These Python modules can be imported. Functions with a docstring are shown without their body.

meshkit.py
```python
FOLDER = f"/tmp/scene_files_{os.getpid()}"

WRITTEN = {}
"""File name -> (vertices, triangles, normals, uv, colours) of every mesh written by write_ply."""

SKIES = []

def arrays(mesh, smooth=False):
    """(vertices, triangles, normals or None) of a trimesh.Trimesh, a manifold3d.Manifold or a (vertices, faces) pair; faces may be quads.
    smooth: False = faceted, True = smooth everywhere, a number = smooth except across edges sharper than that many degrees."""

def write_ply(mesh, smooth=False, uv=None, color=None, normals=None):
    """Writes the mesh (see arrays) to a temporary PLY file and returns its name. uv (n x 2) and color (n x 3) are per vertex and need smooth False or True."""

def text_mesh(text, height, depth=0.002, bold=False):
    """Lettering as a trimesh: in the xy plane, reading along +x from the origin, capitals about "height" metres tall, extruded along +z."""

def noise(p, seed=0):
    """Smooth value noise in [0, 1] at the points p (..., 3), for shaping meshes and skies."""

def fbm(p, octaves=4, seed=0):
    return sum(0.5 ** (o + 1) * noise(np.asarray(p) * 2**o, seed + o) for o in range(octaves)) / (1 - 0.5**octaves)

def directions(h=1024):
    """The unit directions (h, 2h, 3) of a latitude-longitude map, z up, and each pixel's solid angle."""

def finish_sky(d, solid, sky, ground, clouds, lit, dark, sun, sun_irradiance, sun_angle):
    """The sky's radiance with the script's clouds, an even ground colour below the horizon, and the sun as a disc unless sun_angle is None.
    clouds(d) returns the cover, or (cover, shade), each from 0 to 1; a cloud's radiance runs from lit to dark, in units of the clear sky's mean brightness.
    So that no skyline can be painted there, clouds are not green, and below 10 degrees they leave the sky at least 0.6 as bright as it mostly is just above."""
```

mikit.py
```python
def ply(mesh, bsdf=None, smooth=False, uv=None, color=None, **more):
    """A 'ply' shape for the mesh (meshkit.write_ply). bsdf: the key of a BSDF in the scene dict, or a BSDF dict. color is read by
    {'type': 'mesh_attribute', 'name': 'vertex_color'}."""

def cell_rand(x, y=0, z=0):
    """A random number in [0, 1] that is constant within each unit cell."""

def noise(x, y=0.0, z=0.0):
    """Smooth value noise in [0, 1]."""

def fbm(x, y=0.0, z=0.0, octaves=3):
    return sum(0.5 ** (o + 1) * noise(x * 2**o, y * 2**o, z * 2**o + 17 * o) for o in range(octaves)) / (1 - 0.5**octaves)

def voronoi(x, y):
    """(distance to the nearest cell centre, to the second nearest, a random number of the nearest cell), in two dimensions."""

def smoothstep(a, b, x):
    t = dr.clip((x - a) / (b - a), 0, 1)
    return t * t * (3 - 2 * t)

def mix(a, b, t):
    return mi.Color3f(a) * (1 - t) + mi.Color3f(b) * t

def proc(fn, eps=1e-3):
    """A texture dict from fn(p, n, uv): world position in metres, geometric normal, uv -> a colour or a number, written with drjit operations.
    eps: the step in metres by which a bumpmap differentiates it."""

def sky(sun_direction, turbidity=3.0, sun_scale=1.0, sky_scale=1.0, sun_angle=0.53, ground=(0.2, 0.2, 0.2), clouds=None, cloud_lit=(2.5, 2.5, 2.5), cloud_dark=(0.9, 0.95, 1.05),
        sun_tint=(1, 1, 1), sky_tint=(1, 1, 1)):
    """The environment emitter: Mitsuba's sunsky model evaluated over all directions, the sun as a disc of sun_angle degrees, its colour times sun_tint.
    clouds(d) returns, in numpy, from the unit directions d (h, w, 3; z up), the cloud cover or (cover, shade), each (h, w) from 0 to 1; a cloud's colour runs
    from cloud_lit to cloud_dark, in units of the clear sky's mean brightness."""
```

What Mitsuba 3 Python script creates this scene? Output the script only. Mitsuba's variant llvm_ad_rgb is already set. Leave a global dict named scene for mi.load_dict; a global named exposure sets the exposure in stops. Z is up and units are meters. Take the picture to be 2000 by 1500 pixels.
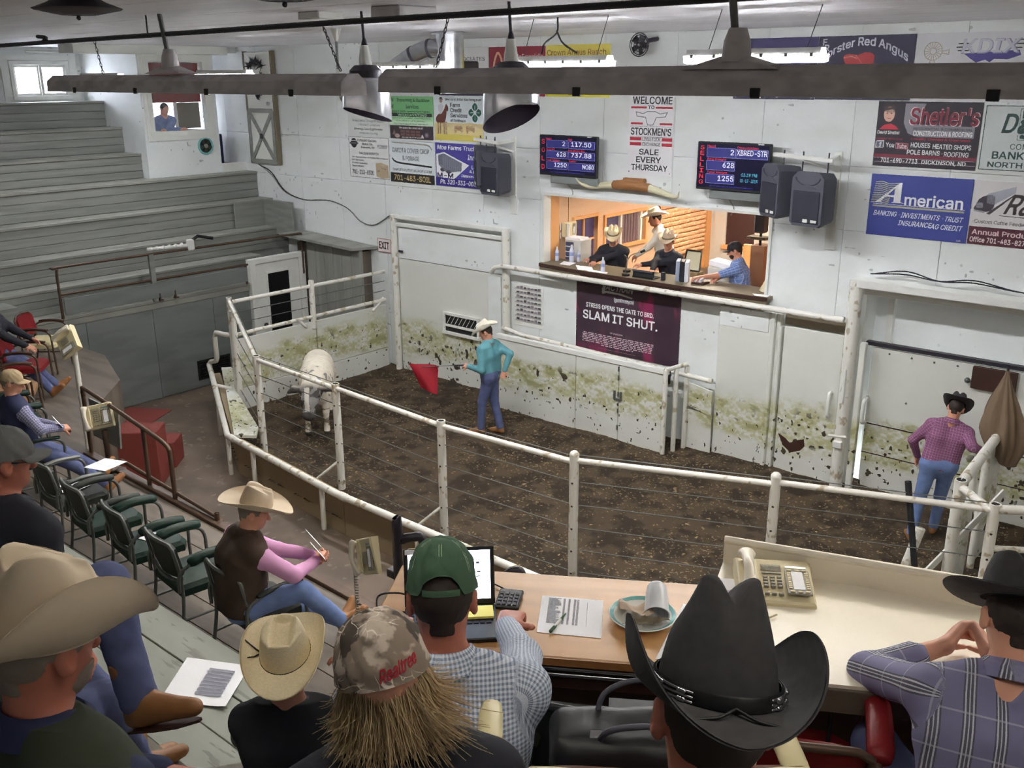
import math, random
import numpy as np
import trimesh
import shapely
from shapely.geometry import Polygon, box as sbox
import mitsuba as mi
import drjit as dr
import mikit
import meshkit
from mikit import noise, fbm, voronoi, cell_rand, smoothstep, mix

random.seed(7)
rng = np.random.default_rng(7)
scene = {'type': 'scene'}
labels = {}
Tf = mi.ScalarTransform4f

# ---------------------------------------------------------------- camera: a phone held up in the upper rows, 5.4 m above the ring
CAM = np.array([0.0, 0.0, 5.4])
YAW, PITCH, ROLL = np.radians([40.5, 17.85, -0.3])
_f = np.array([-np.sin(YAW) * np.cos(PITCH), np.cos(YAW) * np.cos(PITCH), -np.sin(PITCH)])
_r = np.array([np.cos(YAW), np.sin(YAW), 0.0])
_u = np.cross(_r, _f)
_up = -np.sin(ROLL) * _r + np.cos(ROLL) * _u
scene['camera'] = {'type': 'perspective', 'fov': math.degrees(2 * math.atan(1000 / 1880)), 'fov_axis': 'x', 'near_clip': 0.05, 'far_clip': 200.0,
                   'to_world': Tf().look_at(origin=CAM.tolist(), target=(CAM + _f).tolist(), up=_up.tolist())}

# ---------------------------------------------------------------- daylight outside, seen and felt through the two windows only
scene['daylight'] = {'type': 'constant', 'radiance': {'type': 'rgb', 'value': [5.0, 5.4, 6.2]}}
TUBE_NEAR = 19.0        # radiance of the tubes in the long reflector row
TUBE_FAR = 34.0         # the wrapped strip lights over the ring
LAMP_ROOM = 13.0        # the office lamp in the sale block
exposure = 2.1

# ---------------------------------------------------------------- helpers
def numbered(name, taken):
    if name not in taken:
        return name
    i = 1
    while f'{name}_{i:03d}' in taken:
        i += 1
    return f'{name}_{i:03d}'

_taken = set()

def thing(name, label, cat, group=None):
    key = numbered(name, _taken)
    _taken.add(key)
    labels[key] = {'label': label, 'category': cat}
    if group:
        labels[key]['group'] = group
    return key

def struct(name, label=None):
    key = numbered(name, _taken)
    _taken.add(key)
    labels[key] = {'kind': 'structure'}
    if label:
        labels[key]['label'] = label
    return key

def put(key, mesh, bsdf, smooth=False, **kw):
    scene[key] = mikit.ply(mesh, bsdf, smooth=smooth, **kw)
    _taken.add(key)
    return key

def part(parent, name, mesh, bsdf, smooth=False, label=None, **kw):
    key = numbered(f'{parent}__{name}', _taken)
    put(key, mesh, bsdf, smooth, **kw)
    if label:
        labels[key] = {'label': label}
    return key

def cat(ms):
    return trimesh.util.concatenate([m for m in ms if m is not None])

def box(x0, x1, y0, y1, z0, z1, b=0.0):
    """Box between two corners, its edges cut by b."""
    x0, x1, y0, y1, z0, z1 = min(x0, x1), max(x0, x1), min(y0, y1), max(y0, y1), min(z0, z1), max(z0, z1)
    s = np.array([x1 - x0, y1 - y0, z1 - z0])
    c = np.array([x0 + x1, y0 + y1, z0 + z1]) / 2
    if b <= 0:
        m = trimesh.creation.box(s)
        m.apply_translation(c)
        return m
    b = min(b, 0.45 * s.min())
    pts = []
    for sx in (-1, 1):
        for sy in (-1, 1):
            for sz in (-1, 1):
                h = s / 2 * (sx, sy, sz)
                for a in range(3):
                    q = h.copy()
                    for o in range(3):
                        if o != a:
                            q[o] -= b * np.sign(q[o])
                    pts.append(q)
    m = trimesh.convex.convex_hull(np.array(pts))
    m.apply_translation(c)
    return m

def hull(pts):
    return trimesh.convex.convex_hull(np.asarray(pts, float))

def moved(m, t=(0, 0, 0), rz=0.0, s=1.0, rx=0.0, ry=0.0):
    m = m.copy()
    if s != 1.0:
        m.apply_scale(s)
    for ang, ax in ((rx, (1, 0, 0)), (ry, (0, 1, 0)), (rz, (0, 0, 1))):
        if ang:
            m.apply_transform(trimesh.transformations.rotation_matrix(ang, ax))
    m.apply_translation(t)
    return m

def framed(m, o, f, u=(0, 0, 1)):
    """Mesh made in a local frame (x right, y forward, z up) set at o with forward f and up u."""
    f = np.asarray(f, float); f = f / np.linalg.norm(f)
    u = np.asarray(u, float); u = u - f * (u @ f); u = u / np.linalg.norm(u)
    r = np.cross(f, u)
    T = np.eye(4); T[:3, 0], T[:3, 1], T[:3, 2], T[:3, 3] = r, f, u, o
    m = m.copy(); m.apply_transform(T)
    return m

def spline(pts, n=6, closed=False):
    p = np.asarray(pts, float)
    if len(p) < 3:
        return p
    q = np.vstack([p[-1:], p, p[:2]]) if closed else np.vstack([2 * p[:1] - p[1:2], p, 2 * p[-1:] - p[-2:-1]])
    out = []
    for i in range(1, len(q) - 2):
        for t in np.linspace(0, 1, n, endpoint=False):
            a, b, c, d = q[i - 1:i + 3]
            out.append(0.5 * (2 * b + (c - a) * t + (2 * a - 5 * b + 4 * c - d) * t * t + (3 * b - a - 3 * c + d) * t ** 3))
    if not closed:
        out.append(p[-1])
    return np.array(out)

def tube(pts, r, n=10, closed=False, caps=True, flat=1.0):
    """A pipe swept along a polyline; r one radius or one per point; flat squashes it along its second axis."""
    p = np.asarray(pts, float)
    k = len(p)
    r = np.broadcast_to(np.asarray(r, float), (k,))
    t = np.roll(p, -1, 0) - np.roll(p, 1, 0)
    if not closed:
        t[0], t[-1] = p[1] - p[0], p[-1] - p[-2]
    t = t / (np.linalg.norm(t, axis=1, keepdims=True) + 1e-12)
    a = np.array([0, 0, 1.0]) if abs(t[0, 2]) < 0.9 else np.array([1.0, 0, 0])
    A = []
    for i in range(k):
        a = a - t[i] * (a @ t[i]); a = a / (np.linalg.norm(a) + 1e-12)
        A.append(a)
    A = np.array(A); B = np.cross(t, A)
    w = np.arange(n) * 2 * np.pi / n
    V = p[:, None] + r[:, None, None] * (np.cos(w)[None, :, None] * A[:, None] * flat + np.sin(w)[None, :, None] * B[:, None])
    V = V.reshape(-1, 3)
    F = []
    for i in range(k if closed else k - 1):
        i2 = (i + 1) % k
        for j in range(n):
            j2 = (j + 1) % n
            F += [[i * n + j, i * n + j2, i2 * n + j2], [i * n + j, i2 * n + j2, i2 * n + j]]
    if caps and not closed:
        V = np.vstack([V, p[0], p[-1]])
        for j in range(n):
            j2 = (j + 1) % n
            F += [[k * n, j2, j], [k * n + 1, (k - 1) * n + j, (k - 1) * n + j2]]
    m = trimesh.Trimesh(V, np.array(F), process=False)
    return m

def lathe(prof, n=24, caps=False):
    m = trimesh.creation.revolve(np.asarray(prof, float), sections=n)
    return m

def bar(a, b, w, h, up=(0, 0, 1)):
    """Rectangular bar from a to b, w wide, h high."""
    a, b = np.asarray(a, float), np.asarray(b, float)
    L = np.linalg.norm(b - a)
    m = box(-w / 2, w / 2, 0, L, -h / 2, h / 2, 0.1 * min(w, h))
    return framed(m, a, b - a, up)

def extrude(poly, d):
    g = getattr(poly, 'geoms', [poly])
    return cat([trimesh.creation.extrude_polygon(q, d, engine='earcut') for q in g if not q.is_empty and q.area > 1e-9])

def on_wall(m, X, Y, Z):
    """Flat work made in x (right), y (up), z (thickness) hung on a wall that faces -Y."""
    T = np.array([[1, 0, 0, X], [0, 0, -1, Y], [0, 1, 0, Z], [0, 0, 0, 1.0]])
    m = m.copy(); m.apply_transform(T)
    return m

_glyphs = {}
def glyph(c, bold):
    """(outline mesh, ink width, advance) of one character with capitals 1 high, cached."""
    k = (c, bold)
    if k not in _glyphs:
        if not _glyphs:
            _glyphs['HH'] = np.ptp(meshkit.text_mesh('HH', 1.0, 1.0, bold=True).bounds[:, 0])
        m = meshkit.text_mesh(c, 1.0, 1.0, bold=bold)
        adv = np.ptp(meshkit.text_mesh('H' + c + 'H', 1.0, 1.0, bold=True).bounds[:, 0]) - _glyphs['HH']
        _glyphs[k] = (m, m.bounds[1, 0], adv)
    return _glyphs[k]

def text(s, w, h, depth=0.003, bold=True, slant=0.0, arc=0.0):
    """Lettering centred on the origin, w wide and h high; slant leans it, arc bends the line into a bow of that rise."""
    x, ms = 0.0, []
    for c in s:
        if c == ' ':
            x += 0.36
            continue
        m, ink, adv = glyph(c, bold)
        ms.append((m.vertices + [x + (adv - ink) / 2, 0, 0], m.faces))
        x += adv
    V = np.vstack([v for v, _ in ms]); n = np.cumsum([0] + [len(v) for v, _ in ms])
    F = np.vstack([f + n[i] for i, (_, f) in enumerate(ms)])
    lo, hi = V.min(0), V.max(0)
    V = (V - (lo + hi) / 2) * np.array([w / (hi[0] - lo[0]), h / (hi[1] - lo[1]), depth])
    V[:, 2] += depth / 2
    V[:, 0] += slant * V[:, 1]
    if arc:
        V[:, 1] += arc * (1 - (V[:, 0] / (w / 2)) ** 2) - arc / 2
    return trimesh.Trimesh(V, F, process=False)

def grid_mesh(P, closed_u=False, flip=False):
    """Quads over a (nu, nv, 3) lattice."""
    nu, nv = P.shape[:2]
    i, j = np.meshgrid(np.arange(nu if closed_u else nu - 1), np.arange(nv - 1), indexing='ij')
    i2 = (i + 1) % nu
    q = np.stack([i * nv + j, i2 * nv + j, i2 * nv + j + 1, i * nv + j + 1], -1).reshape(-1, 4)
    if flip:
        q = q[:, ::-1]
    return trimesh.Trimesh(P.reshape(-1, 3), np.vstack([q[:, [0, 1, 2]], q[:, [0, 2, 3]]]), process=False)

def shell(P, t, closed_u=False, flip=False):
    """A lattice given the thickness t against its normals, its rims closed."""
    nu, nv = P.shape[:2]
    m = grid_mesh(P, closed_u, flip)
    n = np.zeros_like(m.vertices)
    fn = np.cross(m.vertices[m.faces[:, 1]] - m.vertices[m.faces[:, 0]], m.vertices[m.faces[:, 2]] - m.vertices[m.faces[:, 0]])
    for k in range(3):
        np.add.at(n, m.faces[:, k], fn)
    n /= np.linalg.norm(n, axis=1, keepdims=True) + 1e-12
    Q = (P.reshape(-1, 3) - n * t)
    N = nu * nv
    F = [m.faces, m.faces[:, ::-1] + N]
    idx = np.arange(N).reshape(nu, nv)
    rims = [idx[:, -1], idx[::-1, 0]] if closed_u else [np.concatenate([idx[:, 0], idx[-1, 1:], idx[-2::-1, -1], idx[0, -2:0:-1]])]
    for rim in rims:
        a = rim; b = np.roll(rim, -1)
        f = np.vstack([np.stack([a, b, b + N], 1), np.stack([a, b + N, a + N], 1)])
        F.append(f if flip else f[:, ::-1])
    return trimesh.Trimesh(np.vstack([P.reshape(-1, 3), Q]), np.vstack(F), process=False)

# ---------------------------------------------------------------- smooth bodies: rounded cones and ellipsoids melted together, skinned by surface nets
def d_cone(p, a, b, ra, rb):
    ba = b - a
    pa = p - a
    t = np.clip(pa @ ba / (ba @ ba + 1e-12), 0, 1)
    return np.linalg.norm(pa - t[:, None] * ba, axis=1) - (ra + (rb - ra) * t)

def d_ell(p, c, A, r):
    q = (p - c) @ A.T
    k0 = np.linalg.norm(q / r, axis=1)
    k1 = np.linalg.norm(q / (r * r), axis=1) + 1e-9
    return k0 * (k0 - 1) / k1

def smin(a, b, k):
    h = np.maximum(k - np.abs(a - b), 0) / k
    return np.minimum(a, b) - h * h * k * 0.25

_boxes = {}
def d_prims(p, prims, grow=0.0):
    if len(p) < 9000:          # a small cluster of points: only the pieces within reach count
        k = id(prims)
        if k not in _boxes or _boxes[k][0] is not prims:
            bb = [prim_bounds([q if q[0] != '-e' else ('e',) + q[1:]]) for q in prims]
            _boxes[k] = (prims, np.array([x[0] for x in bb]) - 0.10, np.array([x[1] for x in bb]) + 0.10)
        _, blo, bhi = _boxes[k]
        near = np.flatnonzero(np.all((blo < p.max(0)) & (bhi > p.min(0)), axis=1))
        if len(near):
            prims = [prims[i] for i in near]
    d = np.full(len(p), 9.0)
    for q in prims:
        if q[0] == 'c':
            e = d_cone(p, q[1], q[2], q[3], q[4]); k = q[5]
        elif q[0] == 'e':
            e = d_ell(p, q[1], q[2], q[3]); k = q[4]
        else:
            e = d_ell(p, q[1], q[2], q[3])
            d = -smin(-d, e, q[4])
            continue
        d = smin(d, e, k)
    return d - grow

def prim_bounds(prims):
    lo, hi = np.full(3, 1e9), np.full(3, -1e9)
    for q in prims:
        if q[0] == 'c':
            for c, r in ((q[1], q[3]), (q[2], q[4])):
                lo, hi = np.minimum(lo, c - r), np.maximum(hi, c + r)
        elif q[0] == 'e':
            m = np.max(q[3])
            lo, hi = np.minimum(lo, q[1] - m), np.maximum(hi, q[1] + m)
    return lo, hi

def skin(fn, lo, hi, h):
    """Surface-net mesh of the zero set of fn (points -> distance) in the box lo..hi with cells of size h; only cells near the surface are refined."""
    B = 4
    lo = np.asarray(lo) - 3 * h
    n = (np.ceil((np.asarray(hi) + 3 * h - lo) / (h * B)).astype(int) + 1)
    cc = np.stack(np.meshgrid(*[np.arange(k) for k in n], indexing='ij'), -1).reshape(-1, 3)
    centre = lo + (cc + 0.5) * B * h
    dc = fn(centre)
    N = n * B + 1
    G = np.empty(N, np.float32)
    G[:] = np.pad(np.repeat(np.repeat(np.repeat(np.sign(dc).reshape(n), B, 0), B, 1), B, 2), ((0, 1),) * 3, mode='edge')
    act = cc[np.abs(dc) < B * h * 1.25 + h]
    o = np.stack(np.meshgrid(*[np.arange(B)] * 3, indexing='ij'), -1).reshape(-1, 3)
    gid = act // 4
    act = act[np.argsort((gid[:, 0] * 4096 + gid[:, 1]) * 4096 + gid[:, 2], kind='stable')]
    gid = act // 4
    brk = np.flatnonzero(np.any(np.diff(gid, axis=0) != 0, axis=1)) + 1
    for blk in np.split(act, brk):
        ijk = (blk[:, None] * B + o[None]).reshape(-1, 3)
        G[ijk[:, 0], ijk[:, 1], ijk[:, 2]] = fn(lo + ijk * h)
    S = G < 0
    idx = -np.ones(N - 1, np.int64)
    corners = [(a, b, c) for a in (0, 1) for b in (0, 1) for c in (0, 1)]
    cnt = sum(S[a:N[0] - 1 + a, b:N[1] - 1 + b, c:N[2] - 1 + c].astype(np.int8) for a, b, c in corners)
    cells = np.argwhere((cnt > 0) & (cnt < 8))
    if not len(cells):
        return trimesh.Trimesh()
    idx[tuple(cells.T)] = np.arange(len(cells))
    acc, num = np.zeros((len(cells), 3)), np.zeros((len(cells), 1))
    for c0 in corners:
        for ax in range(3):
            if c0[ax] == 0:
                c1 = list(c0); c1[ax] = 1
                g0 = G[tuple((cells + c0).T)]; g1 = G[tuple((cells + c1).T)]
                cr = (g0 < 0) != (g1 < 0)
                t = np.where(cr, g0 / (g0 - g1 + 1e-20 * (g0 == g1)), 0)
                pt = np.tile(np.array(c0, float), (len(cells), 1)); pt[:, ax] = t
                acc += np.where(cr[:, None], pt, 0); num += cr[:, None]
    V = lo + (cells + acc / np.maximum(num, 1)) * h
    F = []
    for ax in range(3):
        b, c = (ax + 1) % 3, (ax + 2) % 3
        sl0 = [slice(None)] * 3; sl1 = [slice(None)] * 3
        sl0[ax], sl1[ax] = slice(0, -1), slice(1, None)
        e = np.argwhere(S[tuple(sl0)] != S[tuple(sl1)])
        e = e[(e[:, b] > 0) & (e[:, c] > 0) & (e[:, b] < N[b] - 1) & (e[:, c] < N[c] - 1)]
        if not len(e):
            continue
        db = np.zeros(3, int); db[b] = 1
        dcv = np.zeros(3, int); dcv[c] = 1
        q = np.stack([idx[tuple((e - db - dcv).T)], idx[tuple((e - dcv).T)], idx[tuple(e.T)], idx[tuple((e - db).T)]], -1)
        ins = S[tuple(e.T)]
        q = np.where(ins[:, None], q, q[:, ::-1])
        F.append(q[(q >= 0).all(1)])
    F = np.vstack(F)
    return trimesh.Trimesh(V, np.vstack([F[:, [0, 1, 2]], F[:, [0, 2, 3]]]), process=False)

# ---------------------------------------------------------------- materials
def rgb(c):
    return {'type': 'rgb', 'value': [float(v) for v in c]}

def srgb(r, g, b):
    c = np.array([r, g, b]) / 255.0
    return np.where(c < 0.04045, c / 12.92, ((c + 0.055) / 1.055) ** 2.4)

def mat(key, c, rough=0.6, metal=0.0, spec=0.4, coat=0.0, sheen=0.0, bump=None, bump_scale=1.0):
    col = c if isinstance(c, dict) else rgb(c)
    b = {'type': 'principled', 'base_color': col, 'roughness': float(rough), 'metallic': float(metal), 'specular': float(spec)}
    if coat:
        b['clearcoat'] = float(coat); b['clearcoat_gloss'] = 0.85
    if sheen:
        b['sheen'] = float(sheen)
    if bump is not None:
        b = {'type': 'bumpmap', 'arbitrary': bump, 'scale': float(bump_scale), 'bsdf': b}
    scene[key] = {'type': 'twosided', 'bsdf': b}
    return key

def glow(key_rgb):
    return {'type': 'area', 'radiance': rgb(key_rgb)}

# painted timber and board
mat('m_wall', mikit.proc(lambda p, n, uv: mix((0.74, 0.76, 0.75), (0.66, 0.67, 0.64), smoothstep(0.45, 0.8, fbm(p.x * 1.1, p.y * 1.1, p.z * 1.6, 4))) * (1 - 0.45 * smoothstep(0.84, 0.87, noise(p.x * 16, p.y * 16, p.z * 16)) * smoothstep(0.62, 0.7, noise(p.x * 2.3 + 9, p.y, p.z * 2.3)))), 0.55)
mat('m_white', srgb(222, 222, 216), 0.5)
mat('m_white_pipe', mikit.proc(lambda p, n, uv: mix((0.72, 0.70, 0.64), (0.42, 0.36, 0.26), smoothstep(0.60, 0.72, fbm(p.x * 14, p.y * 14, p.z * 9, 3)))), 0.42)
mat('m_ceiling', mikit.proc(lambda p, n, uv: mix((0.60, 0.59, 0.61), (0.50, 0.50, 0.52), fbm(p.x * 0.9, p.y * 7, 0.0, 3))), 0.6)
mat('m_grey', mikit.proc(lambda p, n, uv: mix((0.225, 0.23, 0.21), (0.185, 0.19, 0.172), smoothstep(0.35, 0.7, fbm(p.x * 3, p.y * 0.9, p.z * 14, 4)))), 0.5)
mat('m_grey_dark', mikit.proc(lambda p, n, uv: mix((0.16, 0.172, 0.166), (0.13, 0.142, 0.136), smoothstep(0.35, 0.7, fbm(p.x * 2.2, p.y * 1.3, p.z * 5, 4)))), 0.55)
mat('m_tread', mikit.proc(lambda p, n, uv: mix((0.25, 0.25, 0.222), (0.205, 0.205, 0.182), smoothstep(0.4, 0.7, fbm(p.x * 7, p.y * 1.2, 0.3, 4)))), 0.5)
mat('m_bench', mikit.proc(lambda p, n, uv: mix(mix((0.20, 0.21, 0.183), (0.165, 0.175, 0.15), fbm(p.x * 1.5, p.y * 9, 0.0, 4)), (0.10, 0.10, 0.085), 0.8 * smoothstep(0.66, 0.71, fbm(p.x * 5, p.y * 30, 1.0, 3)) * smoothstep(0.52, 0.6, noise(p.x * 1.3, p.y * 3.1, 4.0)))), 0.5)
mat('m_floor', mikit.proc(lambda p, n, uv: mix(mix((0.135, 0.10, 0.075), (0.095, 0.072, 0.055), smoothstep(0.3, 0.7, fbm(p.x * 1.7, p.y * 1.7, 0.0, 4))), (0.22, 0.18, 0.14), 0.6 * smoothstep(0.72, 0.76, fbm(p.x * 9, p.y * 9, 2.0, 3)))), 0.55)
mat('m_tier', mikit.proc(lambda p, n, uv: mix((0.13, 0.105, 0.082), (0.09, 0.073, 0.058), smoothstep(0.3, 0.7, fbm(p.x * 1.4, p.y * 8, 0.0, 4)))), 0.55)
mat('m_floor_grey', srgb(120, 116, 104), 0.6)
mat('m_red_board', srgb(112, 50, 44), 0.7)
mat('m_kerb', srgb(150, 134, 108), 0.6)
mat('m_dirt', mikit.proc(lambda p, n, uv: mix(mix((0.060, 0.042, 0.027), (0.028, 0.020, 0.014), smoothstep(0.35, 0.68, fbm(p.x * 5, p.y * 5, 0.0, 4))), (0.17, 0.125, 0.07), smoothstep(0.72, 0.77, fbm(p.x * 34, p.y * 34, 3.0, 2)) * smoothstep(0.3, 0.6, fbm(p.x * 1.2 + 3, p.y * 1.2, 1.0, 2)))), 0.85, spec=0.2)

def _stain(p, n, uv):
    a = p.x + 0.3 * p.y
    low = fbm(a * 1.3, p.y * 0.9, p.z * 1.6, 3)
    m = fbm(a * 6, p.y * 4, p.z * 7, 4)
    g = fbm(a * 23, p.y * 23, p.z * 23, 3)
    band = smoothstep(0.30, 0.52, p.z + 0.5 * (low - 0.5)) * (1 - smoothstep(0.86, 1.10, p.z + 0.55 * (low - 0.5) + 0.16 * (g - 0.5)))
    c = mix((0.66, 0.66, 0.61), (0.45, 0.44, 0.25), band * smoothstep(0.34, 0.58, 0.55 * m + 0.45 * g))
    c = mix(c, (0.30, 0.29, 0.13), band * 0.8 * smoothstep(0.60, 0.70, m))
    dung = smoothstep(0.665, 0.69, fbm(a * 9 + 5, p.y * 9, p.z * 6.5, 4)) * smoothstep(0.45, 0.55, noise(a * 1.7, p.y * 1.7, p.z * 1.2 + 7))
    spl = smoothstep(0.70, 0.73, fbm(a * 19, p.y * 19, p.z * 12, 3))
    zone = 1 - smoothstep(0.75, 1.05, p.z + 0.5 * (low - 0.5))
    return mix(c, (0.045, 0.036, 0.022), dr.clip(dung + spl, 0, 1) * zone)
mat('m_stained', mikit.proc(_stain), 0.5)

def _wood(p, n, uv):
    a = p.x * 0.845 + p.y * 0.535
    b = -p.x * 0.535 + p.y * 0.845
    g = fbm(a * 2.2, b * 30, p.z * 10, 4)
    ring = 0.5 + 0.5 * dr.sin(60 * (b + 0.10 * fbm(a * 1.6, b * 3, 2.0, 2)))
    return mix((0.50, 0.275, 0.112), (0.37, 0.185, 0.068), dr.clip(0.55 * g + 0.4 * ring * g, 0, 1))
mat('m_oak', mikit.proc(_wood), 0.35, coat=0.3)
mat('m_ply', mikit.proc(lambda p, n, uv: mix((0.66, 0.45, 0.30), (0.58, 0.385, 0.25), fbm(p.x * 2, p.y * 2, p.z * 9, 3))), 0.5)
mat('m_pine', srgb(214, 160, 104), 0.5)
mat('m_dark_wood', srgb(58, 36, 30), 0.5)
mat('m_olive', srgb(110, 100, 82), 0.5)
mat('m_cream', mikit.proc(lambda p, n, uv: mix((0.76, 0.70, 0.58), (0.72, 0.655, 0.535), fbm(p.x * 3, p.y * 3, p.z * 3, 3))), 0.32, coat=0.2)
mat('m_cream_dark', srgb(84, 76, 66), 0.6)
# metals and plastics
mat('m_galv', mikit.proc(lambda p, n, uv: mix((0.62, 0.63, 0.66), (0.50, 0.51, 0.54), noise(p.x * 18, p.y * 18, p.z * 18))), 0.28, metal=1.0)
mat('m_hood', mikit.proc(lambda p, n, uv: mix((0.50, 0.47, 0.47), (0.38, 0.36, 0.36), smoothstep(0.4, 0.7, fbm(p.x * 6, p.y * 6, p.z * 9, 3)))), 0.5)
mat('m_black_pipe', srgb(38, 37, 40), 0.4, metal=0.3)
mat('m_brown_pipe', srgb(84, 66, 54), 0.4, metal=0.4)
mat('m_dark_metal', srgb(52, 48, 56), 0.45, metal=0.3)
mat('m_black', srgb(22, 22, 24), 0.45)
mat('m_black_gloss', srgb(14, 14, 18), 0.15)
mat('m_speaker', srgb(64, 65, 74), 0.6)
mat('m_speaker_dark', srgb(34, 35, 46), 0.7)
mat('m_chrome', srgb(200, 200, 205), 0.2, metal=1.0)
mat('m_plastic_white', srgb(214, 214, 208), 0.4)
mat('m_phone', srgb(204, 192, 156), 0.4)
mat('m_phone_grey', srgb(120, 116, 104), 0.45)
mat('m_lcd', srgb(120, 140, 140), 0.2)
mat('m_paper', srgb(236, 236, 240), 0.7)
mat('m_ink', srgb(120, 122, 135), 0.7)
mat('m_yellow_note', srgb(240, 226, 120), 0.7)
mat('m_tan_vinyl', srgb(140, 104, 74), 0.4)
mat('m_red_vinyl', srgb(112, 26, 30), 0.45, spec=0.25)
mat('m_green_vinyl', srgb(22, 42, 35), 0.42, spec=0.2)
mat('m_dark_vinyl', srgb(42, 45, 42), 0.5, spec=0.25)
mat('m_chair_frame', srgb(98, 100, 98), 0.4, metal=0.4)
mat('m_chair_black', srgb(40, 42, 42), 0.4, metal=0.2)
mat('m_chair_cream', srgb(208, 196, 150), 0.4)
mat('m_chair_brown', srgb(92, 62, 44), 0.5)
mat('m_screen_off', srgb(20, 18, 30), 0.2)
mat('m_horn', srgb(196, 190, 160), 0.35)
mat('m_leather', srgb(136, 92, 54), 0.5)
mat('m_tag_red', srgb(150, 30, 44), 0.6)
mat('m_canvas', srgb(110, 92, 74), 0.8)
mat('m_blind', srgb(110, 30, 30), 0.7)
mat('m_bin', srgb(34, 34, 36), 0.5)
mat('m_teal_rim', srgb(120, 178, 178), 0.3)
mat('m_napkin', srgb(196, 176, 158), 0.8)
mat('m_foil', srgb(150, 138, 120), 0.35, metal=0.6)
mat('m_straw_dirt', srgb(150, 128, 92), 0.8)
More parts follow.
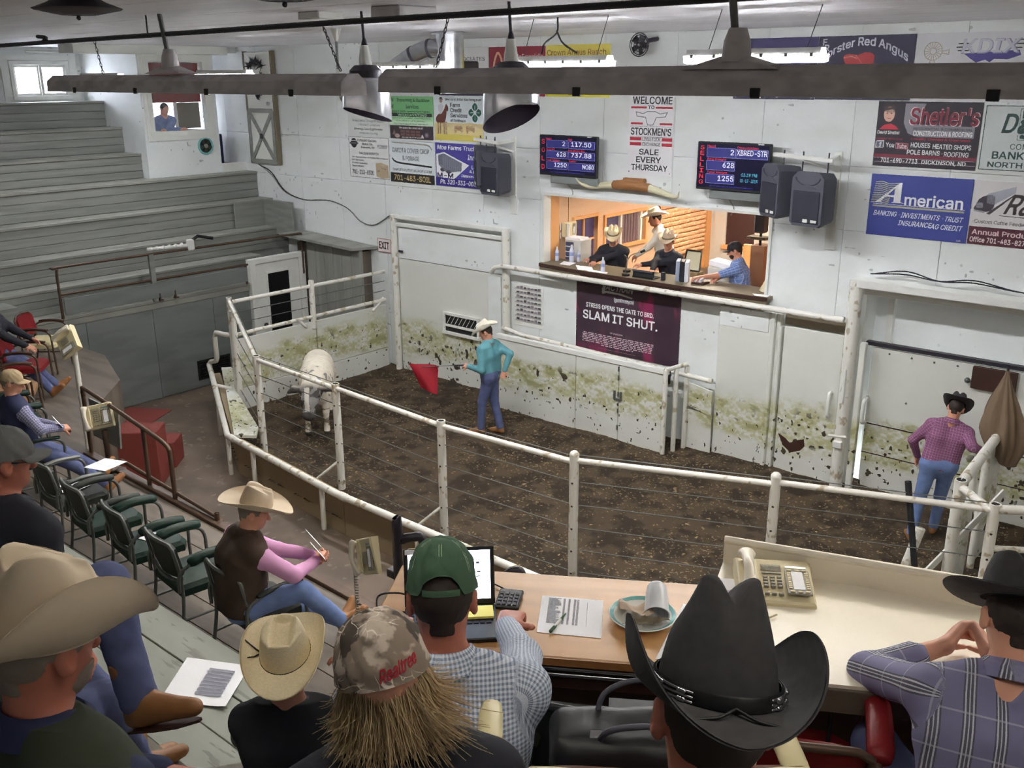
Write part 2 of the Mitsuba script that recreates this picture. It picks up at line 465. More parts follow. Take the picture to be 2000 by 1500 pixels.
# skin, hair, cloth
mat('m_skin', srgb(196, 140, 116), 0.5)
mat('m_skin_red', srgb(170, 104, 84), 0.5)
mat('m_hair_dark', srgb(40, 30, 26), 0.7)
mat('m_hair_grey', srgb(120, 108, 98), 0.8)
mat('m_hair_blond', mikit.proc(lambda p, n, uv: mix((0.58, 0.44, 0.25), (0.30, 0.20, 0.10), cell_rand(dr.floor(uv.x * 97), 1, 2))), 0.5)
mat('m_felt_tan', mikit.proc(lambda p, n, uv: mix((0.50, 0.41, 0.305), (0.42, 0.34, 0.25), fbm(p.x * 9, p.y * 9, p.z * 9, 4))), 0.85, sheen=0.3)
mat('m_felt_black', mikit.proc(lambda p, n, uv: mix((0.020, 0.019, 0.021), (0.034, 0.032, 0.033), fbm(p.x * 60, p.y * 60, p.z * 60, 3))), 0.85, sheen=0.25)
mat('m_felt_white', srgb(228, 222, 208), 0.8)
mat('m_straw', mikit.proc(lambda p, n, uv: mix((0.70, 0.60, 0.40), (0.60, 0.50, 0.315), noise(p.x * 260, p.y * 260, p.z * 260))), 0.5, coat=0.15)
mat('m_denim', mikit.proc(lambda p, n, uv: mix((0.058, 0.072, 0.16), (0.095, 0.115, 0.23), fbm(p.x * 22, p.y * 22, p.z * 22, 4))), 0.8)
mat('m_denim_light', mikit.proc(lambda p, n, uv: mix((0.10, 0.155, 0.33), (0.16, 0.225, 0.42), fbm(p.x * 18, p.y * 18, p.z * 18, 4))), 0.8)
mat('m_navy', srgb(30, 31, 40), 0.8)
mat('m_navy_blue', srgb(34, 40, 70), 0.8)
mat('m_dark_vest', srgb(34, 35, 40), 0.85)
mat('m_green_vest', srgb(50, 56, 44), 0.9)
mat('m_brown_vest', srgb(58, 44, 36), 0.85)
mat('m_pink', srgb(206, 150, 190), 0.8)
mat('m_teal', mikit.proc(lambda p, n, uv: mix((0.12, 0.32, 0.36), (0.085, 0.24, 0.285), fbm(p.x * 12, p.y * 12, p.z * 12, 3))), 0.7)
mat('m_grey_shirt', srgb(92, 94, 92), 0.85)
mat('m_cap_grey', srgb(98, 98, 96), 0.85)
mat('m_cap_green', srgb(62, 88, 68), 0.85)
mat('m_cap_stitch', srgb(150, 164, 140), 0.85)
mat('m_cap_dark', srgb(34, 30, 34), 0.8)
mat('m_cap_tan', srgb(156, 138, 108), 0.85)

def _lines(t, w):
    u = t - dr.floor(t)
    return dr.select(u < w, mi.Float(1), mi.Float(0))

def _gingham(p, n, uv):
    a, b = _lines(uv.x / 0.0115, 0.5), _lines(uv.y / 0.0115, 0.5)
    return mix((0.66, 0.70, 0.78), (0.15, 0.20, 0.30), 0.5 * (a + b))
mat('m_gingham', mikit.proc(_gingham), 0.8)

def _magenta(p, n, uv):
    a, b = _lines(uv.x / 0.03, 0.14), _lines(uv.y / 0.03, 0.14)
    return mix((0.19, 0.055, 0.135), (0.34, 0.21, 0.30), dr.maximum(a, b))
mat('m_magenta', mikit.proc(_magenta), 0.8)

def _blue_plaid(p, n, uv):
    a, b = _lines(uv.x / 0.035, 0.25), _lines(uv.y / 0.06, 0.15)
    return mix((0.12, 0.20, 0.46), (0.30, 0.40, 0.66), dr.maximum(a, 0.6 * b))
mat('m_blue_plaid', mikit.proc(_blue_plaid), 0.8)

def _stripes(p, n, uv):
    u = uv.x / 0.085
    f = u - dr.floor(u)
    s = dr.select((dr.abs(f - 0.2) < 0.025) | (dr.abs(f - 0.32) < 0.018) | (dr.abs(f - 0.44) < 0.025), mi.Float(1), mi.Float(0))
    k = dr.select((f > 0.12) & (f < 0.52), mi.Float(1), mi.Float(0))
    h = _lines(uv.y / 0.11 + 0.3, 0.05)
    return mix(mix((0.165, 0.155, 0.27), (0.075, 0.075, 0.11), k), (0.46, 0.45, 0.52), dr.maximum(s, 0.45 * h))
mat('m_stripes', mikit.proc(_stripes), 0.8)

def _check(p, n, uv):
    a, b = _lines(uv.x / 0.024, 0.16), _lines(uv.y / 0.024, 0.16)
    return mix((0.10, 0.10, 0.22), (0.46, 0.45, 0.50), dr.maximum(a, b))
mat('m_check', mikit.proc(_check), 0.8)

def _camo(p, n, uv):
    q1, q2, c1 = voronoi(p.x * 34 + 3 * noise(p.x * 30, p.y * 30, p.z * 30), p.z * 34 + p.y * 20)
    g = fbm(p.x * 26, p.y * 26, p.z * 26, 4)
    c = mix((0.20, 0.155, 0.12), (0.42, 0.35, 0.29), smoothstep(0.50, 0.62, g))
    c = mix(c, (0.055, 0.042, 0.034), smoothstep(0.55, 0.62, fbm(p.x * 20 + 9, p.y * 20, p.z * 20, 4)))
    return mix(c, (0.60, 0.53, 0.46), smoothstep(0.06, 0.03, q2 - q1) * smoothstep(0.5, 0.6, noise(p.x * 12, p.y * 12, p.z * 12 + 5)))
mat('m_camo', mikit.proc(_camo), 0.85)

# ---------------------------------------------------------------- people
V3 = lambda *a: np.array(a, float)
def unit(v):
    return np.asarray(v, float) / (np.linalg.norm(v) + 1e-12)

def two_bone(a, c, l1, l2, hint):
    """Joint between a and c so that the bones keep their lengths, bent towards hint; the end is pulled in when out of reach."""
    d = c - a; L = np.linalg.norm(d)
    if L > 0.995 * (l1 + l2):
        c = a + d / L * 0.995 * (l1 + l2); d = c - a; L = np.linalg.norm(d)
    x = (l1 * l1 - l2 * l2 + L * L) / (2 * L)
    h = math.sqrt(max(l1 * l1 - x * x, 0))
    u = d / L
    p = hint - u * (hint @ u)
    return a + u * x + unit(p) * h, c

def hand_prims(w, d, palm, s, curl=0.5, spread=0.1, right=True):
    """Palm, four fingers and a thumb from the wrist w along d; palm is the way the palm faces."""
    d = unit(d); palm = unit(palm - d * (palm @ d)); side = np.cross(palm, d) * (1 if right else -1)   # towards the thumb
    out = []
    k = 0.010 * s
    for o in (-0.028, -0.009, 0.010, 0.028):
        out.append(('c', w + side * o * 0.7 * s, w + d * 0.088 * s + side * o * s, 0.0165 * s, 0.0135 * s, 0.02 * s))
    for i, (o, L) in enumerate(((0.030, 0.070), (0.010, 0.078), (-0.010, 0.072), (-0.029, 0.056))):
        p = w + d * 0.09 * s + side * o * s
        dirn = unit(d + side * o * spread * 25)
        for j, (f, r) in enumerate(((0.45, 0.0090), (0.32, 0.0082), (0.23, 0.0074))):
            ang = curl * (0.55, 0.95, 0.6)[j]
            c, sn = math.cos(ang), math.sin(ang)
            pn = palm - dirn * (palm @ dirn); pn = unit(pn)
            dirn = unit(dirn * c + pn * sn)
            q = p + dirn * L * f * s
            out.append(('c', p, q, r * s, (r - 0.0007) * s, 0.004 * s))
            palm = unit(palm * 1.0)
            p = q
    p = w + d * 0.025 * s + side * 0.026 * s
    q = p + unit(d * 0.55 + side * 0.75 + palm * 0.35) * 0.042 * s
    r_ = q + unit(d * 0.85 + side * 0.30 + palm * (0.2 + 0.4 * curl)) * 0.034 * s
    t = r_ + unit(d * 0.95 + side * 0.0 + palm * (0.2 + 0.5 * curl)) * 0.026 * s
    out += [('c', p, q, 0.0145 * s, 0.0115 * s, 0.016 * s), ('c', q, r_, 0.0112 * s, 0.0095 * s, 0.006 * s), ('c', r_, t, 0.0095 * s, 0.0082 * s, 0.005 * s)]
    return out

def skeleton(pelvis, face, s=1.0, lean=0.0, side_lean=0.0, twist=0.0, head=(0, 0, 0), hands=(None, None), feet=(None, None), elbow=(None, None), knee=(None, None), shrug=0.0, wide=1.0, hunch=0.0, hs=1.0, reach=1.0):
    """Joint positions of a figure. pelvis: between the hip joints; face: heading in degrees, 0 = +Y, 90 = -X; lean forward and head (yaw left, pitch down, roll) in degrees."""
    h = math.radians(face)
    f = V3(-math.sin(h), math.cos(h), 0); r = V3(math.cos(h), math.sin(h), 0); z = V3(0, 0, 1)
    la, sl = math.radians(lean), math.radians(side_lean)
    up = unit(z * math.cos(la) + f * math.sin(la) + r * math.sin(sl))
    fl = unit(f - up * (f @ up))
    tw = math.radians(twist)
    rl0 = np.cross(fl, up)
    fl, rl = unit(fl * math.cos(tw) - rl0 * math.sin(tw)), unit(rl0 * math.cos(tw) + fl * math.sin(tw))
    J = {'s': s, 'f': f, 'r': r, 'pelvis': np.asarray(pelvis, float), 'up': up, 'fl': fl, 'rl': rl, 'wide': wide}
    P = J['pelvis']
    J['hip'] = [P - r * 0.09 * s, P + r * 0.09 * s]
    J['chest'] = P + up * 0.33 * s
    up2 = unit(up + fl * math.tan(math.radians(hunch)))
    J['neck'] = J['chest'] + up2 * 0.19 * s
    J['sh'] = [J['neck'] - up2 * (0.092 - shrug) * s - rl * 0.180 * s * wide + fl * 0.01 * s, J['neck'] - up2 * (0.092 - shrug) * s + rl * 0.180 * s * wide + fl * 0.01 * s]
    hy, hp, hr = (math.radians(v) for v in head)
    hf = unit(f * math.cos(hy) - r * math.sin(hy))
    hrt = np.cross(hf, z)
    hu = z * math.cos(hp) + hf * math.sin(hp)
    hf2 = hf * math.cos(hp) - z * math.sin(hp)
    hu = unit(hu * math.cos(hr) + hrt * math.sin(hr)); hrt = np.cross(hf2, hu)
    J['hf'], J['hr'], J['hu'] = unit(hf2), unit(hrt), hu
    J['hs'] = s * hs
    J['head'] = J['neck'] + unit(up2 * 0.5 + hu * 0.6) * 0.155 * J['hs'] + J['hf'] * 0.012 * s
    J['el'], J['wr'] = [None, None], [None, None]
    for i in (0, 1):
        sg = -1 if i == 0 else 1
        t = hands[i]
        if t is None:
            t = J['sh'][i] - z * 0.52 * s + rl * sg * 0.06 * s + f * 0.06 * s
        hint = elbow[i] if elbow[i] is not None else (-z * 0.8 + rl * sg * 0.6 - fl * 0.5)
        J['el'][i], J['wr'][i] = two_bone(J['sh'][i], np.asarray(t, float), 0.295 * s, 0.255 * s, np.asarray(hint, float))
    J['kn'], J['an'] = [None, None], [None, None]
    for i in (0, 1):
        sg = -1 if i == 0 else 1
        t = feet[i]
        if t is None:
            t = J['hip'][i] - z * 0.85 * s
        hint = knee[i] if knee[i] is not None else (f + r * sg * 0.12)
        J['kn'][i], J['an'][i] = two_bone(J['hip'][i], np.asarray(t, float), 0.43 * s, 0.43 * s, np.asarray(hint, float))
    return J

def torso_prims(J, g=0.0, belly=0.0):
    s, up, fl, rl, P = J['s'], J['up'], J['fl'], J['rl'], J['pelvis']
    w = J['wide']
    o = []
    for sg in (-1, 1):
        o.append(('c', P + rl * sg * 0.075 * s * w, J['chest'] + rl * sg * 0.085 * s * w, 0.112 * s + g, 0.112 * s + g, 0.08 * s))
        o.append(('c', J['chest'] + rl * sg * 0.085 * s * w, J['neck'] - up * 0.09 * s + rl * sg * 0.09 * s * w, 0.112 * s + g, 0.082 * s + g, 0.06 * s))
        i = 0 if sg < 0 else 1
        o.append(('c', J['neck'] - up * 0.018 * s + rl * sg * 0.045 * s, J['sh'][i], 0.046 * s + g, 0.062 * s + g, 0.05 * s))
    if belly:
        o.append(('e', P + up * 0.14 * s + fl * 0.05 * s, np.array([rl, fl, up]), np.array([0.16, 0.11 + belly, 0.17]) * s, 0.08 * s))
    return o

def arm_prims(J, i, g=0.0, to=1.0):
    s = J['s']
    a, b, c = J['sh'][i], J['el'][i], J['wr'][i]
    o = [('c', a, b, 0.060 * s + g, 0.047 * s + g, 0.05 * s)]
    if to > 0.5:
        o.append(('c', b, b + (c - b) * (to - 0.5) * 2, 0.046 * s + g, (0.046 - 0.016 * (to - 0.5) * 2) * s + g, 0.02 * s))
    else:
        o[0] = ('c', a, a + (b - a) * to * 2, 0.060 * s + g, (0.060 - 0.013 * to * 2) * s + g * 1.3, 0.05 * s)
    return o

def leg_prims(J, i, g=0.0, to=1.0):
    s = J['s']
    a, b, c = J['hip'][i], J['kn'][i], J['an'][i]
    return [('c', a, b, 0.092 * s + g, 0.060 * s + g, 0.06 * s), ('c', b, b + (c - b) * to, 0.060 * s + g, 0.044 * s + g * 1.5, 0.025 * s)]

def head_prims(J):
    s, c, f, r, u = J['hs'], J['head'], J['hf'], J['hr'], J['hu']
    A = np.array([r, f, u])
    E = lambda x, y, z, a, b, d, k: ('e', c + (r * x + f * y + u * z) * s, A, np.array([a, b, d]) * s, k * s)
    o = [E(0, -0.012, 0.022, 0.076, 0.096, 0.094, 0.02), E(0, 0.030, -0.050, 0.056, 0.058, 0.070, 0.04), E(0, 0.066, -0.088, 0.024, 0.022, 0.022, 0.03), E(0, 0.072, 0.012, 0.052, 0.018, 0.012, 0.02)]
    o += [('-e', c + (r * x + f * 0.092 + u * -0.008) * s, A, np.array([0.017, 0.016, 0.011]) * s, 0.012 * s) for x in (-0.032, 0.032)]
    o += [E(x, 0.074, -0.008, 0.012, 0.012, 0.011, 0.004) for x in (-0.031, 0.031)]
    o += [('c', c + (f * 0.082 + u * 0.002) * s, c + (f * 0.108 + u * -0.034) * s, 0.009 * s, 0.014 * s, 0.014 * s), E(0, 0.084, -0.060, 0.024, 0.012, 0.006, 0.01), E(0, 0.082, -0.070, 0.020, 0.012, 0.006, 0.008)]
    for sg in (-1, 1):
        Ae = np.array([unit(r * sg + f * -0.35), unit(f + r * sg * 0.35), u])
        o.append(('e', c + (r * sg * 0.083 - f * 0.012 - u * 0.008) * s, Ae, np.array([0.010, 0.021, 0.033]) * s, 0.010 * s))
        o.append(('-e', c + (r * sg * 0.092 - f * 0.004 - u * 0.006) * s, Ae, np.array([0.006, 0.011, 0.018]) * s, 0.006 * s))
    o.append(('c', J['neck'] - J['up'] * 0.03 * s, c - u * 0.055 * s - f * 0.022 * s, 0.062 * s, 0.056 * s, 0.03 * s))
    return o

def uv_by_bone(m, bones):
    """Cloth coordinates in metres: along each bone and around it, by the nearest bone (a, b, front, radius)."""
    V = m.vertices
    D = np.stack([d_cone(V, a, b, r, r) for a, b, fr, r in bones], 1)
    k = D.argmin(1)
    uv = np.zeros((len(V), 2))
    for i, (a, b, fr, r) in enumerate(bones):
        t = unit(b - a); x = unit(np.cross(t, fr)); y = np.cross(x, t)
        q = V - a
        ang = np.arctan2(q @ x, -(q @ y))
        flat = (q @ x)
        uu = flat if r > 0.15 else ang * r
        uv[k == i] = np.stack([uu, q @ t], 1)[k == i] + i * 0.37
    return uv

def folds(amp, fr, seed=0):
    return lambda p: amp * (meshkit.fbm(p * fr, 2, seed) - 0.5)

def cloth(parent, name, prims, bsdf, h, bones=None, amp=0.010, fr=11.0, seed=0, cut=None, label=None):
    lo, hi = prim_bounds(prims)
    fd = folds(amp, fr, seed)
    def fn(p):
        d = d_prims(p, prims)
        near = np.abs(d) < 0.05
        e = d.copy()
        if amp:
            e[near] += fd(p[near])
        if cut is not None:
            e = np.maximum(e, cut(p))
        return e
    m = skin(fn, lo, hi, h)
    if bones is not None:
        return part(parent, name, m, bsdf, True, label, uv=uv_by_bone(m, bones))
    return part(parent, name, m, bsdf, True, label)

def shirt_bones(J):
    s = J['s']
    b = [(J['pelvis'], J['neck'], J['fl'], 0.165 * s)]
    for i in (0, 1):
        b += [(J['sh'][i], J['el'][i], J['fl'], 0.06 * s), (J['el'][i], J['wr'][i], J['fl'], 0.05 * s)]
    return b

def person(label, J, shirt='m_navy', pants='m_denim', boots='m_leather', skin_mat='m_skin', h=0.009, hh=None, curl=(0.5, 0.5), palm=(None, None), hand_dir=(None, None), sleeve=1.0, belly=0.0, vest=None, pattern=False,
           hair=None, hair_cut=0.0, collar=None, group=None, amp=0.010, legs=True, fr=11.0, beard=None):
    key = thing('person', label, 'person', group)
    s = J['s']
    B = head_prims(J) + torso_prims(J, -0.004) + sum((arm_prims(J, i, -0.004) for i in (0, 1)), [])
    if legs:
        B += sum((leg_prims(J, i, -0.006) for i in (0, 1)), [])
    for i in (0, 1):
        d = hand_dir[i] if hand_dir[i] is not None else unit(J['wr'][i] - J['el'][i])
        pm = palm[i] if palm[i] is not None else V3(0, 0, -1) * 0.7 + J['rl'] * (0.5 if i == 0 else -0.5)
        B += hand_prims(J['wr'][i], d, np.asarray(pm, float), s, curl[i], right=(i == 1))
    lo, hi = prim_bounds(B)
    part(key, 'body', skin(lambda p: d_prims(p, B), lo, hi, hh or h * 0.75), skin_mat, True)
    T = torso_prims(J, 0.008, belly)
    S = T + sum((arm_prims(J, i, 0.009, sleeve) for i in (0, 1)), [])
    cutn = lambda p: (p - (J['neck'] + J['up'] * 0.030 * s)) @ J['up']
    waist = lambda p: np.maximum(cutn(p), -((p - (J['pelvis'] - J['up'] * 0.045 * s)) @ J['up']))
    cloth(key, 'shirt', S, shirt, h, shirt_bones(J) if pattern else None, amp, fr, 1, waist)
    if vest:
        W = torso_prims(J, 0.022, belly)
        cloth(key, 'vest', W, vest, h, None, amp, fr * 0.8, 5, waist)
    if collar:
        ring = []
        for a in np.linspace(0, 2 * np.pi, 28, endpoint=False):
            ring.append([J['neck'] + J['rl'] * math.sin(a) * q * s + J['fl'] * math.cos(a) * q * 1.05 * s + J['up'] * (z + 0.012 * (1 - math.cos(a)) * 0.5 - 0.03 * max(math.cos(a), 0)) * s + J['fl'] * 0.012 * s for q, z in ((0.098, -0.022), (0.086, 0.012), (0.072, 0.030), (0.068, 0.012))])
        m = shell(np.array(ring), 0.004, True)
        if pattern:
            part(key, 'collar', m, collar, True, uv=np.stack([np.arctan2((m.vertices - J['neck']) @ J['rl'], (m.vertices - J['neck']) @ J['fl']) * 0.08, (m.vertices - J['neck']) @ J['up']], 1))
        else:
            part(key, 'collar', m, collar, True)
    if legs:
        L = [('c', J['hip'][0], J['hip'][1], 0.108 * s, 0.108 * s, 0.05 * s), ('c', J['pelvis'] + J['up'] * 0.05 * s - J['rl'] * 0.06 * s, J['pelvis'] + J['up'] * 0.05 * s + J['rl'] * 0.06 * s, 0.118 * s, 0.120 * s, 0.05 * s)]
        L += sum((leg_prims(J, i, 0.008, 0.97) for i in (0, 1)), [])
        cloth(key, 'jeans', L, pants, h * 1.15, None, amp, fr, 3, None)
        for i in (0, 1):
            a = J['an'][i]; sh = unit(J['an'][i] - J['kn'][i])
            fwd = unit(J['f'] + J['r'] * (0.18 if i else -0.18) - sh * (J['f'] @ sh) * (1.0 if abs(sh[2]) < 0.8 else 0.0))
            dn = -unit(np.cross(np.cross(fwd, -sh), fwd)) if abs(sh @ fwd) < 0.99 else sh
            dn = sh if dn @ sh < 0 else dn
            dn = unit(sh - fwd * (sh @ fwd))
            heel, toe = a + dn * 0.055 * s - fwd * 0.03 * s, a + dn * 0.062 * s + fwd * 0.165 * s
            Q = [('c', a - sh * 0.10 * s, a + dn * 0.03 * s, 0.046 * s, 0.040 * s, 0.02 * s), ('c', heel, toe, 0.036 * s, 0.028 * s, 0.03 * s), ('c', a + dn * 0.01 * s, toe - dn * 0.006 * s, 0.042 * s, 0.024 * s, 0.03 * s)]
            lo, hi = prim_bounds(Q)
            top = a + dn * 0.088 * s
            part(key, 'boot', skin(lambda p: np.maximum(d_prims(p, Q), (p - top) @ dn), lo, hi, h), boots, True)
    if hair:
        c, f, r, u, s = J['head'], J['hf'], J['hr'], J['hu'], J['hs']
        A = np.array([r, f, u])
        def hf(p):
            q = (p - c) @ A.T / s
            d = np.minimum(d_ell(p, c - f * 0.014 * s + u * 0.020 * s, A, np.array([0.080, 0.099, 0.098]) * s), d_cone(p, c - f * 0.055 * s - u * 0.01 * s, c - f * 0.05 * s - u * (0.07 + hair_cut) * s, 0.045 * s, 0.036 * s))
            d = d + 0.004 * (meshkit.fbm(p * 60, 2, 4) - 0.5)
            return np.maximum(d, np.maximum((q[:, 1] - 0.035 - 0.5 * np.maximum(q[:, 2] - 0.02, 0)), np.maximum(-0.075 - hair_cut - q[:, 2], np.where((q[:, 1] > -0.045) & (np.abs(q[:, 0]) > 0.055), -0.005 - q[:, 2], -1))) * s)
        lo, hi = c - 0.16 * s, c + 0.16 * s
        part(key, 'hair', skin(hf, lo, hi, max(h * 0.7, 0.005)), hair, True)
    if beard:
        c, f, r, u = J['head'], J['hf'], J['hr'], J['hu']
        A = np.array([r, f, u])
        def bf(p):
            q = (p - c) @ A.T / s
            d = d_ell(p, c + f * 0.034 * s - u * 0.055 * s, A, np.array([0.060, 0.062, 0.072]) * s) + 0.006 * (meshkit.fbm(p * 90, 2, 4) - 0.5)
            return np.maximum(d, np.maximum(q[:, 2] + 0.045 + 0.25 * np.maximum(q[:, 1] - 0.05, 0), 0.005 - q[:, 1]) * s)
        part(key, 'beard', skin(bf, c - 0.16 * s, c + 0.16 * s, max(h * 0.6, 0.004)), beard, True)
    return key

def hat_frame(J, tilt=0.0, up=0.055, back=0.0):
    """Origin, forward and up of a hat set on the head."""
    f, u = J['hf'], J['hu']
    t = math.radians(tilt)
    f2, u2 = f * math.cos(t) - u * math.sin(t), u * math.cos(t) + f * math.sin(t)
    return J['head'] + u * up * J['hs'] - f * back * J['hs'], f2, u2

def cowboy_hat(key, J, bsdf, s=1.0, brim=(0.155, 0.215), crown=0.125, curl=0.075, dip=0.02, crease='cattleman', band=None, tilt=0.0, taper=0.80, pinch=0.0, n=64, up=0.052, pw=2.2, back=0.0, roll=0.0):
    """Creased crown and curled brim as two parts; brim = half width, half length (m)."""
    o, f, u = hat_frame(J, tilt, up, back)
    th = np.linspace(0, 2 * np.pi, n, endpoint=False)
    a, b = 0.083 * s, 0.102 * s
    cx, cy = np.sin(th), np.cos(th)
    prof = [(0.0, 0.0)] + [(0.0 + 0.02 * t, t) for t in ()]
    rows = []
    T = np.concatenate([np.linspace(0, 0.78, 9), np.linspace(0.82, 1.0, 7), ])
    top = crown * s
    for t in T:
        rows.append((1 - (1 - taper) * t ** 1.5 if t < 1 else taper, top * t))
    ring = [(k, z) for k, z in rows]
    last = taper
    for q in (0.985, 0.94, 0.86, 0.75, 0.62, 0.48, 0.34, 0.2, 0.08, 0.0):
        ring.append((last * q, top * (1 + 0.055 * math.sqrt(max(0, 1 - q * q)))))
    P = np.zeros((n, len(ring), 3))
    for j, (k, z) in enumerate(ring):
        X, Y = cx * a * k, cy * b * k
        Z = np.full(n, z)
        w = np.clip((z / top - 0.45) / 0.55, 0, 1) ** 1.5
        if crease == 'cattleman':
            Z = Z - w * 0.040 * s * np.exp(-(X / (0.017 * s)) ** 2) * np.clip((0.11 * s - np.abs(Y + 0.01 * s)) / (0.05 * s), 0, 1)
            for sg in (-1, 1):
                g = np.exp(-((X - sg * 0.052 * s) / (0.022 * s)) ** 2 - ((Y - 0.035 * s) / (0.05 * s)) ** 2)
                Z = Z - w * 0.022 * s * g
                X = X - sg * w * 0.013 * s * g
            Z = Z + w * (-0.012 * s * np.clip(Y / b, -1, 1) - 0.010 * s * (Y / b) ** 2)
        elif crease == 'square':
            Z = Z - w * 0.030 * s * np.clip(1 - (np.abs(X) / (0.040 * s)) ** 4, 0, 1) * np.clip((0.075 * s - np.abs(Y)) / (0.014 * s), 0, 1)
        elif crease == 'gus':
            Z = Z - w * 0.035 * s * np.exp(-(X / (0.018 * s)) ** 2) * np.clip((0.11 * s - np.abs(Y)) / (0.05 * s), 0, 1) - w * 0.035 * s * np.clip(Y / b, -0.3, 1)
            for sg in (-1, 1):
                g = np.exp(-((X - sg * 0.055 * s) / (0.026 * s)) ** 2 - ((Y - 0.04 * s) / (0.05 * s)) ** 2)
                Z = Z - w * 0.02 * s * g; X = X - sg * w * 0.02 * s * g
        P[:, j] = np.stack([X, Y, Z], 1)
    part(key, 'hat_crown', framed(shell(P, 0.003, True), o, f, u), bsdf, True)
    R = np.linspace(0, 1, 14)
    Q = np.zeros((n, len(R), 3))
    W, Lh = brim[0] * s, brim[1] * s
    for j, t in enumerate(R):
        ax, ay = a * 1.0 + (W - a) * t, b * 1.0 + (Lh - b) * t
        X, Y = cx * ax, cy * ay
        rise = curl * s * (t ** pw) * np.abs(cx) ** 1.7
        X = X * (1 - 0.20 * (curl / 0.075) * t ** 2 * np.abs(cx) ** 2)
        Z = rise - dip * s * t * cy ** 2 * (1 + 0.25 * cy) + roll * s * t * cx
        Q[:, j] = np.stack([X, Y, Z + 0.004 * s], 1)
    part(key, 'hat_brim', framed(shell(Q, 0.004, True, True), o, f, u), bsdf, True)
    if band:
        Bn = np.stack([np.stack([cx * (a * k2 + e), cy * (b * k2 + e), np.full(n, z)], 1) for z, k2, e in ((0.004 * s, 1.0, 0.004), (0.010 * s, 1.0, 0.007), (0.020 * s, 0.995, 0.007), (0.026 * s, 0.99, 0.003))], 1)
        part(key, 'hat_band', framed(shell(Bn, 0.002, True), o, f, u), band, True)
    return o, f, u

def ball_cap(key, J, bsdf, s=1.0, visor=None, tilt=0.0, back_hole=False, stitch=None, high=1.0, up=0.028):
    o, f, u = hat_frame(J, tilt, up, 0.006)
    a, b, c = 0.088 * s, 0.106 * s, 0.098 * s * high
    n, k = 72, 22
    th = np.linspace(0, 2 * np.pi, n, endpoint=False)
    P = np.zeros((n, k, 3))
    for j, t in enumerate(np.linspace(0, 1, k)):
        ph = t * np.pi / 2
        rr = np.cos(ph) ** 0.72; z = c * np.sin(ph) ** 1.02
        seam = 1 + 0.0 * th
        for q in range(6):
            dlt = np.angle(np.exp(1j * (th - q * np.pi / 3)))
            seam = seam - 0.010 * np.exp(-(dlt / 0.035) ** 2) * (0.3 + 0.7 * t)
        lift = np.zeros(n)
        if back_hole:
            d = np.angle(np.exp(1j * (th - np.pi)))
            lift = 0.052 * s * np.clip(1 - (d / 0.62) ** 2, 0, 1) ** 0.5 * (1 - t) ** 2.2
        wob = 0.0025 * s * (meshkit.noise(np.stack([np.sin(th) * 4, np.cos(th) * 4, np.full(n, t * 5)], 1), 3) - 0.5) * 4
        P[:, j] = np.stack([np.sin(th) * a * rr * seam + wob, np.cos(th) * b * rr * seam + wob, z + lift - 0.006 * s * (1 - t)], 1)
    part(key, 'cap_crown', framed(shell(P, 0.003, True), o, f, u), bsdf, True)
    vt = np.linspace(-1.15, 1.15, 25)
    Q = np.zeros((25, 8, 3))
    for j, t in enumerate(np.linspace(0, 1, 8)):
        x = np.sin(vt) * a * 1.0 * (1 - 0.02 * t); y0 = np.cos(vt) * b
        y = y0 + t * 0.072 * s * (np.cos(vt * 1.05)) ** 0.8
        Q[:, j] = np.stack([x, y, -0.004 * s - 0.020 * s * (np.sin(vt) ** 2) * (0.3 + 0.7 * t) - 0.010 * s * t], 1)
    part(key, 'cap_visor', framed(shell(Q, 0.004, False, True), o, f, u), visor or bsdf, True)
    part(key, 'cap_button', framed(moved(trimesh.creation.icosphere(subdivisions=2, radius=0.009 * s), (0, 0, c - 0.002)), o, f, u), bsdf, True)
    if stitch:
        st = []
        for q in range(6):
            for dl in (-0.035, 0.035):
                t = np.linspace(0.08 if q != 3 or not back_hole else 0.42, 0.97, 24)
                ph = t * np.pi / 2; rr = np.cos(ph) ** 0.72
                w = q * np.pi / 3 + dl / np.maximum(rr, 0.22)
                lift = 0.052 * s * (1 - t) ** 2.2 if (back_hole and q == 3) else 0
                st.append(tube(np.stack([np.sin(w) * (a * rr + 0.001), np.cos(w) * (b * rr + 0.001), c * np.sin(ph) ** 1.02 + lift + 0.0005], 1), 0.0009 * s, 4))
        part(key, 'cap_stitching', framed(cat(st), o, f, u), stitch, True)
    if back_hole:
        w = np.linspace(-0.55, 0.55, 14) + np.pi
        S = np.stack([np.stack([np.sin(w) * a * 1.0, np.cos(w) * b * 1.0, np.full(14, z)], 1) for z in (-0.006 * s, 0.010 * s)], 1)
        part(key, 'cap_strap', framed(shell(S, 0.003), o, f, u), bsdf, True)
    return o, f, u

# ================================================================ the hall
YW = 12.2                      # face of the sale-block wall
ZC = 5.95                      # ceiling
ZA = -0.2                      # aisle floor round the ring

struct('floor', 'worn brown wooden aisle floor around the sale ring')
put('floor', box(-21, 4.2, -4.2, YW + 0.1, ZA - 0.15, ZA), 'm_floor')

# ceiling of long boards
k = struct('ceiling', 'off-white board ceiling')
put(k, box(-21, 4.2, -4.2, YW + 0.2, ZC + 0.02, ZC + 0.15), 'm_grey_dark')
ys = np.arange(-4.2, YW + 0.2, 1.22)
for i, y in enumerate(ys):
    for x0, x1 in ((-21, -15.9), (-15.9, -11.0), (-11.0, -6.1), (-6.1, -1.2), (-1.2, 4.2)):
        part(k, 'panel', box(x0 + 0.006, x1 - 0.006, y + 0.006, min(y + 1.22, YW + 0.2) - 0.006, ZC, ZC + 0.03, 0.004), 'm_ceiling')

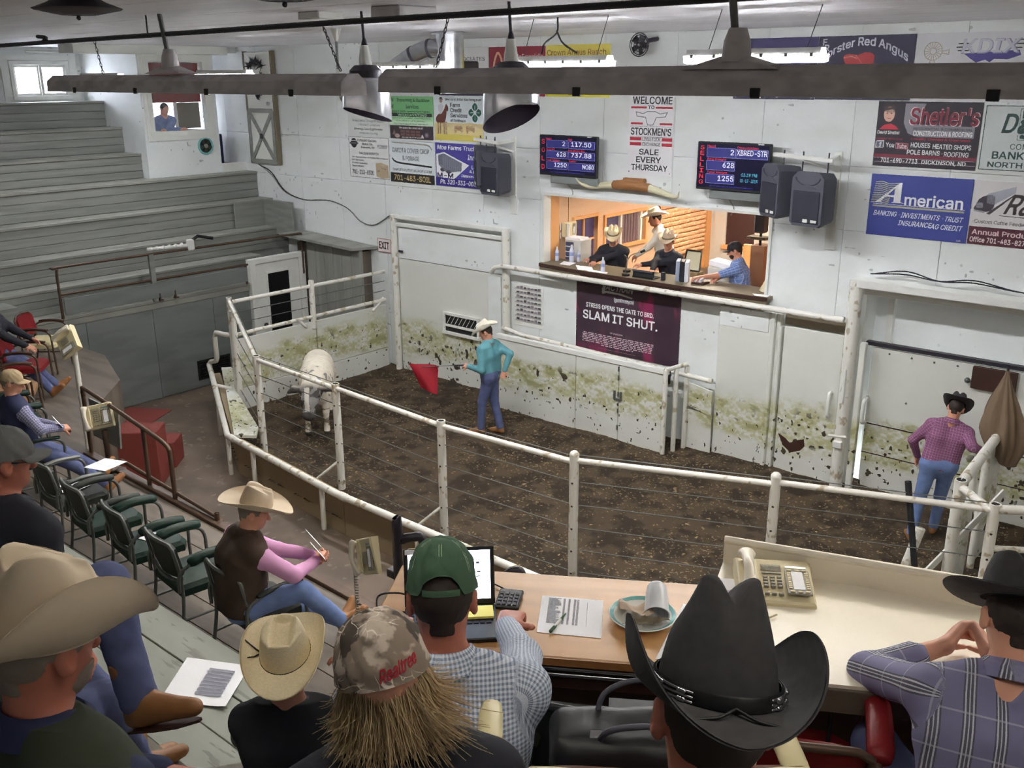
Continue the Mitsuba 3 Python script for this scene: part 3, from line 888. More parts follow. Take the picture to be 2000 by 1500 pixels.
# sale-block wall: board panels with seams, openings for the block window and the right-hand gate
k = struct('wall_back', 'white board wall above the sale ring, hung with advertising signs')
WIN = sbox(-9.70, 2.44, -5.81, 3.57)
GATE = sbox(-4.42, -0.3, -0.2, 2.80)
whole = sbox(-21, ZA, 4.2, ZC + 0.02).difference(WIN).difference(GATE)
m = extrude(whole, 0.12)
put(k, on_wall(m, 0, YW + 0.145, 0), 'm_wall')
xs = [-21, -19.6, -18.37, -17.15, -15.92, -14.70, -13.48, -12.25, -11.03, -9.81, -8.59, -7.37, -6.02, -4.80, -3.58, -2.36, -1.14, 0.1, 1.32, 2.54, 4.2]
zs = [ZA, 1.05, 2.27, 3.47, 4.27, ZC]
wallp = []
for a, b in zip(xs[:-1], xs[1:]):
    for c, d in zip(zs[:-1], zs[1:]):
        q = sbox(a + 0.003, c + 0.003, b - 0.003, d - 0.003).difference(WIN.buffer(0.001)).difference(GATE.buffer(0.001))
        if q.area > 0.004:
            part(k, 'panel', on_wall(extrude(q, 0.022), 0, YW + 0.022, 0), 'm_wall')
# the other three walls
k = struct('wall_left', 'white end wall with a small sliding window above the bleachers')
WL = sbox(4.2 - 4.2 - 4.2, ZA, YW + 0.1, ZC).difference(sbox(8.62, 5.03, 9.66, 5.62)).difference(sbox(11.15, 4.28, 12.1, 4.90))
m = extrude(WL, 0.14)
T = np.array([[0, 0, 1, -20.14], [1, 0, 0, 0], [0, 1, 0, 0], [0, 0, 0, 1.0]])
m.apply_transform(T); put(k, m, 'm_wall')
k = struct('wall_right', 'white side wall out of view'); put(k, box(4.2, 4.35, -4.2, YW + 0.2, ZA, ZC), 'm_wall')
k = struct('wall_front', 'white wall behind the upper rows'); put(k, box(-21, 4.2, -4.35, -4.2, ZA, ZC), 'm_wall')

# sliding window in the end wall
k = struct('window_1', 'small bright sliding window high on the left end wall')
F = [box(-20.10, -19.96, 8.55, 8.64, 4.95, 5.70, 0.01), box(-20.10, -19.96, 9.64, 9.73, 4.95, 5.70, 0.01), box(-20.10, -19.96, 8.55, 9.73, 5.61, 5.70, 0.01), box(-20.10, -19.94, 8.55, 9.73, 4.95, 5.04, 0.01)]
put(k, cat(F), 'm_white')
part(k, 'sash', cat([box(-20.06, -20.02, 8.64, 8.68, 5.04, 5.61), box(-20.06, -20.02, 9.10, 9.15, 5.04, 5.61), box(-20.06, -20.02, 8.64, 9.15, 5.57, 5.61), box(-20.06, -20.02, 8.64, 9.15, 5.04, 5.08)]), 'm_plastic_white')
part(k, 'sash', cat([box(-20.02, -19.98, 9.13, 9.18, 5.04, 5.61), box(-20.02, -19.98, 9.60, 9.64, 5.04, 5.61), box(-20.02, -19.98, 9.13, 9.64, 5.57, 5.61), box(-20.02, -19.98, 9.13, 9.64, 5.04, 5.08)]), 'm_plastic_white')
scene['m_pane'] = {'type': 'thindielectric'}
part(k, 'pane', box(-20.045, -20.04, 8.68, 9.10, 5.08, 5.57), 'm_pane')
part(k, 'pane', box(-20.005, -20.0, 9.18, 9.60, 5.08, 5.57), 'm_pane')
k = struct('trim_1', 'painted casing round the end-wall window')
put(k, cat([box(-20.0, -19.975, 8.40, 8.55, 4.85, 5.80), box(-20.0, -19.975, 9.73, 9.88, 4.85, 5.80), box(-20.0, -19.975, 8.40, 9.88, 5.70, 5.80), box(-20.0, -19.965, 8.40, 9.88, 4.85, 4.95)]), 'm_white')

# ---------------------------------------------------------------- left bleachers: grey painted steps running towards the sale-block wall
NOSE = [(-16.10, 2.02, 5.2, 11.2), (-16.50, 2.45, 5.2, YW), (-16.95, 2.97, 5.2, YW), (-17.42, 3.49, 5.2, YW), (-18.02, 3.96, 5.2, 9.98), (-18.62, 4.44, 5.2, 9.98), (-19.22, 4.93, 5.2, 9.98)]
zlow, prev = 1.60, -15.7
for i, (x, z, y0, y1) in enumerate(NOSE):
    k = struct('floor_step', 'grey painted wooden bleacher step')
    xb = NOSE[i + 1][0] if i + 1 < len(NOSE) else -20.0
    put(k, box(xb - 0.02, x - 0.03, y0, y1 - 0.002, zlow - 0.2, z - 0.03), 'm_grey')
    nb = 3
    hgt = (z - 0.045 - zlow) / nb
    for j in range(nb):
        part(k, 'riser_board', box(x - 0.03, x - 0.005 - 0.004 * (j % 2), y0, y1 - 0.004, zlow + j * hgt + 0.004, zlow + (j + 1) * hgt - 0.004, 0.004), 'm_grey')
    dpt = x - xb
    part(k, 'tread_board', box(x - dpt * 0.48, x + 0.02, y0, y1 - 0.004, z - 0.045, z, 0.006), 'm_tread')
    part(k, 'tread_board', box(xb - 0.005, x - dpt * 0.48 - 0.006, y0, y1 - 0.004, z - 0.04, z - 0.002, 0.006), 'm_tread')
    zlow = z
# walkway and the grey wall below it
k = struct('floor_walkway', 'grey walkway in front of the lowest bleacher step')
put(k, box(-16.12, -15.66, 6.1, 10.58, 1.45, 1.60, 0.01), 'm_tread')
k = struct('wall_low', 'dark grey plywood wall below the bleacher walkway')
put(k, box(-15.85, -15.70, 6.1, 10.58, ZA, 1.60), 'm_grey_dark')
for a, b in ((6.1, 7.32), (7.32, 8.54), (8.54, 9.76), (9.76, 10.56)):
    part(k, 'panel', box(-15.70, -15.68, a + 0.003, b - 0.003, ZA + 0.01, 1.555, 0.003), 'm_grey_dark')
part(k, 'cap_board', box(-15.86, -15.64, 6.1, 10.58, 1.56, 1.615, 0.008), 'm_tread')
k = thing('air_vent', 'dark square vent low in the grey wall beside the ring corner', 'vent')
part(k, 'frame', cat([box(-15.68, -15.66, 9.30, 9.34, -0.05, 0.32), box(-15.68, -15.66, 9.96, 10.0, -0.05, 0.32), box(-15.68, -15.66, 9.30, 10.0, 0.28, 0.32), box(-15.68, -15.66, 9.30, 10.0, -0.05, -0.01)]), 'm_black')
for j in range(7):
    part(k, 'slat', moved(box(-0.004, 0.004, 9.34, 9.96, -0.024, 0.024), (-15.67, 0, 0.012 + 0.042 * j), ry=0.5), 'm_black')

# pipe rail with a board along the walkway
k = thing('pipe_railing', 'dark pipe railing with a grey board in front of the bleacher walkway', 'railing')
XR = -15.62
R_ = 0.022
part(k, 'top_pipe', tube(spline([(XR, 6.93, 2.30), (XR, 6.95, 2.42), (XR, 7.05, 2.45), (XR, 9.5, 2.43), (XR, 11.6, 2.41), (XR, 11.85, 2.40)], 5), R_), 'm_brown_pipe', True)
part(k, 'middle_pipe', tube([(XR, 6.95, 2.0), (XR, 10.55, 1.97)], R_), 'm_brown_pipe', True)
for y, z0, z1 in ((6.93, 1.60, 2.32), (11.85, 1.6, 2.40), (10.5, 1.6, 1.98)):
    part(k, 'post', tube([(XR, y, z0), (XR, y, z1)], R_), 'm_brown_pipe', True)
part(k, 'post', box(XR - 0.03, XR + 0.03, 8.55, 8.64, 1.60, 2.44, 0.004), 'm_grey', label='grey wooden post')
part(k, 'board', box(XR + 0.02, XR + 0.045, 6.97, 10.5, 1.66, 1.93, 0.004), 'm_grey_dark', label='grey board')
for y in (8.65, 8.95):
    part(k, 'bracket', cat([box(XR + 0.0, XR + 0.06, y, y + 0.02, 1.60, 1.74), box(XR - 0.03, XR + 0.06, y, y + 0.07, 1.60, 1.62)]), 'm_brown_pipe')
k = thing('speed_wrench', 'white pipe bracket with a black handle clamped on the top pipe rail', 'bracket')
part(k, 'arm', tube([(XR, 8.55, 2.53), (XR, 8.75, 2.52), (XR, 9.35, 2.50)], 0.03), 'm_plastic_white', True)
for y in (8.6, 8.72, 8.84, 8.96, 9.08, 9.2):
    part(k, 'collar', tube([(XR, y, 2.525), (XR, y + 0.03, 2.525)], 0.036), 'm_white', True)
part(k, 'clamp', box(XR - 0.05, XR + 0.05, 9.32, 9.45, 2.40, 2.60, 0.02), 'm_plastic_white')
part(k, 'handle', tube([(XR, 9.40, 2.56), (XR, 9.55, 2.64), (XR, 9.85, 2.56)], 0.028), 'm_black', True)

# white door with a dark glass pane in the low wall
k = struct('door_1', 'white door with a tall dark glass pane below the bleachers')
put(k, box(-15.72, -15.66, 10.74, 11.76, ZA, 1.93, 0.006), 'm_white')
part(k, 'frame', cat([box(-15.76, -15.62, 10.60, 10.73, ZA, 2.02, 0.006), box(-15.76, -15.62, 11.77, 11.90, ZA, 2.02, 0.006), box(-15.76, -15.62, 10.60, 11.90, 1.94, 2.04, 0.006)]), 'm_white')
part(k, 'glass_pane', box(-15.665, -15.652, 11.0, 11.5, 0.55, 1.72), 'm_black_gloss')
part(k, 'glass_bead', cat([box(-15.66, -15.640, 10.96, 11.0, 0.51, 1.76), box(-15.66, -15.640, 11.5, 11.54, 0.51, 1.76), box(-15.66, -15.640, 10.96, 11.54, 1.72, 1.76), box(-15.66, -15.640, 10.96, 11.54, 0.51, 0.55)]), 'm_white')
part(k, 'door_knob', moved(trimesh.creation.icosphere(subdivisions=2, radius=0.045), (-15.62, 10.86, 0.72)), 'm_dark_metal', True)

# platform and boarded stair side between the door and the ring corner
k = struct('floor_landing', 'tan landing with a boarded side between the bleachers and the ring')
put(k, box(-15.9, -13.95, 11.95, YW - 0.01, ZA, 2.20), 'm_tier')
part(k, 'top_board', hull([(-16.0, 11.6, 2.40), (-16.0, YW - 0.01, 2.40), (-13.75, YW - 0.01, 2.30), (-13.95, 11.72, 2.30), (-16.0, 11.6, 2.35), (-16.0, YW - 0.01, 2.35), (-13.75, YW - 0.01, 2.25), (-13.95, 11.72, 2.25)]), 'm_tread')
for j in range(6):
    a = -15.55 + j * 0.27
    part(k, 'side_board', box(a, a + 0.262, 11.90, 11.94 + 0.006 * (j % 2), ZA, 2.24, 0.004), 'm_tread')
part(k, 'side_post', box(-13.98, -13.92, 11.88, 11.96, ZA, 2.25, 0.004), 'm_tread')
part(k, 'back_board', box(-17.0, -15.95, 11.9, 11.96, 2.3, 2.98, 0.004), 'm_grey')
part(k, 'back_board', box(-16.9, -16.86, 11.2, 11.9, 2.45, 2.98, 0.004), 'm_grey')
for x, y0, y1, z0, z1 in ((-15.75, 5.5, 5.98, 1.6, 2.45), (-15.6, 5.55, 6.24, ZA, 1.93)):
    kk = struct('floor_block', 'grey boxed step at the end of the bleachers')
    put(kk, box(x - 0.5, x, y0, y1, z0, z1, 0.006), 'm_grey')

# ---------------------------------------------------------------- front-row platforms (camera side)
k = struct('floor_front_row', 'worn brown platform under the front row of chairs')
P1 = Polygon([(-15.6, -0.5), (-2.6, -0.5), (-2.6, 4.45), (-10.55, 4.72), (-11.75, 5.35), (-12.9, 6.4), (-14.3, 6.9), (-15.6, 6.9)])
m = extrude(P1, 1.43); m.apply_translation((0, 0, ZA)); put(k, m, 'm_tier')
for j in range(6):
    y = 2.95 + j * 0.25
    part(k, 'floor_board', box(-12.0, -2.6, y + 0.003, y + 0.247, 1.225, 1.252, 0.003), 'm_tier')
part(k, 'edge_strip', bar((-10.5, 4.70, 1.235), (-2.6, 4.44, 1.235), 0.10, 0.06), 'm_brown_pipe')
for i, (q0, q1) in enumerate((((-11.75, 5.35), (-12.9, 6.4)),)):
    pass
for (x, y, z, w) in ((-12.55, 6.25, 0.62, 0), (-13.0, 6.75, 0.20, 1)):
    part(k, 'stair_step', framed(box(-0.45, 0.45, -0.22, 0.22, ZA - z, 0, 0.01), (x, y, z), (-0.68, 0.73, 0)), 'm_red_board', label='red painted stair step')
kk = thing('floor_mat', 'faded red mat on the aisle floor beyond the stair steps', 'mat')
part(kk, 'mat', framed(box(-0.42, 0.42, -0.6, 0.6, 0, 0.012, 0.004), (-15.0, 7.55, ZA), (-0.5, 0.86, 0)), 'm_red_board')

k = struct('floor_second_row', 'grey painted bench step behind the front row of chairs')
put(k, box(-15.6, -2.95, -0.5, 2.86, 1.0, 1.86), 'm_bench')
for j, (a, b) in enumerate(((2.62, 2.90), (2.36, 2.62), (2.10, 2.36), (1.84, 2.10), (1.58, 1.84))):
    part(k, 'board', box(-13.5, -2.95, a + 0.003, b - 0.003, 1.86, 1.90 - 0.003 * (j % 2), 0.004), 'm_bench')
k = struct('floor_third_row', 'grey platform under the desk row')
P3 = Polygon([(-13.5, -0.5), (0.9, -0.5), (0.9, 4.22), (-2.75, 1.93), (-3.0, 1.56), (-13.5, 1.56)])
m = extrude(P3, 1.8); m.apply_translation((0, 0, 1.0)); put(k, m, 'm_floor_grey')
k = struct('floor_fourth_row', 'platform under the upper row of seats')
P4 = Polygon([(-2.9, 0.28), (-1.1, 1.42), (0.9, 2.62), (0.9, -0.5), (-13.5, -0.5), (-13.5, 0.45), (-3.0, 0.45)])
m = extrude(P4, 0.34); m.apply_translation((0, 0, 2.80)); put(k, m, 'm_floor_grey')

# rail round the front-row platform
k = thing('platform_railing', 'rusty brown pipe railing at the edge of the front-row platform beside the stairs', 'railing')
RP = [(-10.43, 4.66, 2.05), (-8.5, 4.60, 2.05)]
part(k, 'top_pipe', tube(spline([(-10.43, 4.72, 1.95), (-10.40, 4.71, 2.03), (-10.25, 4.70, 2.05), (-9.0, 4.66, 1.90), (-8.60, 4.645, 1.84), (-8.52, 4.64, 1.78)], 4), 0.024), 'm_brown_pipe', True)
for x, y, z1 in ((-10.43, 4.72, 1.98), (-8.52, 4.64, 1.80), (-9.05, 4.66, 1.9)):
    part(k, 'post', tube([(x, y, 1.25), (x, y, z1)], 0.024), 'm_brown_pipe', True)
part(k, 'lower_pipe', tube([(-9.7, 4.70, 1.36), (-7.75, 4.63, 1.30)], 0.022), 'm_brown_pipe', True)
part(k, 'post', tube([(-7.75, 4.63, 1.24), (-7.75, 4.63, 1.34)], 0.024), 'm_brown_pipe', True)
for x, y in ((-9.7, 4.68), (-7.75, 4.63)):
    part(k, 'flange', moved(trimesh.creation.cylinder(0.06, 0.016, sections=16), (x, y, 1.258)), 'm_brown_pipe', True)

# ---------------------------------------------------------------- glass-fronted booth in the corner
k = struct('wall_booth', 'white boarded booth built over the bleachers in the far corner')
XB = -17.8
fr = sbox(9.98, 3.46, 11.62, 5.95).difference(sbox(10.20, 4.36, 11.36, 5.66))
m = extrude(fr, 0.10)
T = np.array([[0, 0, 1, XB - 0.10], [1, 0, 0, 0], [0, 1, 0, 0], [0, 0, 0, 1.0]])
m.apply_transform(T); put(k, m, 'm_wall')
part(k, 'side_panel', box(-20.0, XB - 0.1, 9.98, 10.06, 3.4, ZC), 'm_wall')
part(k, 'lintel', box(XB - 0.1, XB, 11.62, YW, 5.83, ZC), 'm_wall')
part(k, 'sill_board', box(XB - 0.1, XB + 0.02, 11.62, YW, 3.48, 3.66, 0.006), 'm_white')
part(k, 'floor_board', box(-20, XB - 0.1, 10.06, YW, 3.5, 3.62), 'm_floor')
k = struct('window_2', 'booth window with white casing and a red blind')
for i, (e, d) in enumerate(((0.0, 0.03), (0.07, 0.018))):
    part(k, 'casing', cat([box(XB, XB + d, 10.20 - 0.10 - e, 10.20 - e, 4.26 - e, 5.76 + e), box(XB, XB + d, 11.36 + e, 11.46 + e, 4.26 - e, 5.76 + e), box(XB, XB + d, 10.10 - e, 11.46 + e, 5.66 + e, 5.76 + e), box(XB, XB + d + 0.02, 10.10 - e, 11.46 + e, 4.26 - e, 4.36 - e)]), 'm_white')
part(k, 'pane', box(XB - 0.06, XB - 0.055, 10.20, 11.36, 4.36, 5.66), 'm_pane')
part(k, 'blind', box(XB - 0.13, XB - 0.115, 10.22, 11.34, 4.90, 5.64), 'm_blind', label='red roller blind, half lowered')
k = struct('window_3', 'bright outside window of the booth')
put(k, cat([box(-20.08, -19.98, 11.10, 11.15, 4.24, 4.94), box(-20.08, -19.98, 12.10, 12.15, 4.24, 4.94), box(-20.08, -19.98, 11.10, 12.15, 4.90, 4.94), box(-20.08, -19.98, 11.10, 12.15, 4.24, 4.28)]), 'm_white')
part(k, 'pane', box(-20.045, -20.04, 11.15, 12.10, 4.28, 4.90), 'm_pane')
k = thing('ceiling_box', 'grey boxed duct under the ceiling above the booth window', 'duct')
part(k, 'box', box(-18.0, -17.45, 8.62, 11.76, 5.79, ZC - 0.002, 0.006), 'm_white')
k = thing('wall_fan', 'round green-grey vent fan set low in the booth front', 'fan')
C = (XB + 0.02, 11.27, 4.04)
ry = math.pi / 2
part(k, 'ring', moved(trimesh.creation.torus(0.155, 0.022, major_sections=40, minor_sections=8), C, ry=ry), 'm_teal_rim', True)
part(k, 'back', moved(trimesh.creation.cylinder(0.15, 0.012, sections=32), (XB + 0.008, C[1], C[2]), ry=ry), 'm_dark_vest')
part(k, 'hub', moved(trimesh.creation.cylinder(0.045, 0.05, sections=20), C, ry=ry), 'm_grey', True)
for a in range(5):
    part(k, 'blade', moved(hull([(0.03, -0.02, -0.004), (0.135, -0.055, -0.012), (0.135, 0.03, 0.012), (0.03, 0.02, 0.004), (0.03, -0.02, 0.0), (0.135, -0.055, -0.008), (0.135, 0.03, 0.016)]).apply_transform(trimesh.transformations.rotation_matrix(a * 1.2566, (0, 0, 1))), (XB + 0.03, C[1], C[2]), ry=ry), 'm_green_vest')
# half-open door of the booth
k = struct('door_2', 'white door with a grey X brace swung back against the wall')
put(k, box(-17.42, -16.56, YW - 0.09, YW - 0.05, 3.70, 5.84, 0.005), 'm_white')
dx0, dx1, dz0, dz1 = -17.40, -16.60, 3.72, 4.72
g = []
for a, b in (((dx0, dz0), (dx1, dz0)), ((dx0, dz1), (dx1, dz1)), ((dx0, dz0), (dx0, dz1)), ((dx1, dz0), (dx1, dz1)), ((dx0, dz0), (dx1, dz1)), ((dx0, dz1), (dx1, dz0))):
    part(k, 'brace_board', bar((a[0], YW - 0.10, a[1]), (b[0], YW - 0.10, b[1]), 0.085, 0.02, (0, -1, 0)), 'm_grey')
part(k, 'frame_edge', cat([box(-16.56, -16.50, YW - 0.10, YW - 0.02, 3.66, 5.86), box(-17.46, -17.42, YW - 0.10, YW - 0.02, 3.66, 5.86)]), 'm_olive')
part(k, 'centre_plate', box(-17.05, -16.95, YW - 0.13, YW - 0.11, 4.17, 4.27, 0.01), 'm_dark_metal')
part(k, 'door_knob', moved(trimesh.creation.icosphere(subdivisions=2, radius=0.04), (-16.68, YW - 0.13, 4.86)), 'm_chrome', True)
def feather_wreath(name, label, pts, n, L):
    kk = thing(name, label, 'wreath')
    pts = spline(pts, 8)
    rr = np.random.default_rng(3)
    ms = [tube(pts, 0.03)]
    for i in range(n):
        p = pts[rr.integers(len(pts))]
        d = unit(rr.normal(size=3) * (1, 0.4, 1))
        ms.append(tube([p, p + d * L * rr.uniform(0.5, 1)], [0.012, 0.002], 4))
    part(kk, 'feathers', cat(ms), 'm_black')
feather_wreath('wreath', 'dark V-shaped feathery wreath hanging on the white booth door', [(-17.22, YW - 0.13, 5.42), (-17.12, YW - 0.13, 5.2), (-17.0, YW - 0.13, 5.0), (-16.9, YW - 0.13, 5.2), (-16.82, YW - 0.13, 5.42)], 120, 0.10)
feather_wreath('wreath', 'dark crown-shaped wreath at the top of the white booth door', [(-17.25, YW - 0.13, 5.56), (-17.1, YW - 0.13, 5.66), (-16.95, YW - 0.13, 5.66), (-16.8, YW - 0.13, 5.58)], 90, 0.16)
# things in the booth
k = thing('desk', 'small desk with a dark partition inside the booth', 'desk')
part(k, 'top', box(-19.6, XB - 0.15, 10.3, 11.5, 4.30, 4.34, 0.006), 'm_white')
part(k, 'panel', box(-19.0, -18.96, 11.42, 11.95, 4.34, 4.86, 0.004), 'm_olive')
part(k, 'panel_edge', box(-19.0, -18.95, 11.36, 11.42, 4.34, 4.88, 0.004), 'm_white')
part(k, 'leg', box(-19.55, -19.5, 10.35, 10.4, 3.62, 4.30), 'm_grey')
part(k, 'leg', box(-18.05, -18.0, 10.35, 10.4, 3.62, 4.30), 'm_grey')
part(k, 'leg', box(-19.55, -19.5, 11.4, 11.45, 3.62, 4.30), 'm_grey')
part(k, 'leg', box(-18.05, -18.0, 11.4, 11.45, 3.62, 4.30), 'm_grey')
k = thing('file_cabinet', 'dark blue cabinet standing inside the booth doorway', 'cabinet')
part(k, 'body', box(-18.85, -18.35, 11.65, 12.05, 3.62, 4.22, 0.01), 'm_navy_blue')
for z in (3.66, 3.94):
    q = part(k, 'drawer', box(-18.35, -18.335, 11.68, 12.02, z, z + 0.24, 0.004), 'm_navy_blue')
    part(q, 'handle', box(-18.335, -18.32, 11.8, 11.9, z + 0.13, z + 0.15), 'm_chrome')
k = thing('desk_fan', 'small desk fan on the dark cabinet inside the booth doorway', 'fan')
part(k, 'guard', cat([moved(trimesh.creation.torus(r, 0.006, major_sections=28, minor_sections=6), (-18.5, 11.85, 4.58), ry=ry) for r in (0.05, 0.10, 0.15)]), 'm_chrome', True)
part(k, 'motor', moved(trimesh.creation.cylinder(0.05, 0.10, sections=16), (-18.56, 11.85, 4.58), ry=ry), 'm_speaker', True)
part(k, 'stand', cat([tube([(-18.56, 11.85, 4.24), (-18.56, 11.85, 4.55)], 0.018), moved(trimesh.creation.cylinder(0.09, 0.03, sections=20), (-18.56, 11.85, 4.235))]), 'm_speaker', True)
k = thing('wall_heater', 'white box with a dark slot high on the wall inside the booth doorway', 'heater')
part(k, 'case', box(-19.98, -19.75, 11.2, 12.0, 5.2, 5.6, 0.02), 'm_white')
part(k, 'slot', box(-19.75, -19.74, 11.35, 11.85, 5.40, 5.52), 'm_black')

# ================================================================ signs on the sale-block wall (4 x 2.5 ft boards)
_flat = {}
def ink(r, g, b, rough=0.6):
    k = f'm_ink_{r}_{g}_{b}'
    if k not in _flat:
        _flat[k] = mat(k, srgb(r, g, b), rough)
    return k
WHITE, BLACK = ink(232, 232, 234), ink(34, 32, 36)

class Flat:
    """Flat printed work on a board: fractions of its width from the left and of its height from the top."""
    def __init__(s, key, x0, x1, z0, z1, y, place=None):
        s.k, s.x0, s.w, s.z1, s.h, s.y, s.place, s.n = key, x0, x1 - x0, z1, z1 - z0, y, place, {}
        s.lay = 0.0
    def _add(s, m, b, name):
        m = m.copy(); m.apply_translation((0, 0, s.lay))
        s.n.setdefault((name, b), []).append(s.place(m) if s.place else on_wall(m, 0, s.y, 0))
    def t(s, txt, cx, cz, w, h, b, slant=0.0, arc=0.0, bold=True, rot=0.0):
        m = text(txt, w * s.w, h * s.h, 0.0024, bold, slant, arc * s.h)
        if rot:
            m.apply_transform(trimesh.transformations.rotation_matrix(rot, (0, 0, 1)))
        m.apply_translation((s.x0 + cx * s.w, s.z1 - cz * s.h, 0))
        s._add(m, b, 'lettering')
    def p(s, pts, b, d=0.0012, name='print', smooth=0):
        if smooth:
            pts = spline(np.array([(x, y, 0) for x, y in pts]), smooth, True)[:, :2]
        q = Polygon([(s.x0 + x * s.w, s.z1 - y * s.h) for x, y in pts]).buffer(0)
        if not q.is_empty:
            s._add(extrude(q, d), b, name)
    def r(s, xa, xb, ya, yb, b, d=0.0012, name='print'):
        s.p([(xa, ya), (xb, ya), (xb, yb), (xa, yb)], b, d, name)
    def o(s, cx, cy, rx, ry, b, d=0.0012, name='print', n=24, a0=0, a1=2 * np.pi):
        s.p([(cx + rx * math.cos(a), cy + ry * math.sin(a)) for a in np.linspace(a0, a1, n, endpoint=False)], b, d, name)
    def line(s, pts, w, b, d=0.0012, name='print', smooth=0):
        P = np.array([(s.x0 + x * s.w, s.z1 - y * s.h, 0) for x, y in pts])
        if smooth:
            P = spline(P, smooth)
        q = shapely.LineString(P[:, :2]).buffer(w * s.h / 2, cap_style='flat')
        s._add(extrude(q, d), b, name)
    def small(s, xa, xb, ya, yb, rows, b, seed=1):
        """Print too small to read: rows of short marks."""
        rr = np.random.default_rng(seed)
        bs = []
        for i in range(rows):
            y = ya + (yb - ya) * (i + 0.5) / rows
            x = xa + rr.uniform(0, 0.02)
            while x < xb - 0.01:
                w = rr.uniform(0.015, 0.06)
                bs.append(sbox(s.x0 + x * s.w, s.z1 - (y + 0.3 * (yb - ya) / rows) * s.h, s.x0 + min(x + w, xb) * s.w, s.z1 - (y - 0.25 * (yb - ya) / rows) * s.h))
                x += w + 0.010
        s._add(extrude(shapely.union_all(bs), 0.001), b, 'lettering')
    def done(s):
        for (name, b), ms in s.n.items():
            part(s.k, name, cat(ms), b)

def sign(label, x0, x1, z0, z1, bg, name='sign', y=None, group=None):
    k = thing(name, label, 'sign', group)
    yy = (YW - 0.002) if y is None else y
    part(k, 'board', box(x0, x1, yy - 0.010, yy, z0, z1, 0.001), bg)
    return Flat(k, x0, x1, z0, z1, yy - 0.010)

G_INK = ink(120, 122, 126)
s = sign('white credit union sign with thin grey lettering, far left of the sign wall', -14.41, -13.29, 4.315, 5.01, ink(208, 209, 206))
s.t('Western Cooperative', .5, .60, .78, .085, G_INK, bold=False); s.t('CREDIT UNION', .52, .70, .52, .05, G_INK, bold=False)
s.t('More Ag. Less Aggravation', .50, .81, .68, .08, BLACK, slant=.3, bold=False); s.t('www.wccu.org', .5, .92, .44, .06, G_INK, bold=False); s.done()

s = sign('white electric motor shop sign with a tan generator, below the grey-lettered sign', -14.41, -13.32, 3.57, 4.30, ink(222, 222, 220))
s.line([(.0, .0), (1, 0), (1, 1), (0, 1), (0, 0)], .012, G_INK)
s.o(.13, .15, .08, .12, BLACK); s.r(.02, .24, .13, .18, ink(90, 90, 94)); s.r(.06, .20, .08, .10, WHITE)
for a, b, c, d in (('EGGERS Electric', .47, .08, .48), ('Motor Co.', .48, .165, .27), ('Bismarck, ND', .48, .25, .34)):
    s.t(a, b, c, d, .06, ink(60, 58, 62))
s.t('POWER', .85, .20, .24, .075, G_INK, slant=.2); s.r(.75, .95, .245, .255, G_INK)
s.t('SALES & SERVICE', .5, .395, .50, .06, BLACK)
s.t('Self-Standing Programs Portable Work Generators', .52, .50, .90, .040, ink(60, 58, 62))
for a, c, w in (('PTO Generators', .57, .30), ('Portable Generators', .645, .40), ('Electric Motors', .72, .30)):
    s.t(a, .06 + w / 2, c, w, .042, ink(60, 58, 62))
s.t('701-223-6500', .33, .87, .55, .115, BLACK)
s.p([(.66, .62), (.80, .60), (.97, .66), (.98, .97), (.82, .99), (.67, .95)], ink(176, 158, 130)); s.p([(.66, .62), (.80, .60), (.97, .66), (.84, .69)], ink(196, 180, 150)); s.r(.69, .76, .79, .83, ink(110, 98, 84)); s.r(.88, .92, .75, .77, ink(60, 52, 46)); s.line([(.80, .68), (.80, .73), (.88, .75)], .01, ink(110, 98, 84)); s.done()

s = sign('green trenching and backhoe sign above a strip of small photographs', -13.27, -12.16, 4.55, 5.04, ink(112, 168, 112))
s.r(0, 1, .70, 1, ink(160, 200, 156)); s.r(0, 1, .85, 1, ink(190, 216, 184), .0016)
GI = ink(44, 82, 52)
s.t('V', .09, .13, .05, .13, GI); s.t('K', .09, .36, .05, .13, GI); s.t('Trenching & Backhoe', .56, .15, .74, .15, GI); s.t('Services', .54, .36, .29, .14, GI)
s.t('Water & Septic Systems Sewer Repairs', .5, .525, .86, .06, GI)
s.r(.02, .97, .58, .71, BLACK); s.t('VKEXCAVATING', .53, .645, .66, .085, ink(150, 190, 150)); s.lay = .001
for a, c, w in (('Basement Excavation  Site Preparation', .76, .9), ('Demolition of Buildings', .86, .66), ('Old Foundations Concrete Work', .955, .78)):
    s.t(a, .5, c, w, .055, ink(74, 104, 74), bold=False)
s.done()
s = sign('dark photo strip under the green trenching sign', -13.26, -12.18, 4.312, 4.54, ink(52, 42, 46))
s.t('We have the small stuff', .5, .16, .56, .16, ink(206, 196, 196))
for i in range(4):
    for j in range(2):
        s.r(.25 + .12 * i, .35 + .12 * i, .34 + .24 * j, .52 + .24 * j, ink(112, 76, 74))
s.o(.17, .78, .06, .16, ink(170, 150, 140)); s.o(.86, .65, .05, .2, ink(96, 84, 98)); s.o(.86, .65, .025, .1, ink(150, 136, 140)); s.p([(.72, .9), (.76, .6), (.80, .9)], ink(190, 184, 184)); s.p([(.05, .7), (.1, .3), (.14, .7)], ink(120, 92, 82)); s.t('we can do it for you', .5, .88, .44, .14, ink(206, 196, 196)); s.done()

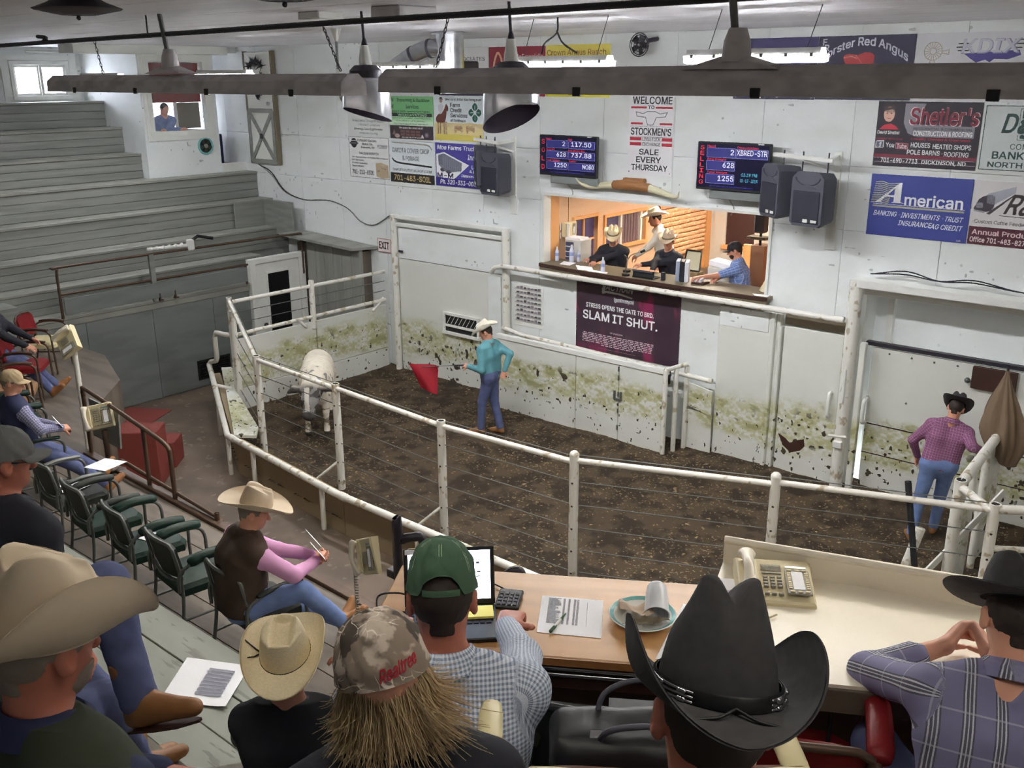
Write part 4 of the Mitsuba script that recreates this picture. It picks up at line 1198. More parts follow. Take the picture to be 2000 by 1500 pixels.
s = sign('white cover crop sign with a black swoosh and gold phone number', -13.29, -12.17, 3.545, 4.265, ink(214, 220, 222))
DK = ink(58, 64, 70)
s.line([(.05, .03), (.70, .05), (.88, .07), (.96, .16)], .030, ink(150, 146, 138), smooth=6)
s.t('DAKOTA COVER CROP', .48, .215, .83, .115, DK, bold=False); s.t('& FORAGE', .48, .40, .38, .11, DK, bold=False)
s.line([(.05, .42), (.11, .49), (.24, .525), (.60, .55), (.95, .575)], .042, BLACK, smooth=6)
s.t('DAKOTACOVERCROP.COM', .5, .69, .88, .065, DK, bold=False)
s.r(0, 1, .77, 1, ink(40, 34, 34)); s.t('701-483-SOIL', .5, .885, .84, .14, ink(190, 168, 118)); s.done()

s = sign('white brokers sign with a dark web address strip, behind the hanging lights', -12.01, -10.87, 5.062, 5.82, ink(216, 216, 214))
s.t('ASSOCIATES', .62, .24, .62, .075, ink(90, 90, 96), bold=False); s.r(0, 1, .845, 1, ink(44, 38, 60)); s.t('www.clarklandbrokers.com', .5, .92, .66, .075, ink(200, 200, 210), bold=False); s.done()

# farm credit sign: rider, cattle, green four-petal emblem
s = sign('farm credit sign with a rider on a brown horse and red cattle', -12.13, -11.0, 4.325, 5.055, ink(216, 224, 226))
s.r(0, 1, .60, 1, ink(214, 196, 140)); s.p([(0, .64), (.3, .60), (.55, .62), (.72, .585), (1, .62), (1, .7), (0, .7)], ink(196, 176, 138)); s.r(0, 1, .86, 1, ink(206, 190, 92), .0016)
s.t("We're in it for the long run!", .60, .085, .74, .075, ink(60, 56, 60))
for a, cx, cz, w in (('Farm', .435, .20, .20), ('Credit', .455, .315, .235), ('Services', .51, .43, .35)):
    s.t(a, cx, cz, w, .095, ink(56, 54, 60))
s.t('of Dickinson', .49, .545, .31, .07, ink(56, 54, 60))
GR = ink(24, 74, 60)
for dx, dy in ((0, -.125), (0, .125), (-.075, 0), (.075, 0)):
    v = dy != 0
    s.p([(.835 + dx, .36 + dy - (.09 if v else .085)), (.835 + dx + .055, .36 + dy), (.835 + dx, .36 + dy + (.09 if v else .085)), (.835 + dx - .055, .36 + dy)], GR, smooth=3)
s.lay = .001; s.line([(.835, .20), (.835, .52)], .012, ink(216, 224, 226)); s.line([(.74, .36), (.93, .36)], .012, ink(216, 224, 226))
s.line([(.78, .29), (.89, .43)], .010, ink(216, 224, 226)); s.line([(.89, .29), (.78, .43)], .010, ink(216, 224, 226)); s.lay = 0
HB = ink(96, 52, 44)
s.p([(.04, .48), (.10, .40), (.17, .37), (.22, .27), (.25, .18), (.29, .24), (.295, .33), (.275, .34), (.26, .33), (.25, .45), (.22, .58), (.15, .62), (.06, .60), (.03, .55)], HB, smooth=2)
for x in (.065, .11, .19, .23):
    s.r(x, x + .028, .58, .87, HB)
s.p([(.02, .86), (.3, .86), (.28, .90), (.05, .90)], ink(110, 96, 60))
s.lay = .001
s.p([(.08, .22), (.15, .17), (.20, .22), (.17, .38), (.12, .42), (.09, .34)], ink(196, 196, 200)); s.o(.145, .115, .030, .040, ink(150, 120, 104)); s.r(.10, .19, .065, .085, ink(60, 50, 48)); s.r(.12, .17, .03, .07, ink(60, 50, 48)); s.lay = 0
for x0, f in ((.42, 1), (.66, -1)):
    s.p([(x0, .66), (x0 + .14, .66), (x0 + .17, .70), (x0 + .16, .80), (x0 + .13, .80), (x0 + .12, .77), (x0 + .04, .77), (x0 + .03, .82), (x0, .82), (x0 - .01, .72)], ink(122, 68, 48))
    s.o(x0 - .03 if f > 0 else x0 + .19, .70, .032, .045, ink(222, 206, 190)); s.r(x0, x0 + .02, .78, .87, ink(206, 184, 160)); s.r(x0 + .13, x0 + .15, .78, .87, ink(206, 184, 160))
s.p([(.36, .86), (.98, .87), (.95, .90), (.38, .90)], ink(140, 126, 70)); s.done()

s = sign('blue-violet trucking sign with a white arrow panel, partly behind a loudspeaker', -12.135, -11.01, 3.55, 4.28, ink(72, 64, 150))
s.t('Moe Farms Trucking', .52, .115, .94, .135, WHITE, slant=.15); s.t('Inc.', .765, .30, .16, .12, WHITE, slant=.15)
s.p([(.02, .265), (.19, .21), (.71, .48), (.39, .82), (.02, .79)], WHITE)
s.lay = .001
s.p([(.06, .29), (.18, .24), (.56, .44), (.55, .62), (.33, .67), (.2, .655), (.07, .51)], ink(120, 122, 136))
for i in range(9):
    x = .19 + .042 * i
    s.line([(x, .26 + .022 * i), (x, .655)], .014, ink(78, 80, 96))
s.p([(.07, .30), (.16, .26), (.16, .52), (.07, .50)], ink(92, 94, 108)); s.o(.15, .62, .05, .045, ink(60, 60, 66)); s.o(.28, .66, .06, .04, ink(60, 60, 66))
s.t('M-M', .205, .745, .34, .105, ink(40, 34, 60)); s.lay = 0
s.t('Local', .86, .52, .20, .085, WHITE, slant=.15); s.t('& Long', .84, .625, .25, .085, WHITE, slant=.15); s.t('Distance Hauling', .77, .735, .44, .085, WHITE, slant=.15)
s.r(0, 1, .81, 1, ink(54, 44, 124)); s.t('Ph. 320-333-0039', .50, .895, .80, .11, WHITE, slant=.15); s.done()

s = sign('dark red sign with two pale arches, behind the lit strip light', -10.86, -9.71, 5.065, 5.81, ink(128, 40, 52))
for x in (.17, .36):
    s.line([(x - .10, .62), (x - .07, .30), (x, .12), (x + .07, .30), (x + .10, .62)], .05, ink(206, 160, 130), smooth=6)
s.t("McDonald's", .72, .21, .50, .12, ink(206, 176, 176)); s.done()

s = sign('yellow ranch sign with red-brown lettering, behind the lit strip light', -9.69, -8.50, 5.065, 5.815, ink(216, 208, 60))
s.r(0, 1, 0, .22, ink(208, 192, 92)); s.lay = .001
s.t('Crown Angus Ranch', .48, .16, .92, .14, ink(128, 74, 60), bold=False); s.lay = 0; s.p([(.80, .26), (.86, .22), (.88, .33), (.83, .36)], ink(60, 50, 50)); s.t('Regent, ND', .48, .90, .44, .13, ink(150, 60, 44), bold=False); s.done()

s = sign('tall white welcome sign with red bars and a steer-head outline', -8.14, -7.385, 3.985, 5.225, ink(226, 224, 226))
RD = ink(158, 36, 52)
s.t('WELCOME', .52, .155, .88, .085, BLACK); s.t('TO', .5, .232, .14, .04, BLACK)
for ya in (.225, .405):
    s.r(.05, .40 if ya < .3 else .32, ya, ya + .022, RD); s.r(.60 if ya < .3 else .70, .97, ya, ya + .022, RD)
s.line([(.16, .285), (.19, .335), (.38, .345), (.43, .43), (.55, .43), (.62, .345), (.82, .335), (.86, .285), (.70, .305), (.60, .28), (.42, .28), (.32, .305), (.16, .285)], .010, G_INK)
s.r(.04, .98, .445, .449, G_INK); s.r(.04, .98, .563, .567, G_INK)
s.t("STOCKMEN'S", .51, .505, .90, .085, BLACK)
for y, tx in ((.590, 'LIVESTOCK'), (.648, 'EXCHANGE')):
    s.r(.04, .30, y - .018, y + .018, RD); s.r(.76, .99, y - .018, y + .018, RD); s.t(tx, .53, y, .40, .040, BLACK, bold=False)
s.t('SALE', .48, .735, .44, .068, BLACK); s.t('EVERY', .48, .825, .56, .068, BLACK); s.t('THURSDAY', .50, .915, .82, .070, BLACK)
for x, z in ((.04, .97), (.96, .97), (.04, .03), (.96, .03)):
    s.o(x, z, .012, .008, BLACK, n=8)
s.done()

s = sign('deep purple sign with a white script name, left of the cattle sign', -6.48, -5.345, 5.07, 5.825, ink(52, 44, 84))
s.t('Berger', .30, .26, .46, .24, ink(200, 196, 216), slant=.35); s.r(0, 1, .86, 1, ink(44, 40, 66)); s.t('Kenny Berger', .45, .93, .37, .085, WHITE, slant=.2)
for x in (.03, .97):
    s.o(x, .97, .008, .012, WHITE, n=8)
s.done()

s = sign('dark navy cattle sign with arched white lettering and a red bull head', -5.335, -4.15, 5.075, 5.825, ink(40, 36, 58))
LW = ink(206, 204, 214)
s.t('F', .065, .09, .045, .10, LW); s.t('R', .09, .18, .05, .10, LW)
s.t('Forster Red Angus', .49, .24, .90, .17, LW, arc=.26)
s.p([(.27, .34), (.33, .28), (.42, .30), (.50, .26), (.58, .28), (.60, .36), (.58, .52), (.50, .72), (.40, .74), (.34, .52)], ink(150, 46, 46), smooth=2); s.line([(.40, .30), (.46, .40), (.50, .52)], .02, ink(196, 120, 110)); s.line([(.28, .34), (.36, .32), (.42, .36)], .02, ink(196, 150, 140))
s.r(.2, .95, .845, .88, ink(130, 36, 44)); s.t('"RAISING 100% 1A RED ANGUS CATTLE SINCE 1967"', .49, .935, .93, .065, WHITE, slant=.25); s.done()

s = sign('white radio station sign with a windmill and purple winged letters', -4.145, -2.96, 5.065, 5.825, ink(214, 214, 216))
WM = ink(150, 140, 120)
for r_ in (.085, .03):
    t = np.linspace(0, 2 * np.pi, 30)
    s.line([(.17 + r_ * math.cos(a), .26 + r_ * 1.56 * math.sin(a)) for a in t], .010, WM)
for a in np.linspace(0, 2 * np.pi, 18, endpoint=False):
    s.line([(.17 + .035 * math.cos(a), .26 + .055 * math.sin(a)), (.17 + .083 * math.cos(a), .26 + .13 * math.sin(a))], .008, WM)
s.line([(.26, .26), (.32, .24), (.32, .31), (.26, .29)], .010, WM); s.line([(.15, .40), (.12, .80)], .012, WM); s.line([(.19, .40), (.22, .80)], .012, WM)
for y, x0, x1 in ((.15, .40, .52), (.20, .385, .52), (.25, .40, .5), (.11, .90, 1.0), (.165, .90, .985), (.22, .90, .97)):
    s.r(x0, x1, y, y + .016, BLACK)
s.p([(.46, .30), (.95, .26), (.97, .33), (.86, .39), (.74, .38), (.70, .43), (.66, .39), (.58, .43), (.52, .37)], ink(62, 54, 120)); s.lay = .001
s.t('KDIX', .70, .20, .52, .21, ink(140, 138, 160), slant=.12); s.lay = .002; s.t('KDIX', .693, .195, .50, .19, ink(196, 196, 206), slant=.12); s.lay = 0
s.t('1230 AM', .72, .465, .24, .05, BLACK, bold=False); s.t('Morning Show Host: Brian Manfield', .56, .80, .70, .06, DK, bold=False); s.t('Farm and Ag Director: Mike Renner', .54, .915, .84, .075, DK, bold=False); s.done()

s = sign('dark red and black construction sign with a man in a red shirt', -4.51, -3.31, 4.30, 5.065, ink(38, 30, 40))
s.p([(.27, .03), (.47, .03), (.40, .35), (.40, .53), (.32, .48), (.27, .33)], ink(120, 118, 124)); s.p([(.30, .34), (.95, .36), (.95, .53), (.41, .53)], ink(120, 118, 124))
s.p([(.03, .43), (.08, .36), (.14, .34), (.19, .37), (.23, .43)], ink(176, 44, 60)); s.lay = .001
s.p([(.06, .08), (.16, .06), (.175, .12), (.165, .18), (.065, .16)], ink(60, 44, 40)); s.o(.118, .20, .055, .115, ink(206, 166, 150), n=28); s.lay = .002; s.p([(.065, .10), (.17, .09), (.172, .13), (.15, .12), (.07, .15)], ink(60, 44, 40))
for x in (.098, .14):
    s.o(x, .185, .009, .010, ink(70, 50, 46), n=10)
s.line([(.10, .255), (.118, .265), (.138, .255)], .010, ink(150, 84, 80)); s.lay = .001
s.t('David Shetler', .13, .475, .225, .055, WHITE); s.t('CONNECT WITH US ON', .145, .575, .26, .030, ink(150, 50, 66))
s.lay = .001; s.t("Shetler's", .655, .22, .665, .285, ink(214, 190, 196), slant=.06); s.lay = .0022; s.t("Shetler's", .655, .22, .645, .262, ink(112, 30, 46), slant=.06); s.lay = .001
s.t('RESIDENTIAL & COMMERCIAL', .655, .405, .56, .035, ink(50, 46, 52)); s.t('CONSTRUCTION & ROOFING', .655, .475, .56, .075, WHITE); s.t('Locally Owned & Operated', .64, .565, .56, .045, ink(170, 40, 60))
s.t('HOUSES', .46, .655, .19, .075, WHITE); s.t('HEATED SHOPS', .76, .665, .36, .075, WHITE); s.o(.585, .66, .010, .014, ink(120, 100, 104), n=10)
s.t('POLE BARNS', .495, .765, .32, .075, WHITE); s.t('ROOFING', .81, .775, .23, .075, WHITE); s.o(.675, .77, .010, .014, ink(120, 100, 104), n=10)
s.p([(.01, .61), (.095, .60), (.095, .71), (.01, .72)], WHITE); s.lay = .002; s.r(.018, .088, .617, .705, ink(84, 88, 104)); s.lay = .003; s.t('f', .06, .665, .030, .08, WHITE); s.lay = .001
s.t('You', .158, .67, .085, .075, WHITE); s.p([(.215, .63), (.34, .635), (.34, .725), (.215, .72)], ink(206, 150, 156)); s.lay = .002; s.r(.22, .335, .64, .715, ink(110, 34, 46)); s.lay = .003; s.t('Tube', .278, .678, .10, .065, WHITE); s.lay = .001
s.r(0, 1, .81, .86, ink(110, 34, 50)); s.r(0, 1, .865, .872, ink(150, 140, 146)); s.r(0, 1, .93, .938, ink(150, 140, 146)); s.lay = .002; s.t('701-690-7713', .265, .905, .37, .075, WHITE); s.t('DICKINSON, ND', .70, .915, .42, .075, WHITE); s.done()

s = sign('white community bank sign with a dark green emblem at the right edge of the wall', -3.29, -2.10, 4.31, 5.045, ink(204, 210, 208))
DG = ink(38, 62, 58)
s.line([(.015, .02), (.985, .02), (.985, .98), (.015, .98), (.015, .02)], .012, DG)
s.r(.34, .66, .08, .50, DG); s.line([(.32, .06), (.68, .06), (.68, .52), (.32, .52), (.32, .06)], .008, DG); s.lay = .001
s.t('Dakota', .50, .28, .66, .34, ink(204, 210, 208), slant=.2); s.lay = .002; s.t('Dakota', .50, .28, .62, .30, DG, slant=.2); s.lay = 0
s.t('COMMUNITY', .5, .62, .46, .085, DG, bold=False); s.t('BANK & TRUST', .5, .755, .76, .115, DG); s.t('NORTH LOCATION', .5, .90, .82, .085, DG); s.done()

s = sign('blue bank sign with wavy gold flag lines and a large white name', -4.50, -3.30, 3.45, 4.20, ink(52, 60, 128))
GD = ink(150, 148, 130)
for i in range(12):
    y = .13 + .030 * i
    x1 = .30 - .012 * i
    s.line([(.05 - .003 * i, y), (.12, y - .012), (.20, y + .018), (max(x1, .16), y - .004)], .014, GD, smooth=4)
s.p([(.06, .46), (.30, .12), (.32, .12), (.32, .43), (.36, .45), (.22, .45), (.25, .43), (.25, .36), (.16, .36), (.12, .44), (.15, .46)], WHITE)
s.lay = .0012; s.p([(.185, .33), (.25, .22), (.25, .33)], ink(52, 60, 128)); s.lay = 0
s.t('merican', .645, .385, .57, .19, WHITE)
s.r(.04, .95, .478, .486, WHITE); s.r(.04, .95, .50, .53, GD)
s.t('BANKING', .18, .63, .235, .085, LW, slant=.25); s.t('INVESTMENTS', .535, .635, .38, .085, LW, slant=.25); s.t('TRUST', .86, .64, .17, .085, LW, slant=.25); s.t('INSURANCE', .49, .765, .33, .085, LW, slant=.25); s.t('AG CREDIT', .80, .775, .30, .085, LW, slant=.25)
for x, y in ((.325, .635), (.755, .64), (.67, .77)):
    s.o(x, y, .010, .014, ink(100, 104, 150), n=10)
s.t('CSB', .93, .965, .04, .025, LW); s.done()

s = sign('white ranch sign with a semi truck and maroon sale banner', -3.285, -2.10, 3.455, 4.195, ink(212, 208, 208))
s.p([(.13, .20), (.38, .06), (.38, .16), (.20, .36), (.13, .34)], ink(150, 152, 160)); s.p([(.04, .36), (.06, .28), (.13, .22), (.20, .23), (.20, .40), (.14, .48), (.03, .46), (.02, .42)], ink(56, 48, 58), smooth=2); s.r(.035, .10, .34, .42, ink(140, 142, 150)); s.p([(.02, .45), (.12, .47), (.12, .50), (.02, .48)], ink(150, 150, 156)); s.p([(.14, .50), (.38, .17), (.36, .22), (.17, .52)], ink(60, 54, 58))
s.t('Ranch', .62, .34, .58, .32, ink(46, 38, 38), slant=.4); s.line([(.26, .52), (.95, .545)], .010, ink(60, 50, 50))
s.t('-Custom Cattle Feeders-Registered Angus-', .5, .64, .96, .075, ink(50, 44, 46), bold=False)
s.r(0, 1, .715, 1, ink(72, 32, 44)); s.t('Annual Production Sale', .46, .80, .86, .085, ink(214, 190, 192)); s.t('Office 701-483-8277', .29, .92, .54, .085, ink(226, 214, 214)); s.done()

# ---------------------------------------------------------------- poster under the counter
k = thing('poster', 'large dark maroon poster with white slogan lettering under the counter', 'poster')
def _zac(p, n, uv):
    q = fbm(p.x * 1.9, p.z * 2.6, 0.0, 4)
    w = smoothstep(0.58, 0.74, fbm(p.x * 3.4 + 2, p.z * 1.5 + p.x * 0.9, 5.0, 4)) * smoothstep(0.48, 0.62, noise(p.x * 1.9, p.z * 1.3, 8))
    return mix(mix((0.036, 0.018, 0.030), (0.068, 0.040, 0.056), q), (0.22, 0.026, 0.075), w)
mat('m_poster', mikit.proc(_zac), 0.35)
part(k, 'sheet', box(-9.035, -7.12, YW - 0.014, YW - 0.002, 1.165, 2.43), 'm_poster')
s = Flat(k, -9.035, -7.12, 1.165, 2.43, YW - 0.014)
SV = ink(150, 146, 144)
s.t('ZACTRAN', .41, .155, .30, .085, SV, slant=.25); s.p([(.26, .22), (.30, .205), (.45, .215), (.56, .245), (.55, .26), (.42, .235), (.30, .235), (.26, .255)], SV); s.p([(.27, .09), (.31, .09), (.28, .225), (.255, .235)], SV)
s.t('(gamithromycin)', .475, .305, .19, .07, WHITE, bold=False)
s.t('STRESS OPENS THE GATE TO BRD.', .43, .42, .66, .060, WHITE); s.t('SLAM IT SHUT.', .435, .545, .73, .115, WHITE)
s.t('PET INJECTION', .41, .735, .12, .02, ink(186, 170, 176))
s.small(.06, .77, .77, .90, 6, ink(186, 160, 170), 4); s.small(.25, .58, .90, .925, 1, ink(186, 160, 170), 6); s.r(.23, .60, .955, .960, ink(130, 96, 100)); s.done()

k = thing('exit_sign', 'small white EXIT sign beside the left gate frame', 'sign')
part(k, 'board', box(-13.71, -13.35, YW - 0.035, YW - 0.002, 2.22, 2.465, 0.004), ink(220, 212, 208))
s = Flat(k, -13.71, -13.35, 2.22, 2.465, YW - 0.035)
s.line([(.0, .0), (1, 0), (1, 1), (0, 1), (0, 0)], .05, ink(170, 120, 110)); s.t('EXIT', .48, .5, .76, .56, ink(60, 34, 36)); s.done()

# ---------------------------------------------------------------- two sale monitors
def monitor(label, x0, x1, z0, z1, side, rows, rest, foot):
    k = thing('monitor', label, 'monitor')
    y = 11.95
    part(k, 'case', box(x0, x1, y, y + 0.06, z0, z1, 0.008), 'm_black')
    part(k, 'back_cover', box(x0 + 0.18, x1 - 0.12, y + 0.06, y + 0.14, z0 - 0.01, z0 + 0.35, 0.02), 'm_black')
    part(k, 'wall_mount', cat([box((x0 + x1) / 2 - 0.15, (x0 + x1) / 2 + 0.15, y + 0.14, YW - 0.001, z0 + 0.1, z0 + 0.35, 0.01)]), 'm_grey_dark')
    part(k, 'foot_bar', box(x0 + 0.2, x1, y + 0.02, y + 0.10, z0 - 0.12, z0 - 0.005, 0.01), 'm_grey_dark')
    part(k, 'screen', box(x0 + 0.02, x1 - 0.02, y - 0.003, y, z0 + 0.035, z1 - 0.02), ink(24, 22, 46, 0.2))
    s = Flat(k, x0 + 0.02, x1 - 0.02, z0 + 0.035, z1 - 0.02, y - 0.003)
    for i, c in enumerate(side):
        s.t(c, .055, (i + .5) / len(side) * .92 + .03, .06, .70 / len(side) if len(side) > 4 else .13, ink(214, 40, 60))
    for (a, cx, cz, w), (v, vx, vz, vw), (b0, b1, c0, c1) in rows:
        s.r(b0, b1, c0, c1, ink(40, 40, 110)); s.lay = .001
        s.line([(b0, c0), (b1, c0), (b1, c1), (b0, c1), (b0, c0)], .010, ink(130, 126, 190)); s.t(v, vx, vz, vw, .125, ink(240, 240, 250)); s.lay = 0
        s.t(a, cx, cz, w, .060, ink(206, 36, 66))
    for a, cx, cz, w, h in rest:
        s.t(a, cx, cz, w, h, ink(110, 220, 250), bold=False)
    s.t(foot, .5, .965, .62, .030, ink(70, 70, 210), bold=False)
    s.done()
    part(k, 'logo_plate', box(x1 - 0.18, x1 - 0.10, y - 0.006, y, z1 - 0.016, z1 - 0.004), 'm_plastic_white')
    part(k, 'cable', tube(spline([(x0 + 0.45, y + 0.1, z0 - 0.1), (x0 + 0.48, YW - 0.02, z0 - 0.25), (x0 + 0.44, YW - 0.012, z0 - 0.36)], 6), 0.006, 6), 'm_grey', True)
monitor('black monitor listing the last lot, marked SOLD in red, above the block window', -9.62, -8.53, 3.905, 4.51, 'SOLD',
        [(('Head', .155, .065, .10), ('2', .435, .185, .05), (.12, .50, .10, .30)), (('Bid', .545, .07, .07), ('117.50', .745, .19, .36), (.52, .985, .11, .31)),
         (('Avg Wt', .19, .355, .16), ('628', .39, .475, .17), (.12, .50, .39, .59)), (('Advanced Bid', .66, .36, .30), ('737.88', .75, .48, .36), (.52, .985, .40, .60)),
         (('Total Weight', .24, .645, .26), ('1250', .375, .765, .23), (.12, .50, .68, .88)), (('Buyer', .60, .65, .13), ('NO80', .875, .775, .20), (.52, .985, .69, .89))], [], 'sale management system www.livestocksoftware.com')
monitor('black monitor listing the lot in the ring, marked SELLING in red, left of the loudspeakers', -6.84, -5.76, 3.875, 4.515, 'SELLING',
        [(('Head', .185, .06, .12), ('2', .49, .185, .05), (.125, .535, .10, .31)), (('Description', .705, .075, .29), ('XBRED-STR', .765, .185, .42), (.545, .985, .11, .31)),
         (('Avg Weight', .27, .355, .28), ('628', .445, .475, .165), (.125, .535, .39, .60)), (('Total Weight', .285, .655, .30), ('1255', .415, .78, .23), (.125, .535, .69, .90))],
        [('03:39 PM', .745, .67, .22, .075), ('10-17-2019', .745, .80, .25, .075)], 'livestock sale management software')

# ---------------------------------------------------------------- loudspeakers on wall brackets
def speaker(label, x, z, w, h, d, yaw, y):
    k = thing('loudspeaker', label, 'loudspeaker')
    def pl(m):
        return moved(m, (x, y, z), rz=yaw)
    rim = np.array([(-w / 2, -h / 2 + .05), (-w / 2 + .05, -h / 2), (w / 2 - .05, -h / 2), (w / 2, -h / 2 + .05), (w / 2, h / 2 - .07), (w / 2 - .07, h / 2), (-w / 2 + .07, h / 2), (-w / 2, h / 2 - .07)])
    front = [(a, -d / 2, b) for a, b in rim]; mid = [(a, -d / 2 + .05, b) for a, b in rim * 1.02]; back = [(a * .72, d / 2, b * .92) for a, b in rim]
    part(k, 'cabinet', pl(hull(front + mid + back)), 'm_speaker', 25)
    part(k, 'grille', pl(box(-w * .42, w * .42, -d / 2 - .012, -d / 2 + .002, -h * .44, h * .16, .006)), 'm_speaker_dark')
    t = np.linspace(0, np.pi, 20)
    P = np.stack([np.stack([np.cos(t) * w * .40 * q, np.full(20, -d / 2 - .002 + (1 - q) * .05), h * .405 - np.sin(t) * h * .15 * q + 0 * t], 1) for q in (1.0, .8, .55, .3)], 1)
    part(k, 'horn', pl(shell(P, .004, False)), 'm_speaker_dark', True)
    part(k, 'horn_lip', pl(hull([(-w * .34, -d / 2 - .006, h * .19), (w * .34, -d / 2 - .006, h * .19), (-w * .12, -d / 2 - .010, h * .27), (w * .12, -d / 2 - .010, h * .27), (-w * .34, -d / 2, h * .19), (w * .34, -d / 2, h * .19), (-w * .12, -d / 2, h * .27), (w * .12, -d / 2, h * .27)])), 'm_speaker')
    part(k, 'badge', pl(box(-w * .05, w * .10, -d / 2 - .016, -d / 2 - .010, -h * .42, -h * .36)), 'm_plastic_white')
    part(k, 'badge', pl(box(w * .20, w * .38, -d / 2 - .016, -d / 2 - .010, -h * .415, -h * .365)), 'm_plastic_white')
    return k
speaker('grey loudspeaker facing out on the wall bracket, left of the SOLD monitor', -10.42, 3.88, .45, .66, .34, -0.15, 11.85)
speaker('grey loudspeaker half hidden behind its twin, in front of the trucking sign', -10.72, 3.97, .44, .66, .34, -0.75, 11.92)
speaker('grey loudspeaker next to the SELLING monitor, turned towards the bleachers', -5.50, 3.96, .45, .66, .36, -0.62, 11.80)
speaker('grey loudspeaker on the bracket, right of its turned twin', -5.00, 3.90, .46, .66, .36, -0.20, 11.70)
for nm, x, xa, xb in (('white steel bracket carrying the left pair of loudspeakers', -10.35, -10.85, -10.3), ('white steel bracket carrying the right pair of loudspeakers', -4.95, -5.62, -4.85)):
    k = thing('speaker_bracket', nm, 'bracket')
    part(k, 'wall_plate', box(x - .05, x + .05, YW - .02, YW - .001, 3.35, 4.45, .004), 'm_white')
    part(k, 'arm', bar((x, YW - .01, 4.38), (xb, 11.70, 4.36), .04, .05), 'm_white')
    part(k, 'cross_bar', bar((xa - .05, 11.86, 4.40), (xb + .05, 11.68, 4.37), .05, .05), 'm_white')
    part(k, 'brace', bar((x, YW - .01, 4.20), ((xa + xb) / 2, 11.75, 4.36), .03, .03), 'm_white')
    for xx, yy in ((xa + .1, 11.84), ((xa + xb) / 2, 11.78), (xb - .02, 11.70)):
        part(k, 'hanger_bolt', tube([(xx, yy, 4.20), (xx, yy, 4.46)], .010, 6), 'm_dark_metal')
    part(k, 'tail_plate', box(x - .07, x + .07, YW - .03, YW - .001, 3.20, 3.50, .004), 'm_white')

# mounted steer horns
k = thing('steer_horns', 'mounted pair of long pale steer horns above the block window', 'horns')
part(k, 'leather_wrap', tube(spline([(-8.30, 12.08, 3.82), (-8.0, 12.07, 3.835), (-7.66, 12.07, 3.815)], 6), [.062, .068, .072, .075, .076, .076, .076, .076, .075, .072, .068, .064, .062], 14), 'm_leather', True)
part(k, 'horn', tube(spline([(-8.28, 12.08, 3.82), (-8.5, 12.06, 3.80), (-8.68, 12.0, 3.775), (-8.80, 11.93, 3.82), (-8.86, 11.88, 3.90)], 6), np.linspace(.060, .006, 25), 12), 'm_horn', True)
part(k, 'horn', tube(spline([(-7.68, 12.07, 3.815), (-7.45, 12.05, 3.77), (-7.25, 12.0, 3.735), (-7.12, 11.94, 3.74), (-7.07, 11.90, 3.82)], 6), np.linspace(.060, .006, 25), 12), 'm_horn', True)
part(k, 'plaque', box(-8.18, -7.80, 12.13, YW - .001, 3.80, 3.93, .01), 'm_leather')

# small round fan under the ceiling, oscillating
k = thing('wall_fan', 'small dark round fan high on the sale-block wall', 'fan')
C = (-7.88, 12.0, 5.78)
part(k, 'guard', cat([moved(trimesh.creation.torus(r, .007, major_sections=32, minor_sections=6), C, rx=math.pi / 2) for r in (.05, .09, .13, .155)]), 'm_dark_metal', True)
part(k, 'blade_disc', cat([moved(hull([(0, -.03, -.01), (.13, -.06, -.02), (.14, .03, .02), (0, .03, .01), (0, -.03, 0), (.13, -.06, -.012), (.14, .03, .028)]).apply_transform(trimesh.transformations.rotation_matrix(a * 2 * np.pi / 5, (0, 0, 1))), (C[0], C[1] + .02, C[2]), rx=math.pi / 2) for a in range(5)]), 'm_black')
part(k, 'hub', moved(trimesh.creation.cylinder(.03, .05, sections=16), C, rx=math.pi / 2), 'm_chrome', True)
part(k, 'mount', tube([(C[0] + .1, C[1] + .06, C[2] + .05), (C[0] + .18, YW - .01, C[2] + .08)], .03), 'm_dark_metal', True)
# cables stapled along the wall
k = thing('wall_cable', 'black cable sagging along the wall from the booth to the left gate frame', 'cable')
for off, b in ((0, 'm_black'), (0.05, 'm_grey')):
    part(k, 'strand', tube(spline([(-17.3, YW - .03, 3.64), (-16.9, YW - .02, 3.5 - off), (-16.5, YW - .02, 3.16 - off * .5), (-15.9, YW - .02, 3.02), (-15.1, YW - .02, 3.06), (-14.55, YW - .02, 2.95), (-14.2, YW - .02, 2.74), (-13.8, YW - .02, 2.70), (-13.3, YW - .02, 2.95)], 6), .010, 6), b, True)
k = thing('wall_cable', 'loose black cable lying along the top of the right-hand gate frame', 'cable')
for j in range(2):
    part(k, 'strand', tube(spline([(-4.35 + .02 * j, 12.1, 2.97), (-3.9, 12.06, 3.02 + .04 * j), (-3.5, 12.05, 2.99), (-3.1, 12.05, 3.05 - .03 * j), (-2.6, 12.05, 2.98), (-2.0, 12.05, 2.99)], 6), .008, 6), 'm_speaker_dark', True)

